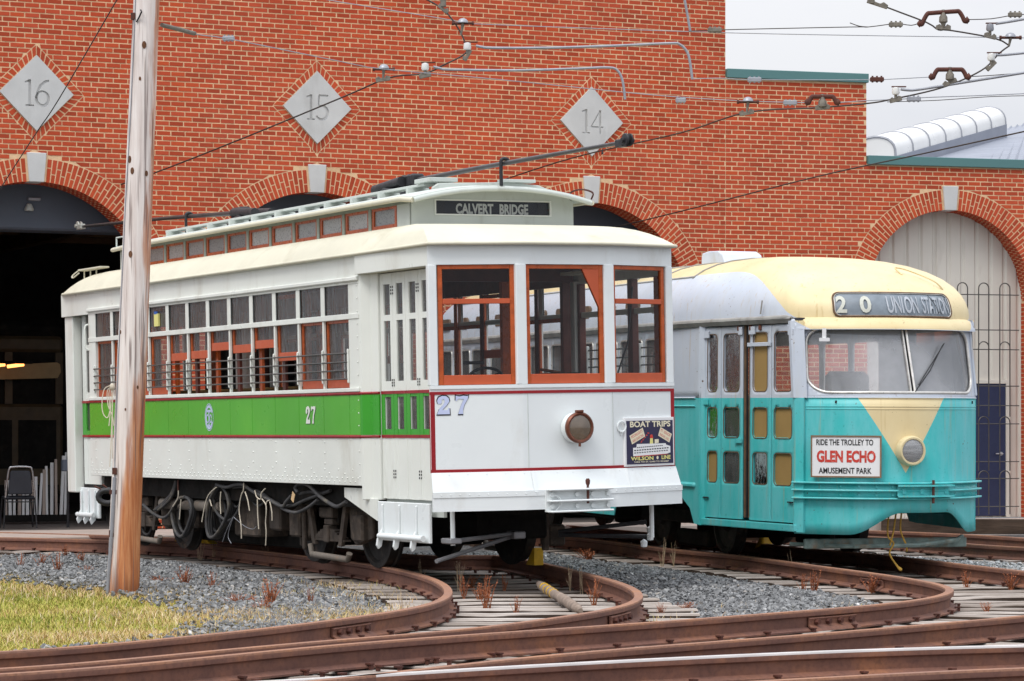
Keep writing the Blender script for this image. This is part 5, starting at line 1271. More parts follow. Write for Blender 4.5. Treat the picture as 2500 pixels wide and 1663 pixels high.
# ------------------------------------------------------------------ turquoise streamlined tram
TP = empty('streamlined_tram', tuple(OP), (0, 0, thP-math.pi/2))
TP.rotation_euler = (Matrix.Rotation(thP-math.pi/2, 4, 'Z') @ Matrix.Rotation(.010, 4, 'Y')).to_euler()
tag(TP, 'weathered turquoise streamlined tram with cream roof and pale blue window band', 'tram')
ZB, ZG, ZT = 1.67, 2.47, 3.20
# paint scheme: teal below the belt, pale blue above, cream roof and cream V under the windscreen
m_pcc, nt_, p_, v_ = base_mat('weathered_two_tone_paint')
_x = nd(nt_, 'ShaderNodeSeparateXYZ'); nt_.links.new(v_, _x.inputs[0]); X_, Y_, Z_ = _x.outputs
_n1 = noise(nt_, v_, 1.3, 5); _n2 = noise(nt_, v_, 6, 6, .65, (1, 1, .25)); _n3 = noise(nt_, v_, 22, 5, .7)
teal = ramp(nt_, _n1, [(.3, (.045, .46, .46)), (.7, (.065, .55, .55))]); teal = mix(nt_, ramp(nt_, _n2, [(.38, 0.0), (.66, .65)]), teal, (.19, .58, .61)); teal = mix(nt_, ramp(nt_, _n3, [(.62, 0.0), (.74, .8)]), teal, (.015, .22, .20))
blue = ramp(nt_, _n1, [(.3, (.49, .54, .62)), (.7, (.59, .63, .70))]); blue = mix(nt_, ramp(nt_, _n2, [(.5, 0.0), (.8, .5)]), blue, (.50, .50, .47))
crm = ramp(nt_, _n1, [(.3, (.66, .52, .27)), (.7, (.78, .655, .39))]); crm = mix(nt_, ramp(nt_, _n2, [(.55, 0.0), (.85, .4)]), crm, (.60, .47, .25))
def lt(a, b): return math_(nt_, 'LESS_THAN', a, b)
ay = math_(nt_, 'ABSOLUTE', Y_)
low = lt(Z_, ZB)
_dx = math_(nt_, 'MAXIMUM', math_(nt_, 'SUBTRACT', X_, 1.2), 0.0)
zb_ = math_(nt_, 'SUBTRACT', 3.0, math_(nt_, 'MULTIPLY', math_(nt_, 'MULTIPLY', _dx, _dx), .195))
zb_ = math_(nt_, 'SUBTRACT', zb_, math_(nt_, 'MULTIPLY', math_(nt_, 'MULTIPLY', lt(ay, .88), lt(2.75, X_)), 1.0))
roofm = math_(nt_, 'MULTIPLY', lt(zb_, Z_), lt(2.355, Z_))
hw_ = math_(nt_, 'MULTIPLY', math_(nt_, 'SUBTRACT', Z_, .93), .605)
vm = math_(nt_, 'MULTIPLY', lt(math_(nt_, 'ABSOLUTE', math_(nt_, 'ADD', Y_, .085)), hw_), math_(nt_, 'MULTIPLY', lt(2.5, X_), low))
col = mix(nt_, low, blue, teal); col = mix(nt_, roofm, col, crm); col = mix(nt_, vm, col, crm)
st = noise(nt_, v_, 7, 4, .6, (3, 3, .12)); col = mix(nt_, ramp(nt_, st, [(.60, 0.0), (.74, .55)]), col, (.46, .30, .10))
ch = noise(nt_, v_, 30, 3, .5); ch2 = noise(nt_, v_, 2.2, 3); col = mix(nt_, math_(nt_, 'MULTIPLY', ramp(nt_, ch, [(.69, 0.0), (.72, 1.0)]), ramp(nt_, ch2, [(.5, 0.0), (.6, 1.0)])), col, (.10, .055, .03))
nt_.links.new(col, p_.inputs['Base Color']); p_.inputs['Roughness'].default_value = .42; p_.inputs['Specular IOR Level'].default_value = .4
bumped(nt_, p_, noise(nt_, v_, 5, 3), .10, .01)
m_gutter = MAT('weathered_grey_gutter', (.30, .29, .27), .7, var=.25, vs=5, dirt=((.16, .13, .10), .4, 7, (1, 1, .4)))
m_bead = MAT('worn_aluminium_bead', (.62, .60, .56), .35, metal=.6, var=.2, vs=10)
m_rub = MAT('brown_rubber_gasket', (.13, .075, .04), .7, var=.3, vs=12)
m_dusk = MAT('dark_tram_interior', (.045, .045, .05), .8, var=.3)
m_green_seat = MAT('green_seat_vinyl', (.03, .09, .06), .5, var=.2)
XC0, BOW, WP = 2.92, .62, 1.0
def bow(q, off=0):            # plan point of the nose at width fraction q
    x = XC0+BOW*(1-abs(q)**2.1); y = WP*q
    if off:
        dx = -BOW*2.1*abs(q)**1.1*math.copysign(1, q)/WP if q else 0; n = Vector((1, -dx)).normalized(); return Vector((x, y))+n*off
    return Vector((x, y))
def bottom_z(q):
    y = q
    if y < -.60: return .315
    if y < -.12: return lerp(.315, .535, sm((y+.60)/.48))
    if y < .42: return .535
    return lerp(.535, .32, sm((y-.42)/.40))
def rake(q, z): return .27*max(0, (z-ZB)/.8)*(1-abs(q)**3*.65)
def face(q, z, off=0):
    p = bow(q, off); return Vector((p.x-rake(q, z), p.y*(1-.035*max(0, (z-ZB)/.8)), z))
def sdf(u, v, h):
    uc, vc, hu, hv, r = h; dx, dy = abs(u-uc)-hu+r, abs(v-vc)-hv+r
    return min(max(dx, dy), 0)+math.hypot(max(dx, 0), max(dy, 0))-r
def holed(fn, u0, u1, nu, v0, v1, nv, holes, mb=None):
    mb = mb or MB(); cu, cv = (u1-u0)/nu, (v1-v0)/nv; c = max(cu, cv); V = []
    S = lambda u, v: min(sdf(u, v, h) for h in holes)
    for j in range(nv+1):
        for i in range(nu+1):
            u, v = lerp(u0, u1, i/nu), lerp(v0, v1, j/nv); d = S(u, v)
            if abs(d) < .62*c and 0 < i < nu and 0 < j < nv:
                for _ in range(3):
                    e = 1e-4; gx = (S(u+e, v)-S(u-e, v))/2/e; gy = (S(u, v+e)-S(u, v-e))/2/e; g2 = gx*gx+gy*gy or 1; d = S(u, v); u -= gx*d/g2; v -= gy*d/g2
            V.append((u, v))
    fs = []
    for j in range(nv):
        for i in range(nu):
            q = (j*(nu+1)+i, j*(nu+1)+i+1, (j+1)*(nu+1)+i+1, (j+1)*(nu+1)+i)
            uc = sum(V[k][0] for k in q)/4; vc = sum(V[k][1] for k in q)/4
            if S(uc, vc) > -1e-3: fs.append(q)
    used = sorted(set(k for f in fs for k in f)); ix = {k: n for n, k in enumerate(used)}
    mb.add([tuple(fn(*V[k])) for k in used], [tuple(ix[k] for k in f) for f in fs]); return mb
def rr_loop(h, n=6):
    uc, vc, hu, hv, r = h; out = []
    for cx_, cy_, a in ((hu-r, hv-r, 0), (-hu+r, hv-r, 90), (-hu+r, -hv+r, 180), (hu-r, -hv+r, 270)):
        for k in range(n+1): out.append((uc+cx_+r*math.cos(R(a+90*k/n)), vc+cy_+r*math.sin(R(a+90*k/n))))
    return out
def dense(lp, step=.04):
    out = []
    for (a, b), (c, d) in zip(lp, lp[1:]+lp[:1]):
        k = max(1, int(math.hypot(c-a, d-b)/step)); out += [(lerp(a, c, i/k), lerp(b, d, i/k)) for i in range(k)]
    return out
# lower nose
nq = 44; rows = []
for j in range(13):
    rows.append([face(-1+2*i/nq, lerp(bottom_z(-1+2*i/nq), ZB, j/12)) for i in range(nq+1)])
MB().grid(rows).build('front_panel', m_pcc, TP, smooth=40, solid=.012)
for z, r_ in ((1.672, .012), (1.585, .008), (1.560, .008)): MB().tube([face(-1+2*i/30, z, .004) for i in range(31)], r_, 6).build('belt_moulding', m_pcc, TP, smooth=60)
# windscreen surround and glass
WH = (0.0, 2.05, .91, .328, .17)
holed(lambda u, v: face(u, v), -1, 1, 64, ZB, 2.40, 26, [WH]).build('windscreen_surround', m_pcc, TP, smooth=40, solid=.015)
lp = dense(rr_loop(WH, 8))
MB().tube([face(u, v, .006) for u, v in lp], .016, 8, closed=True).build('windscreen_bead', m_bead, TP, smooth=60)
for q0, q1 in ((-.925, -.02), (.02, .925)):
    MB().grid([[face(lerp(q0, q1, i/14), lerp(1.70, 2.38, j/6), -.012) for i in range(15)] for j in range(7)]).build('windscreen_pane', m_pccglass, TP, smooth=60)
for q in (-.022, .022): MB().tube([face(q, z, .006) for z in (1.72, 2.0, 2.37)], .013, 6).build('centre_bar', m_bead, TP, smooth=60)
MB().tube([face(.02, 1.735, .02), face(.22, 1.95, .035), face(.44, 2.20, .03)], .006, 6).build('wiper', m_black, TP); MB().tube([face(.06, 1.80, .03), face(.47, 2.22, .03)], .006, 6).build('wiper', m_black, TP)
MB().tube([face(.78, 2.36, -.03), face(.84, 2.0, -.03), face(.86, 1.74, -.03)], .016, 6).build('curtain_rail', m_rub, TP)
# visor
prof = [(2.475, .012), (2.455, .05), (2.375, .085), (2.350, .082), (2.365, .03), (2.40, .0)]
MB().grid([[face(-1.02+2.04*i/40, z, o - .05*max(0, abs(-1.02+2.04*i/40)-.93)*6) for i in range(41)] for z, o in prof]).build('visor', m_pcc, TP, smooth=50)
B('visor_lamp', m_plainwhite, TP, 0, .01, -.02, .02, 0, .1).location = tuple(face(-.74, 2.26, .10)); B('visor_lamp_foot', m_plainwhite, TP, 0, .012, -.055, .055, 0, .035).location = tuple(face(-.74, 2.23, .10))
# roof
EVP = [(-8.6, -1.24), (-7.4, -1.26), (-5, -1.27), (-2, -1.27), (-.5, -1.27), (.4, -1.265), (1.0, -1.25), (1.7, -1.17), (2.3, -1.08), (2.75, -1.02)]
nose = [(face(q, ZG).x+.005, face(q, ZG).y*1.01) for q in np.linspace(-1, 1, 33)]
EVP = EVP + nose + [(x, -y) for x, y in reversed(EVP)]
XS = .35
def roofpt(p, a):
    c1 = max(0, math.cos(a))**(2/2.7); s1 = math.sin(a)**(2/2.3); cf = max(0, math.cos(a))**(2/2.25)
    x, y = p
    fx = XS+(x-XS)*cf if x > XS else x
    return Vector((fx, y*c1, ZG+(ZT-ZG)*s1 - .02*(abs(x)/9)**2))
MB().grid([[roofpt(p, R(a)) for p in EVP] for a in (0, 3, 7, 12, 18, 25, 33, 42, 51, 60, 69, 78, 85, 90)]).build('roof', m_pcc, TP, smooth=50)
for x in (-1.6, -.75, .30): MB().tube([(x, y, z+.006) for x_, y, z in [roofpt((x, 1.27*k), R(a)) for k, a in [(-1, a) for a in (40, 50, 60, 70, 80, 90)]+[(1, a) for a in (80, 70, 60, 50)]]], .010, 5).build('roof_seam', m_gutter, TP)
MB().tube([roofpt((x, -1.27), R(42))+Vector((0, -.005, .0)) for x in (-8.4, -5, -2, .32)], .010, 5).build('roof_seam', m_gutter, TP)
# ventilator on the roof
hump = [(-.62, 3.12), (-.62, 3.32), (-.57, 3.37), (-.2, 3.385), (.35, 3.375), (.62, 3.33), (.80, 3.20), (.84, 3.12)]
MB().prism([(x*.5-1.1, z-.03) for x, z in hump], -.24, .24, ax='y').build('roof_ventilator', MAT('pale_blue_paint', (.58, .65, .76), .5, var=.08, vs=3, dirt=((.45, .45, .42), .3, 5, (1, 1, .4))), TP, bev=.05, seg=3)
# destination sign
def dome(q, z, off=0):
    s = min(1, max(0, (z-ZG)/(ZT-ZG))); a = math.asin(s**(2.3/2)); f = face(q, ZG); p = roofpt((f.x+.005, f.y*1.01), a)
    p2 = roofpt((f.x+.005, f.y*1.01), a+.03); n = Vector((1, .25*q, .55*s+.15)).normalized(); return p + n*off
SH = (0.0, 2.602, .665, .118, .06)
lp = dense(rr_loop(SH, 5))
MB().tube([dome(u, v, .010) for u, v in lp], .012, 8, closed=True).build('sign_gasket', m_rub, TP, smooth=60)
MB().tube([dome(u*.985, 2.602+(v-2.602)*.95, .014) for u, v in lp], .004, 6, closed=True).build('sign_bead', m_bead, TP, smooth=60)
m_roll = MAT('faded_roll_sign', (.20, .235, .27), .4, var=.2, vs=6)
MB().grid([[dome(lerp(-.655, .655, i/24), lerp(2.488, 2.716, j/5), .006) for i in range(25)] for j in range(6)]).build('destination_roll', m_roll, TP, smooth=60)
t = MB(); fn = lambda a, b: dome(a, b, .020)
text(t, '2', -.645, -.55, 2.515, 2.685, fn, 0, .03); text(t, '0', -.43, -.32, 2.515, 2.685, fn, 0, .03); text(t, 'UNION', -.16, .20, 2.515, 2.685, fn, 1, .012); text(t, 'STATION', .25, .63, 2.515, 2.685, fn, 1, .012)
tag(t.build('destination_lettering', [MAT('cream_sign_letters', (.56, .57, .50), .6), MAT('pale_sign_letters', (.42, .45, .49), .6)], TP), kind='stuff')
cr = MB(); cr.tube([dome(.36, 2.70, .024), dome(.42, 2.61, .024), dome(.46, 2.52, .024)], .0025, 4); cr.tube([dome(.46, 2.52, .024), dome(.63, 2.69, .022)], .0025, 4); cr.build('glass_crack', m_black, TP)
# roof handrail, gutter, side walls
MB().tube(spline([dome(.32, 2.93, .0), dome(.30, 2.98, .05), dome(.42, 2.95, .06), dome(.62, 2.85, .05), dome(.72, 2.78, .0)], 5), .009, 6).build('roof_grab_rail', m_pcc, TP, smooth=60)
MB().tube([roofpt(p, R(0))+Vector((0, -.015, .0)) for p in EVP[:11]], [.03]*9+[.034, .012], 8).build('gutter', m_gutter, TP, smooth=60)
MB().grid([[roofpt(p, R(0))+Vector((0, -.02, .02)) for p in EVP[:11]], [roofpt(p, R(0))+Vector((0, -.05, -.005)) for p in EVP[:11]], [roofpt(p, R(0))+Vector((0, -.02, -.05)) for p in EVP[:11]]]).build('gutter_lip', m_gutter, TP, smooth=60)
MB().cyl((2.30, -1.11, 2.52), (2.32, -1.10, 2.66), .008).build('marker_bracket', m_gutter, TP)
Lp, Fp_ = Vector((1.10, -1.242)), Vector((2.93, -1.005))
def door_pt(u, y_off, z):
    p = Lp.lerp(Fp_, u); d = (Fp_-Lp).normalized(); n = Vector((d.y, -d.x)); q = p + n*y_off; return Vector((q.x, q.y, z))
for s in (-1, 1):
    wn_ = []
    x0 = -8.5
    for k in range(11): wn_.append((x0+.42+k*.79, 2.02, .335, .30, .05)); wn_.append((x0+.42+k*.79, 2.60-.05, .30, .001, .001))
    hs_ = [h for h in wn_ if h[3] > .01 and h[0] < .55]
    holed(lambda u, v: (u, s*(1.262 - .012*max(0, (v-ZB)/.8)), v), -8.6, 1.08, 120, ZB, ZG, 10, hs_).build('side_window_band', m_pcc, TP, smooth=40, solid=.012)
    for h in hs_:
        w = empty('side_window', parent=TP)
        MB().add([(h[0]-.33, s*1.245, 1.72), (h[0]+.33, s*1.245, 1.72), (h[0]+.33, s*1.245, 2.32), (h[0]-.33, s*1.245, 2.32)], [(0, 1, 2, 3)]).build('pane', m_oldglass if s < 0 else m_glass, w)
        MB().tube([(u, s*1.263, v) for u, v in rr_loop(h, 3)], .012, 5, closed=True).build('frame', m_bead, w, smooth=60)
        MB().prism(rr_loop((h[0], 2.68, .20, .075, .05), 4), s*1.235, s*1.262, ax='y').build('standee_pane', m_rub, w)
    # skirt with wheel opening
    poly = [(-8.6, .34), (-7.35, .34), (-7.2, .62), (-5.2, .62), (-5.05, .34), (-1.5, .34), (-1.35, .62), (.55, .62), (.80, .50), (.92, .34), (1.08, .33), (1.08, ZB), (-8.6, ZB)]
    tr = tessellate_polygon([[Vector((a, b, 0)) for a, b in poly]])
    MB().add([(a, s*(1.262), b) for a, b in poly], [tuple(q) for q in tr]).build('side_skirt', m_pcc, TP, solid=.012)
    for z in (1.672, 1.585): MB().tube([(-8.6, s*1.272, z), (.95, s*1.272, z)], .011, 6).build('belt_moulding', m_pcc, TP, smooth=60)
    MB().box(.55, .96, s*1.262-.03, s*1.262+.03, .715, .775).build('rub_rail', m_pcc, TP, bev=.02)
    MB().tube([(-1.3, s*1.29, .745), (-5.0, s*1.29, .745)], .03, 8).build('rub_rail', m_pcc, TP, smooth=60)
B('rear_wall', m_pcc, TP, -8.62, -8.58, -1.25, 1.25, .4, 2.5)
# right taper side, closed
pr = [Vector((1.08, 1.25)), Vector((1.7, 1.17)), Vector((2.3, 1.085)), Vector((2.93, 1.0))]
MB().grid([[(p.x, p.y, z) for p in pr] for z in (.33, 1.0, ZB, 1.75)]).build('right_corner_panel', m_pcc, TP, solid=.012)
MB().grid([[(p.x-rake(1, z)*(p.x-1)/2, p.y, z) for p in pr] for z in (1.75, 2.38)]).build('right_corner_pane', m_pccglass, TP); MB().grid([[(p.x-.04, p.y, z) for p in pr] for z in (2.38, ZG)]).build('right_corner_header', m_pcc, TP)
MB().tube([face(.995, z, .01) for z in (1.70, 2.0, 2.36)], .02, 6).build('right_corner_post', m_pcc, TP)
# front left corner post beside the door
MB().prism([(2.93, -1.02), (2.955, -1.02), (3.04, -.96), (3.02, -.93), (2.90, -.96)], .33, ZB, ax='z').build('corner_post', m_pcc, TP)
pz = MB(); 
for z0, z1 in ((ZB, 2.44),):
    r0, r1 = rake(-1, z0), rake(-1, z1)
    a = [(2.90, -1.03), (2.955, -1.03), (3.06, -.93), (3.0, -.90)]
    pz.grid([[(x-r0, y, z0) for x, y in a]+[(a[0][0]-r0, a[0][1], z0)], [(x-r1, y, z1) for x, y in a]+[(a[0][0]-r1, a[0][1], z1)]])
pz.build('corner_post', m_pcc, TP, smooth=30)
MB().prism([(1.06, -1.27), (1.10, -1.255), (1.13, -1.235), (1.13, -1.20), (1.06, -1.20)], .33, 2.44).build('door_post', m_pcc, TP)
# folding doors
DL = (Fp_-Lp).length
leaves = [(.008, .185, 0), (.19, .432, 0), (.513, .734, 0), (.740, .992, 0)]
kinds = [['g', 'g', 't'], ['g', 'g', 'g'], ['t', 't', 'g'], ['g', 't', 't']]
for (u0, u1, _), kk in zip(leaves, kinds):
    lf = empty('door_leaf', parent=TP); w = (u1-u0)*DL; hu = w/2-.062
    hol = [(w/2, 2.035, hu, .30, .055), (w/2, 1.415, hu, .155, .045), (w/2, .95, hu, .16, .045)]
    holed(lambda u, v: door_pt(u0+u/DL, -.02, v), 0, w, 14, .42, 2.41, 70, hol).build('panel', m_pcc, lf, smooth=40, solid=.02)
    for h, k in zip(hol, kk):
        MB().prism([(-h[2]-.01, -h[3]-.01), (h[2]+.01, -h[3]-.01), (h[2]+.01, h[3]+.01), (-h[2]-.01, h[3]+.01)], -.002, .002, ax='y')
        c0, c1 = u0+(h[0]-h[2]-.012)/DL, u0+(h[0]+h[2]+.012)/DL
        MB().add([tuple(door_pt(c0, -.026, h[1]-h[3]-.01)), tuple(door_pt(c1, -.026, h[1]-h[3]-.01)), tuple(door_pt(c1, -.026, h[1]+h[3]+.01)), tuple(door_pt(c0, -.026, h[1]+h[3]+.01))], [(0, 1, 2, 3)]).build('pane', m_board if k == 't' else m_oldglass, lf)
        MB().tube([door_pt(u0+u/DL, -.010, v) for u, v in rr_loop(h, 4)], .005, 5, closed=True).build('gasket', m_rub, lf, smooth=60)
    MB().add([tuple(door_pt(u0, -.008, .42)), tuple(door_pt(u1, -.008, .42)), tuple(door_pt(u1, -.008, .455)), tuple(door_pt(u0, -.008, .455))], [(0, 1, 2, 3)]).build('kick_strip', m_pcc, lf)
for u in (.187, .735): MB().tube([door_pt(u, -.012, .42), door_pt(u, -.012, 2.40)], .012, 6).build('door_hinge', m_pcc, TP, smooth=60)
for u, r_, m in ((.448, .016, m_rub), (.468, .010, m_black), (.495, .014, m_rub)): MB().tube([door_pt(u, -.03, .44), door_pt(u, -.03, 2.42)], r_, 6).build('door_edge_rubber', m, TP, smooth=60)
for u0, u1, z0, z1 in ((.36, .44, 1.205, 1.25), (.012, .07, 2.30, 2.37), (.93, .985, 2.30, 2.36), (.01, .06, 1.60, 1.66), (.40, .44, 2.32, 2.40), (.515, .58, 2.32, 2.40), (.50, .745, 2.195, 2.235), (.008, .065, .62, .632), (.93, .985, .62, .632)):
    a, b = door_pt(u0, -.005, 0), door_pt(u1, -.005, 0); c, d = door_pt(u0, .012, 0), door_pt(u1, .012, 0)
    MB().prism([(a.x, a.y), (b.x, b.y), (d.x, d.y), (c.x, c.y)], z0, z1).build('door_fitting', m_pcc if z1-z0 > .03 else m_black, TP, bev=.003)
for u in (.40, .53, .63): MB().lathe([(.0, -.03), (.022, -.02), (.018, .02), (.0, .035)], 8, Matrix.Translation(door_pt(u, .0, 2.385))).build('door_engine_knob', m_brass, TP, smooth=40)
a, b = Lp, Fp_
MB().prism([(1.1, -1.265), (2.98, -1.03), (2.98, -.6), (1.1, -.8)], .335, .405).build('step_sill', m_pcc, TP, bev=.008)
MB().prism([(1.1, -1.20), (2.93, -.97), (2.93, -.9), (1.1, -1.1)], 2.42, 2.47).build('door_header', m_dusk, TP)
# interior
B('interior_floor', m_dusk, TP, -8.5, 1.0, -1.2, 1.2, .55, .60); B('cab_floor', m_dusk, TP, 1.0, 2.85, -.86, .86, .55, .60)
B('interior_ceiling', m_roll, TP, -8.5, .6, -1.0, 1.0, 2.90, 2.92)
B('interior_bulkhead', m_dusk, TP, 1.0, 1.04, -.45, 1.15, .6, 1.45)
for k in range(9):
    for s in (-1, 1):
        se = empty('seat', parent=TP); x = -8.2+k*.95
        B('back', m_green_seat, se, x, x+.07, min(s*.35, s*1.1), max(s*.35, s*1.1), 1.0, 1.55, .02); B('cushion', m_green_seat, se, x+.07, x+.5, min(s*.35, s*1.1), max(s*.35, s*1.1), .95, 1.05, .02)
B('driver_seat_back', m_black, TP, 1.95, 2.05, -.25, .25, 1.15, 1.95, .05); B('driver_seat', m_black, TP, 2.05, 2.45, -.25, .25, 1.05, 1.15, .03); B('dashboard', m_roll, TP, 2.75, 3.1, -.7, .7, 1.2, 1.62, .03)
MB().cyl((1.6, -.7, .6), (1.6, -.7, 2.8), .02).build('stanchion', m_bead, TP)
# headlight
hl = empty('headlight', tuple(face(-.05, 1.148, .0)), parent=TP)
MB().lathe([(.12, -.02), (.148, .0), (.150, .07), (.135, .10), (.118, .10), (.112, .085)], 28, RX).build('rim', MAT('cream_headlight_rim', (.66, .56, .33), .45, var=.1, dirt=((.3, .2, .09), .3, 9, (1, 1, 1))), hl, smooth=40)
MB().lathe([(.113, .088), (.08, .06), (.03, .045), (.0, .045)], 24, RX).build('reflector', m_lightpane, hl, smooth=60)
ln = MB(); ln.lathe([(.114, .09), (.08, .105), (.04, .112), (.0, .114)], 24, RX); ln.build('lens', glass('ribbed_lens', (.9, .9, .9), .10, .12, 1.0, ((.60, .60, .60), .35, 14, (1, .3, 3))), hl, smooth=60)
# bumper band (anticlimber)
bu = empty('bumper', parent=TP)
MB().grid([[face(-1+2*i/30, z, .018) for i in range(31)] for z in (.672, .83)]).build('bumper_plate', m_pcc, bu, smooth=40, solid=.01)
for z in (.675, .755, .828): MB().grid([[face(-1.0+2*i/30, z+dz, o) for i in range(31)] for o, dz in ((.015, -.011), (.07, -.009), (.075, 0), (.07, .009), (.015, .011))]).build('flange', m_pcc, bu, smooth=50)
for k in range(14):
    q = -.96+k*.148
    if abs(q-.12) < .26: continue
    for z in (.712, .792): p = face(q, z, .018); MB().cyl(p, p+Vector((.014, 0, 0)), .014, n=6).build('bolt', m_pcc, bu)
cpp = empty('coupler_pocket', parent=TP)
MB().grid([[face(-.18+.56*i/10, z, .055) for i in range(11)] for z in (.70, .80)]).build('plate', m_pcc, cpp, solid=.01)
for z in (.70, .805): MB().grid([[face(-.19+.58*i/10, z+dz, o) for i in range(11)] for o, dz in ((.02, -.009), (.125, -.008), (.125, .008), (.02, .009))]).build('flange', m_pcc, cpp)
p = face(.16, .60, .10); MB().cyl(p+Vector((0, 0, .03)), p+Vector((0, 0, .26)), .014, n=8).build('pin', m_bronze, cpp)
for q in (-.12, .06, .34): p = face(q, .75, .06); MB().box(-.02, .015, -.02, .02, -.025, .025).build('lug', m_pcc, cpp).location = p
B('floodlight_hole', m_black, TP, 0, .004, -.014, .014, -.014, .014).location = tuple(face(-.70, 1.63, .008)); B('floodlight_hole', m_black, TP, 0, .004, -.012, .012, -.014, .014).location = tuple(face(.88, 1.63, .008))
# fender rail and board behind the skirt
m_fend = MAT('worn_fender_board', (.20, .27, .25), .8, var=.4, vs=9, dirt=((.30, .16, .07), .5, 6, (1, 1, 1)))
MB().tube([(2.7, -.95, .20), (3.15, -.45, .19), (3.25, .2, .20), (3.1, .7, .24), (2.75, .95, .26)], .022, 6).build('lifeguard_bar', m_fend, TP)
B('lifeguard_board', m_fend, TP, 2.9, 2.95, -.9, .9, .16, .26, .01)
# trucks
for xc in (-.35, -6.2):
    tk = empty('truck', parent=TP)
    for x in (xc+.95, xc-.95):
        for s in (-1, 1):
            M4 = Matrix.Translation((x, s*.7175, .33)) @ Matrix.Rotation(R(-90*s), 4, 'X')
            MB().lathe([(.08, -.06), (.355, -.055), (.355, -.03), (.332, -.022), (.328, .06), (.29, .065), (.27, .03), (.10, .03), (.08, .07)], 32, M4).build('wheel', m_wheel, tk, smooth=35)
        MB().cyl((x, -.75, .33), (x, .75, .33), .08).build('axle', m_under, tk)
    for s in (-1, 1): B('side_frame', m_under, tk, xc-1.2, xc+1.2, s*.88-.04, s*.88+.04, .30, .46, .02); B('track_brake', m_under, tk, xc-.45, xc+.45, s*.72-.05, s*.72+.05, .04, .22, .02)
    B('bolster', m_under, tk, xc-.2, xc+.2, -.9, .9, .3, .55, .02); B('motor', m_under, tk, xc-.7, xc+.7, -.45, .45, .15, .5, .05)
B('equipment_box', m_under, TP, -4.7, -1.9, -1.1, 1.1, .28, .58, .02); B('underframe', m_under, TP, -8.5, 2.8, -.85, .85, .50, .545)
# advertising board on the nose
qa, qb = -.868, -.325
a, b = face(qa, 1, .062), face(qb, 1, .062); d = b-a; L = d.length
bd = empty('advertising_board', (a.x, a.y, 0), (0, 0, math.atan2(d.y, d.x)), TP); bd['label'] = 'white board with black and red lettering in a rusty metal frame'
m_fr = rust('rusty_frame', (.20, .13, .08), (.28, .16, .09), (.30, .28, .20), 12)
B('sheet', m_plainwhite, bd, .010, L-.010, -.012, 0, .895, 1.285)
for x0, x1, z0, z1 in ((0, L, 1.283, 1.298), (0, L, .882, .897), (0, .013, .897, 1.283), (L-.013, L, .897, 1.283)): B('frame_strip', m_fr, bd, x0, x1, -.02, .004, z0, z1)
fb = lambda a, b: (a, -.0145, b)
for nm, body, x0, x1, z0, z1, m, bo in (('first_line', 'RIDE THE TROLLEY TO', .055, L-.08, 1.20, 1.26, m_inkblack, .022), ('second_line', 'GLEN ECHO', .06, L-.055, 1.03, 1.15, m_inkred, .045), ('third_line', 'AMUSEMENT PARK', .08, L-.095, .92, .98, m_inkblack, .022)):
    t = MB(); text(t, body, x0, x1, z0, z1, fb, 0, bo); tag(t.build(nm, m, bd), kind='stuff')
# yellow rope and cloth
MB().tube(spline([(3.2, -.10, .52), (3.22, -.12, .30), (3.23, -.06, .22), (3.22, -.10, .12), (3.24, -.03, .0), (3.25, .02, -.05)], 5), [.010]*20+[.011, .013, .018, .020, .018, .010], 6).build('rope', m_rope, TP, smooth=60)
MB().tube(spline([(3.2, -.02, .52), (3.22, -.06, .33), (3.23, -.10, .20)], 4), .010, 6).build('rope', m_rope, TP, smooth=60); MB().tube(spline([(3.2, .04, .52), (3.22, .02, .35), (3.23, .08, .20), (3.2, .10, .14)], 4), .010, 6).build('rope', m_rope, TP, smooth=60)
# ------------------------------------------------------------------ wooden pole
m_pole, nt_, p_, v_ = base_mat('weathered_pole_wood')
_x = nd(nt_, 'ShaderNodeSeparateXYZ'); nt_.links.new(v_, _x.inputs[0]); X_, Y_, Z_ = _x.outputs
g1 = noise(nt_, v_, 16, 6, .65, (1, 1, .05)); g2 = noise(nt_, v_, 34, 3, .5, (1, 1, .022)); pt = noise(nt_, v_, 2.0, 4, .55, (2.2, 2.2, .35)); st_ = noise(nt_, v_, 14, 5, .6, (1, 1, .05))
c = ramp(nt_, g1, [(.30, (.50, .42, .38)), (.45, (.68, .60, .56)), (.6, (.80, .74, .70)), (.75, (.64, .51, .42))])
# bare orange wood where the grey skin has worn away: the foot and its right flank, streaks higher up
ax_x = math_(nt_, 'SUBTRACT', X_, math_(nt_, 'MULTIPLY', Z_, .0405))
zz_ = math_(nt_, 'ADD', math_(nt_, 'MULTIPLY', math_(nt_, 'MINIMUM', Z_, 2.7), -.18), .52)
m1 = math_(nt_, 'ADD', math_(nt_, 'ADD', math_(nt_, 'MULTIPLY', pt, .75), math_(nt_, 'MULTIPLY', st_, .75)), math_(nt_, 'ADD', zz_, math_(nt_, 'MULTIPLY', ax_x, 2.2)))
k = ramp(nt_, math_(nt_, 'MULTIPLY', m1, .5), [(.49, 0.0), (.54, .7), (.62, .95)])
org = ramp(nt_, g1, [(.30, (.20, .05, .016)), (.48, (.44, .14, .04)), (.62, (.60, .27, .11)), (.75, (.40, .11, .03))])
c = mix(nt_, k, c, org)
dk = ramp(nt_, math_(nt_, 'ADD', math_(nt_, 'MULTIPLY', Z_, 1.4), math_(nt_, 'MULTIPLY', st_, 1.5)), [(.55, .85), (1.1, 0.0)])
c = mix(nt_, dk, c, (.10, .035, .018))
c = mix(nt_, ramp(nt_, g2, [(.58, 0.0), (.64, .75)]), c, (.16, .11, .10))
nt_.links.new(c, p_.inputs['Base Color']); p_.inputs['Roughness'].default_value = .9; p_.inputs['Specular IOR Level'].default_value = .15
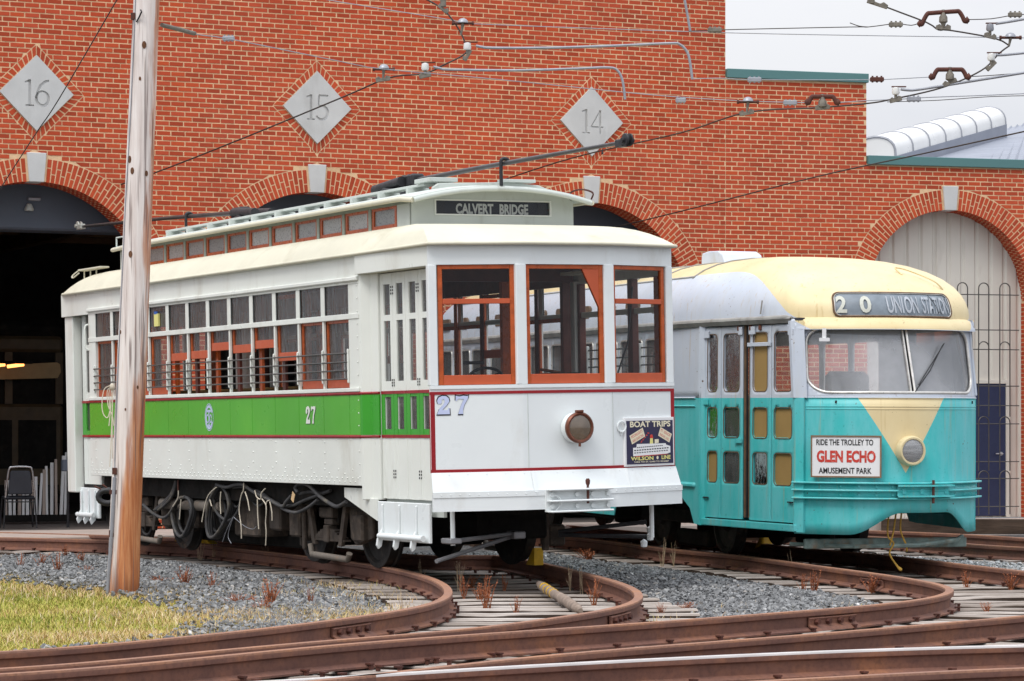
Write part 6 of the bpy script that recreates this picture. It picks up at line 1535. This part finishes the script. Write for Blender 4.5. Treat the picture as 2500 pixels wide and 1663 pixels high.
bumped(nt_, p_, g2, .6, .012)
pb_ = gnd(299, 1452, -.17); pole = empty('wooden_pole', tuple(pb_)); tag(pole, 'tall weathered wooden utility pole with orange stained foot, standing on the grass', 'pole')
LEAN = .0405
def pax(z): return Vector((LEAN*z, 0, z))
rows = []; r_ = random.Random(3); nn = 40
ph = [r_.uniform(0, 6.28) for _ in range(8)]
for i in range(46):
    z = lerp(-.2, 9.2, i/45); rad = lerp(.143, .098, max(0, z)/9.2) + (.006 if z < .25 else 0)
    rows.append([pax(z)+Vector((math.cos(a), math.sin(a), 0))*(rad*(1+.008*math.sin(3*a+ph[0]+z*.3)+.006*math.sin(7*a+ph[1]+z*.8))) for a in [2*math.pi*j/nn for j in range(nn)]])
MB().grid(rows, closed=True).build('shaft', m_pole, pole, smooth=60)
m_knot = MAT('dark_knot_wood', (.13, .06, .03), .9, var=.4, vs=30)
def pole_px(px, py, out=.0):
    Y = pb_.y; p = at(px, py, Y)-pb_; ax = pax(p.z); rad = lerp(.143, .098, p.z/9.2)+out; dx = p.x-ax.x; dx = max(-rad*.98, min(rad*.98, dx)); return Vector((ax.x+dx, -math.sqrt(max(0, rad*rad-dx*dx)), p.z)), Vector((dx, -math.sqrt(max(0, rad*rad-dx*dx)), 0)).normalized()
for px, py, s in ((356, 114, .026), (346, 196, .014), (320, 392, .026), (327, 420, .024), (361, 426, .02), (323, 623, .024), (298, 812, .014), (340, 946, .012), (311, 1000, .010)):
    p, n = pole_px(px, py); sx = n.cross(Vector((0, 0, 1)))
    M4 = Matrix((( sx.x, 0, n.x, p.x), (sx.y, 0, n.y, p.y), (0, 1, 0, p.z), (0, 0, 0, 1)))
    MB().lathe([(s, -.004), (s*.9, .004), (s*.5, .002), (s*.2, .004), (0, .003)], 12, M4 @ Matrix.Diagonal((.8, 1.4, 1, 1))).build('knot', m_knot, pole, smooth=50)
MB().tube([pole_px(266, 1452, .016)[0], pole_px(277, 1300, .016)[0], pole_px(284, 1165, .016)[0]], .017, 8).build('conduit', m_steel, pole, smooth=60)
for y in (1201, 1348): p, n = pole_px(281 if y < 1300 else 272, y, .014); MB().box(-.035, .035, -.008, .008, -.02, .02).build('conduit_strap', m_bronze, pole).location = p
MB().tube([pole_px(x, y, .006)[0] for x, y in ((284, 1165), (284, 1130), (291, 900), (300, 700), (309, 500), (321, 300), (330, 100), (334, -20))], .005, 5).build('ground_wire', m_steel, pole)
for px, py in ((284, 1150), (276, 1302), (328, 43)): p, n = pole_px(px, py, .01); MB().box(-.02, .02, -.02, .02, -.03, .03).build('staple', m_bronze, pole).location = p
MB().tube([pole_px(348, 30, .02)[0], pole_px(352, 36, .06)[0], pole_px(345, 46, .02)[0], pole_px(337, 58, .01)[0]], .008, 5).build('iron_hook', m_black, pole)
cl = MB().tube([pax(6.03)+Vector((math.cos(R(a))*.118, math.sin(R(a))*.118, .02*math.sin(R(a)))) for a in range(0, 360, 20)], .012, 6, closed=True).build('pole_band', m_steel, pole)
# cord looped at the pole
cd = empty('looped_cord', tuple(at(270, 950, pb_.y-.15))); tag(cd, 'pale cord tied in loops, hanging on the left side of the wooden pole', 'cord'); o_ = Vector(cd.location)
for k, pts in enumerate(([(276, 940), (255, 950), (249, 985), (252, 1010), (262, 1020), (268, 1000), (266, 960), (274, 938)], [(275, 942), (262, 955), (264, 990), (274, 1015), (278, 1040)], [(272, 945), (270, 1000), (266, 1040)], [(276, 950), (273, 1030), (270, 1100), (268, 1140)], [(275, 960), (274, 1060), (274, 1120)])):
    MB().tube(spline([at(x, y, pb_.y-.10)-o_ for x, y in pts], 5), .0045, 5).build('loop' if k < 2 else 'hanging_end', m_string, cd, smooth=60)
MB().lathe([(.0, -.03), (.022, -.015), (.022, .02), (0, .035)], 8, Matrix.Translation(at(274, 945, pb_.y-.10)-o_)).build('knot', m_string, cd, smooth=60)
# black hook with coiled rubber by the pole
hk = empty('coiled_hose', tuple(at(262, 1205, 27))); tag(hk, 'short coil of black hose on a rusty hook left of the pole', 'hose'); o_ = Vector(hk.location)
MB().tube([at(262+22*math.cos(R(a)), 1213+16*math.sin(R(a)), 27)-o_ for a in range(0, 360, 20)], .028, 8, closed=True).build('coil', m_black, hk, smooth=60)
MB().tube([at(x, y, 27)-o_ for x, y in ((230, 1187), (252, 1197), (262, 1192), (250, 1183))], .010, 6).build('hook', m_bronze, hk)

# ------------------------------------------------------------------ overhead wires
def wire(name, label, cat, pts, r_, mat=m_wire, group=None, n=6, par=None):
    P_ = [at(*p) for p in pts]; o0 = P_[0]; sp = spline([p-o0 for p in P_], n) if n > 1 else [p-o0 for p in P_]
    o = MB().tube(sp, r_, 7).build(name, mat, None, smooth=60); o.location = o0; return tag(o, label, cat, group)
YW = 33.0
wire('trolley_wire', 'trolley wire curving down from the top edge into bay 16', 'wire', [(-60, 590, 43), (150, 500, 40.5), (370, 425, 38), (600, 335, 36.5), (840, 236, 35), (950, 190, 34), (1035, 180, 33.4), (1085, 158, 33), (1130, 135, 33), (1139, 118, 33), (1120, 72, 33), (1080, 22, 33), (1015, -14, 33)], .0095, group='trolley wires')
wire('trolley_wire', 'trolley wire bending round the hanger near the right edge and running down to bay 15', 'wire', [(1180, 456, 41), (1400, 385, 39), (1660, 325, 36.5), (1822, 275, 34.5), (1998, 263, 33.6), (2114, 253, 33), (2175, 243, 33), (2300, 214, 33), (2396, 172, 33), (2440, 130, 33), (2464, 112, 33)], .0095, group='trolley wires')
wire('trolley_wire', 'trolley wire running from the top right over two insulators', 'wire', [(2464, 112, 33), (2429, 94, 33), (2318, 74, 33), (2291, 73, 33), (2262, 55, 33), (2165, 18, 33), (2095, -12, 33)], .0095, group='trolley wires', n=3)
wire('trolley_wire', 'lowest trolley wire slanting from the right edge down to bay 14', 'wire', [(1480, 560, 42.5), (1670, 514, 40), (2000, 430, 36), (2250, 376, 34), (2560, 308, 31)], .009, group='trolley wires')
wire('guy_wire', 'thin guy wire crossing the number 16 tablet', 'wire', [(300, -25, 27), (145, 240, 29), (85, 330, 29.7), (0, 462, 31), (-80, 590, 32)], .006)
wire('span_wire', 'span wire from the wooden pole past the tablets to the right edge', 'wire', [(392, 62, 26), (480, 84, 27), (570, 97, 28), (840, 152, 31), (937, 169, 32), (1205, 193, 33), (1530, 226, 33), (1670, 238, 33), (1824, 247, 33), (1971, 251, 33)], .0055, m_steel, 'span wires', 3)
wire('span_wire', 'span wire from the low yoke to the right edge', 'wire', [(2046, 251, 33), (2114, 246, 33), (2220, 241, 33), (2262, 238, 33), (2400, 233, 33), (2560, 226, 33)], .0055, m_steel, 'span wires', 3)
wire('span_wire', 'upper span wire crossing the whole wall above tablet 14', 'wire', [(760, -8, 33), (830, 5, 33), (1108, 50, 33), (1150, 58, 33), (1670, 77, 33), (2000, 85, 33), (2467, 92, 33), (2560, 94, 33)], .005, m_steel, 'span wires', 3)
wire('span_wire', 'span wire with a loose end running to the top yoke', 'wire', [(1681, 76, 33), (1745, 74, 33), (1800, 72, 33), (2078, 66, 33), (2120, 66, 33), (2187, 58, 33), (2225, 62, 33), (2247, 55, 33)], .0055, m_wire, 'span wires', 3)
wire('span_wire', 'short span wire from the top yoke to the right edge', 'wire', [(2362, 48, 33), (2420, 46, 33), (2478, 37, 33), (2560, 33, 33)], .0055, m_wire, 'span wires', 3)
wire('span_wire', 'span wire along the teal coping to the middle yoke', 'wire', [(1690, 193, 33), (1760, 191, 33), (1842, 195, 33), (2114, 195, 33), (2180, 193, 33), (2274, 188, 33)], .005, m_steel, 'span wires', 3)
wire('span_wire', 'span wire from the middle yoke to the right edge', 'wire', [(2366, 187, 33), (2410, 185, 33), (2500, 178, 33), (2560, 175, 33)], .005, m_wire, 'span wires', 3)
wire('span_wire', 'lower of the two wires under the middle yoke', 'wire', [(2166, 249, 33), (2290, 245, 33), (2420, 236, 33), (2560, 233, 33)], .0045, m_wire, 'span wires', 3)
wire('wire_end', 'loose wire end sticking out left of the top clamp', 'wire', [(2075, 56, 33), (2098, 64, 33), (2120, 66, 33)], .0055, m_wire, None, 3)
wire('pull_off_pipe', 'upper grey pull-off pipe bending down at the wall corner', 'pipe', [(1162, 112, 33), (1178, 115, 33), (1200, 117, 33), (1330, 117, 33), (1500, 112, 33), (1634, 106, 33), (1660, 109, 33), (1678, 128, 33), (1685, 155, 33), (1690, 194, 33)], .016, m_steel, 'grey pull-off pipes')
wire('pull_off_pipe', 'lower grey pull-off pipe bending down above tablet 14', 'pipe', [(1058, 163, 33), (1075, 167, 33), (1098, 170, 33), (1258, 172, 33), (1400, 168, 33), (1484, 165, 33), (1508, 173, 33), (1520, 198, 33), (1526, 243, 33)], .015, m_steel, 'grey pull-off pipes')
wire('pull_off_pipe', 'short grey pipe hanging from the top edge at the wall corner', 'pipe', [(1669, -14, 33), (1678, 35, 33), (1685, 76, 33)], .015, m_steel, 'grey pull-off pipes')
wire('pull_off_pipe', 'longest grey pipe against the sky, rising to the right edge', 'pipe', [(2199, 218, 33), (2215, 220, 33), (2240, 219, 33), (2330, 205, 33), (2560, 168, 33)], .016, m_steel, 'grey pull-off pipes')
wire('pull_off_pipe', 'grey pipe with rusty end at the top right', 'pipe', [(2431, 58, 33), (2470, 52, 33), (2560, 36, 33)], .016, m_steel, 'grey pull-off pipes')
wire('pull_off_pipe', 'grey pipe on a white insulator under the top right hanger', 'pipe', [(2431, 134, 33), (2455, 134, 33), (2560, 123, 33)], .015, m_steel, 'grey pull-off pipes')
wire('strain_rod', 'grey strain insulator rod at the pole end of the span wire', 'insulator', [(395, 61, 26), (438, 72, 26.3), (475, 82, 26.6)], .021, m_clip, None, 3)
def thing_at(name, label, cat, px, py, Y=33.0, group=None):
    p = at(px, py, Y); o = empty(name, tuple(p)); tag(o, label, cat, group); return o, Y/F
def clip(o, k, x, y, ang, w=36):
    c_, s_ = math.cos(R(ang)), math.sin(R(ang)); b = MB()
    b.prism([(-w/2, -5), (w/2, -5), (w/2, 5), (w/4, 9), (w/8, 3), (-w/8, 3), (-w/4, 9), (-w/2, 5)], -.016/k, .016/k, ax='y')
    b.v = [((x+vx*c_-vz*s_)*k, vy*k, (-y+vx*s_+vz*c_)*k) for vx, vy, vz in b.v]; b.build('ear', m_clip, o, bev=.004)
def dome_hanger(label, px, py, dx, dy, ang):
    o, k = thing_at('wire_hanger', label, 'wire hanger', px, py, group='dome capped wire hangers')
    MB().lathe([(.0, -.0), (.062, .0), (.058, .022), (.04, .042), (.015, .052), (0, .053)], 18).build('cap', m_steel, o, smooth=50)
    MB().tube([(-.115, 0, -.005), (.115, 0, -.005)], .016, 8).build('crossbar', m_bronze, o, smooth=50)
    for x in (-.115, .115): MB().cyl((x-.012, 0, -.005), (x+.012, 0, -.005), .024, n=8).build('eye', m_bronze, o)
    MB().tube([(0, 0, -.01), (dx*k*.5, 0, -dy*k*.6), (dx*k, 0, -dy*k)], [.020, .014, .013], 8).build('stem', m_clip, o, smooth=50)
    if ang is not None: clip(o, k, dx, dy, ang)
dome_hanger('dome capped hanger at the top where the trolley wire swings down', 1130, 56, -5, 30, None)
dome_hanger('dome capped hanger right of tablet 15', 937, 168, -2, 26, 8)
dome_hanger('dome capped hanger on the brick right of tablet 14', 1826, 248, -3, 28, 10)
dome_hanger('dome capped hanger against the sky at the top right', 2467, 91, -4, 22, None)
def yoke(label, px, py, w, h, dy, ang, tilt=0):
    o, k = thing_at('yoke_hanger', label, 'wire hanger', px, py, group='bow shaped brown yokes')
    H = w/2
    pts = [(-H, 0), (-H*.90, -2), (-H*.80, h*.45), (-H*.66, h*.95), (-H*.5, h), (H*.5, h), (H*.66, h*.95), (H*.80, h*.45), (H*.90, -2), (H, 0)]
    MB().tube(spline([(x*k, 0, (z+tilt*x)*k) for x, z in pts], 4), .026, 8).build('bow', m_bronze, o, smooth=60)
    for s in (-1, 1): MB().lathe([(.0, -.045), (.014, -.03), (.03, -.012), (.03, .012), (.014, .03), (0, .05)], 8, Matrix.Translation((s*H*k, 0, tilt*s*H*k))).build('end_bolt', m_bronze, o, smooth=50)
    MB().lathe([(.02, (h+6)*k), (.022, (h+2)*k), (.030, (h-6)*k), (.048, (h-12)*k), (.050, (h-24)*k), (.030, (h-27)*k), (.022, -(dy-4)*k), (.02, -dy*k)], 14).build('insulator', m_clip, o, smooth=40)
    clip(o, k, 0, dy, ang)
yoke('bow shaped yoke at the top right against the sky', 2303, 54, 116, 24, 14, -2, .07)
yoke('bow shaped yoke in the middle right against the sky', 2319, 188, 92, 18, 14, 24)
yoke('bow shaped yoke in front of the brick step right of tablet 14', 2008, 250, 76, 14, 13, 6)
def post_ins(label, px, py, mat, ang, flip=1):
    o, k = thing_at('post_insulator', label, 'insulator', px, py, group='small post insulators')
    MB().lathe([(.0, -.004), (.036, .0), (.046, .02), (.040, .075), (.02, .085), (.0, .086)], 16).build('bell', mat, o, smooth=40)
    MB().cyl((0, 0, -.045), (0, 0, .0), .018, n=8).build('stem', m_clip, o); clip(o, k, 0, 13, ang, 30)
    B('arm', m_bronze, o, -.05, .12, -.014, .014, .083, .097, .003)
post_ins('white insulator at the left end of the upper grey pipe', 1141, 122, m_porc, 60)
post_ins('white insulator at the left end of the lower grey pipe', 1038, 172, m_porc, 12)
post_ins('white insulator at the left end of the longest grey pipe', 2187, 231, m_porc, 14)
post_ins('white insulator below the top right hanger', 2420, 148, m_porc, 45)
post_ins('grey insulator above the top right hanger', 2417, 76, m_steel, -14)
def clamp(label, px, py, mat=m_clip, w=.16):
    o, k = thing_at('wire_clamp', label, 'wire clamp', px, py, group='three bolt wire clamps')
    B('body', mat, o, -w/2, w/2, -.02, .02, -.026, .026, .008)
    for x in (-w*.32, 0, w*.32): MB().cyl((x, 0, -.036), (x, 0, .040), .012, n=6).build('bolt', mat, o)
clamp('wire clamp against the sky left of the top yoke', 2187, 60)
clamp('wire clamp against the brick edge at the top', 1745, 73)
clamp('pale wire clamp below the teal coping', 1842, 195, m_steel)
clamp('rust coloured wire clamp against the sky left of the middle yoke', 2141, 194, m_bronze)
clamp('wire clamp at the right edge beside the top yoke', 2478, 36)
clamp('silver wire clamp under the longest grey pipe', 2231, 242, m_steel)
clamp('wire clamp on the brick left of the low yoke', 1929, 251, m_steel)
clamp('small wire clamp at the foot of the lower grey pipe', 1662, 245, m_steel, .12)
clamp('silver wire clamp on the span wire near the pole', 558, 94, m_steel, .14)
o, k = thing_at('cable_ear', 'brown ear clamped on the trolley wire at the top edge', 'wire clamp', 1082, 10); clip(o, k, 0, 12, -40, 30); MB().cyl((0, 0, -.03), (0, 0, .09), .035, n=10).build('stem', m_clip, o, smooth=40)
o, k = thing_at('cable_ear', 'brown ear clamped on the wire at the top edge against the sky', 'wire clamp', 2140, 2); clip(o, k, 2, 8, -18, 52); MB().cyl((-.05, 0, -.03), (-.05, 0, .08), .03, n=10).build('stem', m_clip, o, smooth=40)

# ------------------------------------------------------------------ inside bay 16
def wl_(px, py, y):        # pixel -> main wall coordinates at depth y behind the facade
    a = Matrix.Rotation(-ALPHA, 4, 'Z') @ (Vector((0, 0, EYE))-CORNER); d = Matrix.Rotation(-ALPHA, 4, 'Z') @ (at(px, py, 10)-Vector((0, 0, EYE))); t = (y-a.y)/d.y; return a+d*t
def wall_thing(name, label, cat, px, py, y):
    p = wl_(px, py, y); o = empty(name, tuple(wpt(p.x, p.y, ALPHA)+Vector((0, 0, p.z if py < 1200 else 0))), (0, 0, ALPHA)); tag(o, label, cat); return o, p
ch, p = wall_thing('stacking_chair', 'black padded stacking chair with bare metal back frame in the doorway', 'chair', 45, 1288, 1.0)
ch.rotation_euler = (0, 0, ALPHA-.15)
def tb(n, pts, r_=.012, m=m_chrome): return MB().tube(spline(pts, 5), r_, 8).build(n, m, ch, smooth=60)
tb('back_frame', [(-.20, -.20, .42), (-.18, -.22, .62), (-.155, -.235, .80), (-.10, -.24, .835), (.10, -.24, .835), (.155, -.235, .80), (.18, -.22, .62), (.20, -.20, .42)], .014)
MB().prism([(-.165, .46), (.165, .46), (.14, .77), (.11, .785), (-.11, .785), (-.14, .77)], -.235, -.20, ax='y').build('back_pad', m_chairblk, ch, bev=.015)
B('seat', m_chairblk, ch, -.21, .21, -.20, .22, .39, .44, .02)
for x, y in ((-.20, -.19), (.20, -.19), (-.20, .2), (.20, .2)): tb('leg', [(x, y, .42), (x*1.06, y*1.08, .2), (x*1.12, y*1.16, 0)], .011, m_black)
tb('stretcher', [(-.21, -.2, .36), (.21, -.2, .36)], .008, m_black)
fd, p0 = wall_thing('board_stack', 'row of upright pale boards leaning in steps behind the chair', 'boards', 110, 1280, 3.0)
for i in range(15):
    px = 15+i*10.2; p = wl_(px, 1275, 3.0); h = .62 if i < 7 else lerp(.62, 1.02, (i-6)/8)
    o = B('board', m_plainwhite if i % 3 else m_concrete, fd, -.022, .022 if i % 2 else .012, -.01, .015, .12, h); o.location = (p.x-p0.x, rnd.uniform(-.03, .03), 0); o.rotation_euler = (0, rnd.uniform(-.02, .06), 0)
B('base_rail', m_under, fd, -.6, .9, -.03, .03, .02, .12)
bx_, p = wall_thing('electrical_box', 'small grey electrical box on a post behind the tram end', 'electrical box', 166, 1140, 1.3)
B('box', m_header, bx_, -.09, .09, -.05, .05, -.06, .10, .01); MB().cyl((0, 0, -1.2), (0, 0, .35), .02, n=8).build('post', m_black, bx_)
# dim tram standing further inside
it, p = wall_thing('stored_tram', 'dim cream tram with an advertising board, standing inside bay 16', 'tram', 60, 1290, 6.0)
m_dimcream = MAT('dim_cream_paint', (.075, .05, .025), .6, var=.25)  # cream darkened in the colour itself so the tram looks dim
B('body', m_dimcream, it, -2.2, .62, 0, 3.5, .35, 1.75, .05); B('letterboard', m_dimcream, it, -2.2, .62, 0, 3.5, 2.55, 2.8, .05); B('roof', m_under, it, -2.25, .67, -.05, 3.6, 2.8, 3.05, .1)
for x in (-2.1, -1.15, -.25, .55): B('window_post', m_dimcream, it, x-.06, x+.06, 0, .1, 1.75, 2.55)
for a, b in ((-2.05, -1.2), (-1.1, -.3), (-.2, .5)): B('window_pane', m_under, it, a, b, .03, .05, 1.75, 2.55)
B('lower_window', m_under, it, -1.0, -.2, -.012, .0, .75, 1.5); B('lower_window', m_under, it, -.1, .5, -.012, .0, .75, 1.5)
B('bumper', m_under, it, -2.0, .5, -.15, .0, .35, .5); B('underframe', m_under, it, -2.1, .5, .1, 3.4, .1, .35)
q0 = wl_(-60, 905, 5.85); q1 = wl_(148, 885, 5.85); q2 = wl_(148, 928, 5.85)
ab = empty('advertising_board', (0, 0, 0), parent=it)
MB().prism([(-2.3, q2.z-.06), (q1.x-p.x-.05, q2.z+.03), (q1.x-p.x, q2.z+.12), (q1.x-p.x-.01, q1.z-.03), (q1.x-p.x-.06, q1.z), (-2.3, q1.z-.16)], -.16, -.12, ax='y').build('sheet', MAT('yellowed_board', (.40, .27, .13), .6, var=.15), ab)
lm, p = wall_thing('hanging_lamp', 'lit orange lamp tube in the dark bay at the left edge', 'lamp', 30, 893, 5.3)
m_lit, nt_, p_, v_ = base_mat('lit_lamp'); p_.inputs['Emission Color'].default_value = (1, .36, .08, 1); p_.inputs['Emission Strength'].default_value = 3.0
for px0, px1 in ((-30, 12), (18, 58)): a, b = wl_(px0, 895, 5.3)-p, wl_(px1, 890, 5.3)-p; MB().cyl(a, b, .026, n=8).build('tube', m_lit, lm)
B('reflector', m_under, lm, -.35, .3, -.06, .06, .03, .07)
fl, p = wall_thing('floodlight', 'small pale floodlight under the door header of bay 16', 'floodlight', 71, 505, .72)
MB().lathe([(.015, .045), (.035, .035), (.05, .0), (.065, -.035), (.06, -.055), (0, -.055)], 16).build('shade', m_sage, fl, smooth=40); B('ballast_box', m_steel, fl, -.02, .16, -.02, .04, .085, .13, .01)
sgn_, p = wall_thing('roof_truss_lamp', 'dull orange reflector glowing under the barn roof', 'lamp', 100, 546, 3.0)
MB().lathe([(.0, .05), (.10, .03), (.18, -.03), (.17, -.04), (0, .0)], 16).build('shade', MAT('orange_shade', (.5, .2, .06), .5), sgn_, smooth=40)

# ------------------------------------------------------------------ things lying about the tracks
sk = empty('striped_rod', tuple(gnd(1360, 1462, -.13))); tag(sk, 'broken grey wooden rod with yellow bands lying across the ties', 'rod'); o_ = Vector(sk.location)
A0, A1 = gnd(1316, 1433, -.10)-o_, gnd(1418, 1492, -.13)-o_; A0.z, A1.z = .055, .0
m_stick = MAT('grey_weathered_stick', (.25, .19, .15), .9, var=.3, vs=9, bump=.5, bs=50)
MB().tube([A0.lerp(A1, t)+Vector((rnd.uniform(-.006, .006), 0, rnd.uniform(-.004, .004))) for t in np.linspace(0, 1, 12)], [.030]+[.042]*6+[.050, .046, .046, .042, .02], 10).build('shaft', m_stick, sk, smooth=50)
for t in (.14, .22, .30, .38): a = A0.lerp(A1, t); b = A0.lerp(A1, t+.018); MB().cyl(a, b, .0445, n=12).build('band', m_yellowpaint, sk, smooth=50)
def local27(x, y, z): return O27 + f27*x + l27*y + Vector((0, 0, z))
wc = empty('wheel_chock', tuple(local27(.44, .72, 0)), (0, 0, th27-math.pi/2)); tag(wc, 'yellow wooden chock on the rail in front of the right wheel of the white tram', 'wheel chock')
MB().prism([(-.12, 0), (.06, 0), (.06, .17), (.03, .17)], -.05, .05, ax='y').build('block', m_yellowpaint, wc, bev=.004)
w2 = empty('wheel_chock', tuple(gnd(480, 1325, .0)), (0, 0, th27-math.pi/2+.1)); tag(w2, 'long flat yellow chock on the rail under the rear of the white tram', 'wheel chock')
MB().prism([(-.50, 0), (.45, 0), (.30, .075), (-.42, .075)], -.05, .05, ax='y').build('block', m_yellowpaint, w2, bev=.004)
cl_ = empty('yellow_rag', tuple(gnd(1884, 1335, 0)+Vector((0, 1.0, .05)))); tag(cl_, 'crumpled yellow rag tied under the door of the turquoise tram', 'rag')
rr = MB(); r_ = random.Random(6)
rr.grid([[(.09*math.cos(a)*(1+.4*math.sin(3*a+j))*(.5+.12*j) , .06*math.sin(a)*(1+.3*math.sin(2*a)), .10-.05*j+.02*math.sin(4*a+j)) for a in [2*math.pi*i/18 for i in range(18)]] for j in range(5)], closed=True)
rr.build('cloth', m_yellowpaint, cl_, smooth=60)
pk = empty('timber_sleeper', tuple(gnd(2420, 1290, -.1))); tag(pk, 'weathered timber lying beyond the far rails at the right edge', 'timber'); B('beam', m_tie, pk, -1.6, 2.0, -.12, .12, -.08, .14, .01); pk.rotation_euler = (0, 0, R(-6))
# dried weeds
m_weed = MAT('rust_red_dried_weed', (.36, .12, .05), .9, var=.45, vs=20)
m_straw = MAT('pale_dried_stalk', (.45, .34, .22), .9, var=.3, vs=20)
def weed_mesh(seed, h, spread, n, mat):
    r_ = random.Random(seed); mb = MB()
    for i in range(n):
        a = r_.uniform(0, 6.28); L = h*r_.uniform(.45, 1); d = Vector((math.cos(a), math.sin(a), 0))*spread*r_.uniform(.15, 1)
        p0 = Vector((r_.uniform(-.02, .02), r_.uniform(-.02, .02), 0)); p1 = p0+d*.45+Vector((0, 0, L*.55)); p2 = p0+d+Vector((0, 0, L))
        mb.tube([p0, p1, p2], [.0035, .003, .0012], 3)
        for k in range(11):
            t = r_.uniform(.3, 1); q = p0.lerp(p1, t*2) if t < .5 else p1.lerp(p2, t*2-1); b = r_.uniform(0, 6.28); s = r_.uniform(.006, .017)
            e = Vector((math.cos(b), math.sin(b), r_.uniform(-.2, .9)))*s; w = Vector((-math.sin(b), math.cos(b), 0))*s*.35
            mb.add([tuple(q), tuple(q+e*.6+w), tuple(q+e*1.2), tuple(q+e*.6-w)], [(0, 1, 2, 3)])
    o = mb.build('w', mat); me = o.data; bpy.data.objects.remove(o); return me
WM = [weed_mesh(i, (.20, .14, .24, .12, .17, .22)[i], (.09, .13, .07, .16, .11, .06)[i], (20, 26, 14, 30, 22, 12)[i], m_weed) for i in range(6)]; SMh = [weed_mesh(20+i, .34, .07, 5, m_straw) for i in range(3)]
def weed(px, py, s, label, k=None, name='dried_weed', cat='weed', meshes=WM, group='rust red weeds in the ballast'):
    o = obj(name, meshes[(px+py) % len(meshes)] if k is None else meshes[k], None, tuple(gnd(px, py, -.185)), (0, 0, px*.7)); o.scale = (s*1.1, s*1.1, s); return tag(o, label, cat, group)
weed(1188, 1490, 1.25, 'tallest rust red weed between the two rails in front of the white tram')
weed(1435, 1370, 1.25, 'bright red weed on the ballast between the two trams')
for i, (px, py, s) in enumerate(((160, 1366, .8), (198, 1380, .9), (142, 1408, 1.1), (210, 1408, .7), (50, 1392, .8), (395, 1432, .9), (450, 1440, 1.2), (520, 1450, .9), (585, 1482, 1.0), (660, 1488, 1.4), (640, 1500, .8), (755, 1482, .8), (812, 1404, 1.1), (862, 1400, .8), (1132, 1462, .9), (1170, 1470, .9), (1260, 1502, .7), (1450, 1480, 1.0), (1985, 1452, 1.1), (1960, 1450, .8), (2128, 1452, 1.1), (2058, 1430, .7), (2468, 1442, 1.0), (2440, 1430, .8), (2360, 1440, .8), (1615, 1505, .6), (1675, 1490, .6), (2410, 1500, .6), (1230, 1445, .8), (100, 1386, .9), (1150, 1440, .8))):
    where = 'on the ballast left of the wooden pole' if px < 260 else 'at the edge of the grass right of the wooden pole' if px < 700 else 'beside the near rail under the white tram' if px < 900 else 'among the ties in front of the white tram' if px < 1480 else 'on the ballast between the two curved tracks' if px < 1700 else 'beside the curved rail in front of the turquoise tram' if px < 2200 else 'among the ties at the right edge'
    weed(px, py, s, 'small rust red dried weed ' + where, group='rust red weeds ' + where)
for px, py, s in ((1618, 1388, 1), (1642, 1388, .9), (1936, 1412, .9), (1955, 1372, .9), (1118, 1436, .8), (985, 1520, .8), (1392, 1450, .8), (1420, 1452, .8), (490, 1372, 1), (520, 1372, .8), (650, 1385, .8), (1122, 1450, .9), (2270, 1400, .7), (1030, 1430, .8)):
    where = 'beside the rail under the white tram' if px < 1000 else 'among the ties in front of the white tram' if px < 1500 else 'on the ballast in front of the turquoise tram'
    weed(px, py, s, 'thin pale dried stalks ' + where, None, 'dried_stalks', 'stalks', SMh, 'pale stalks ' + where)
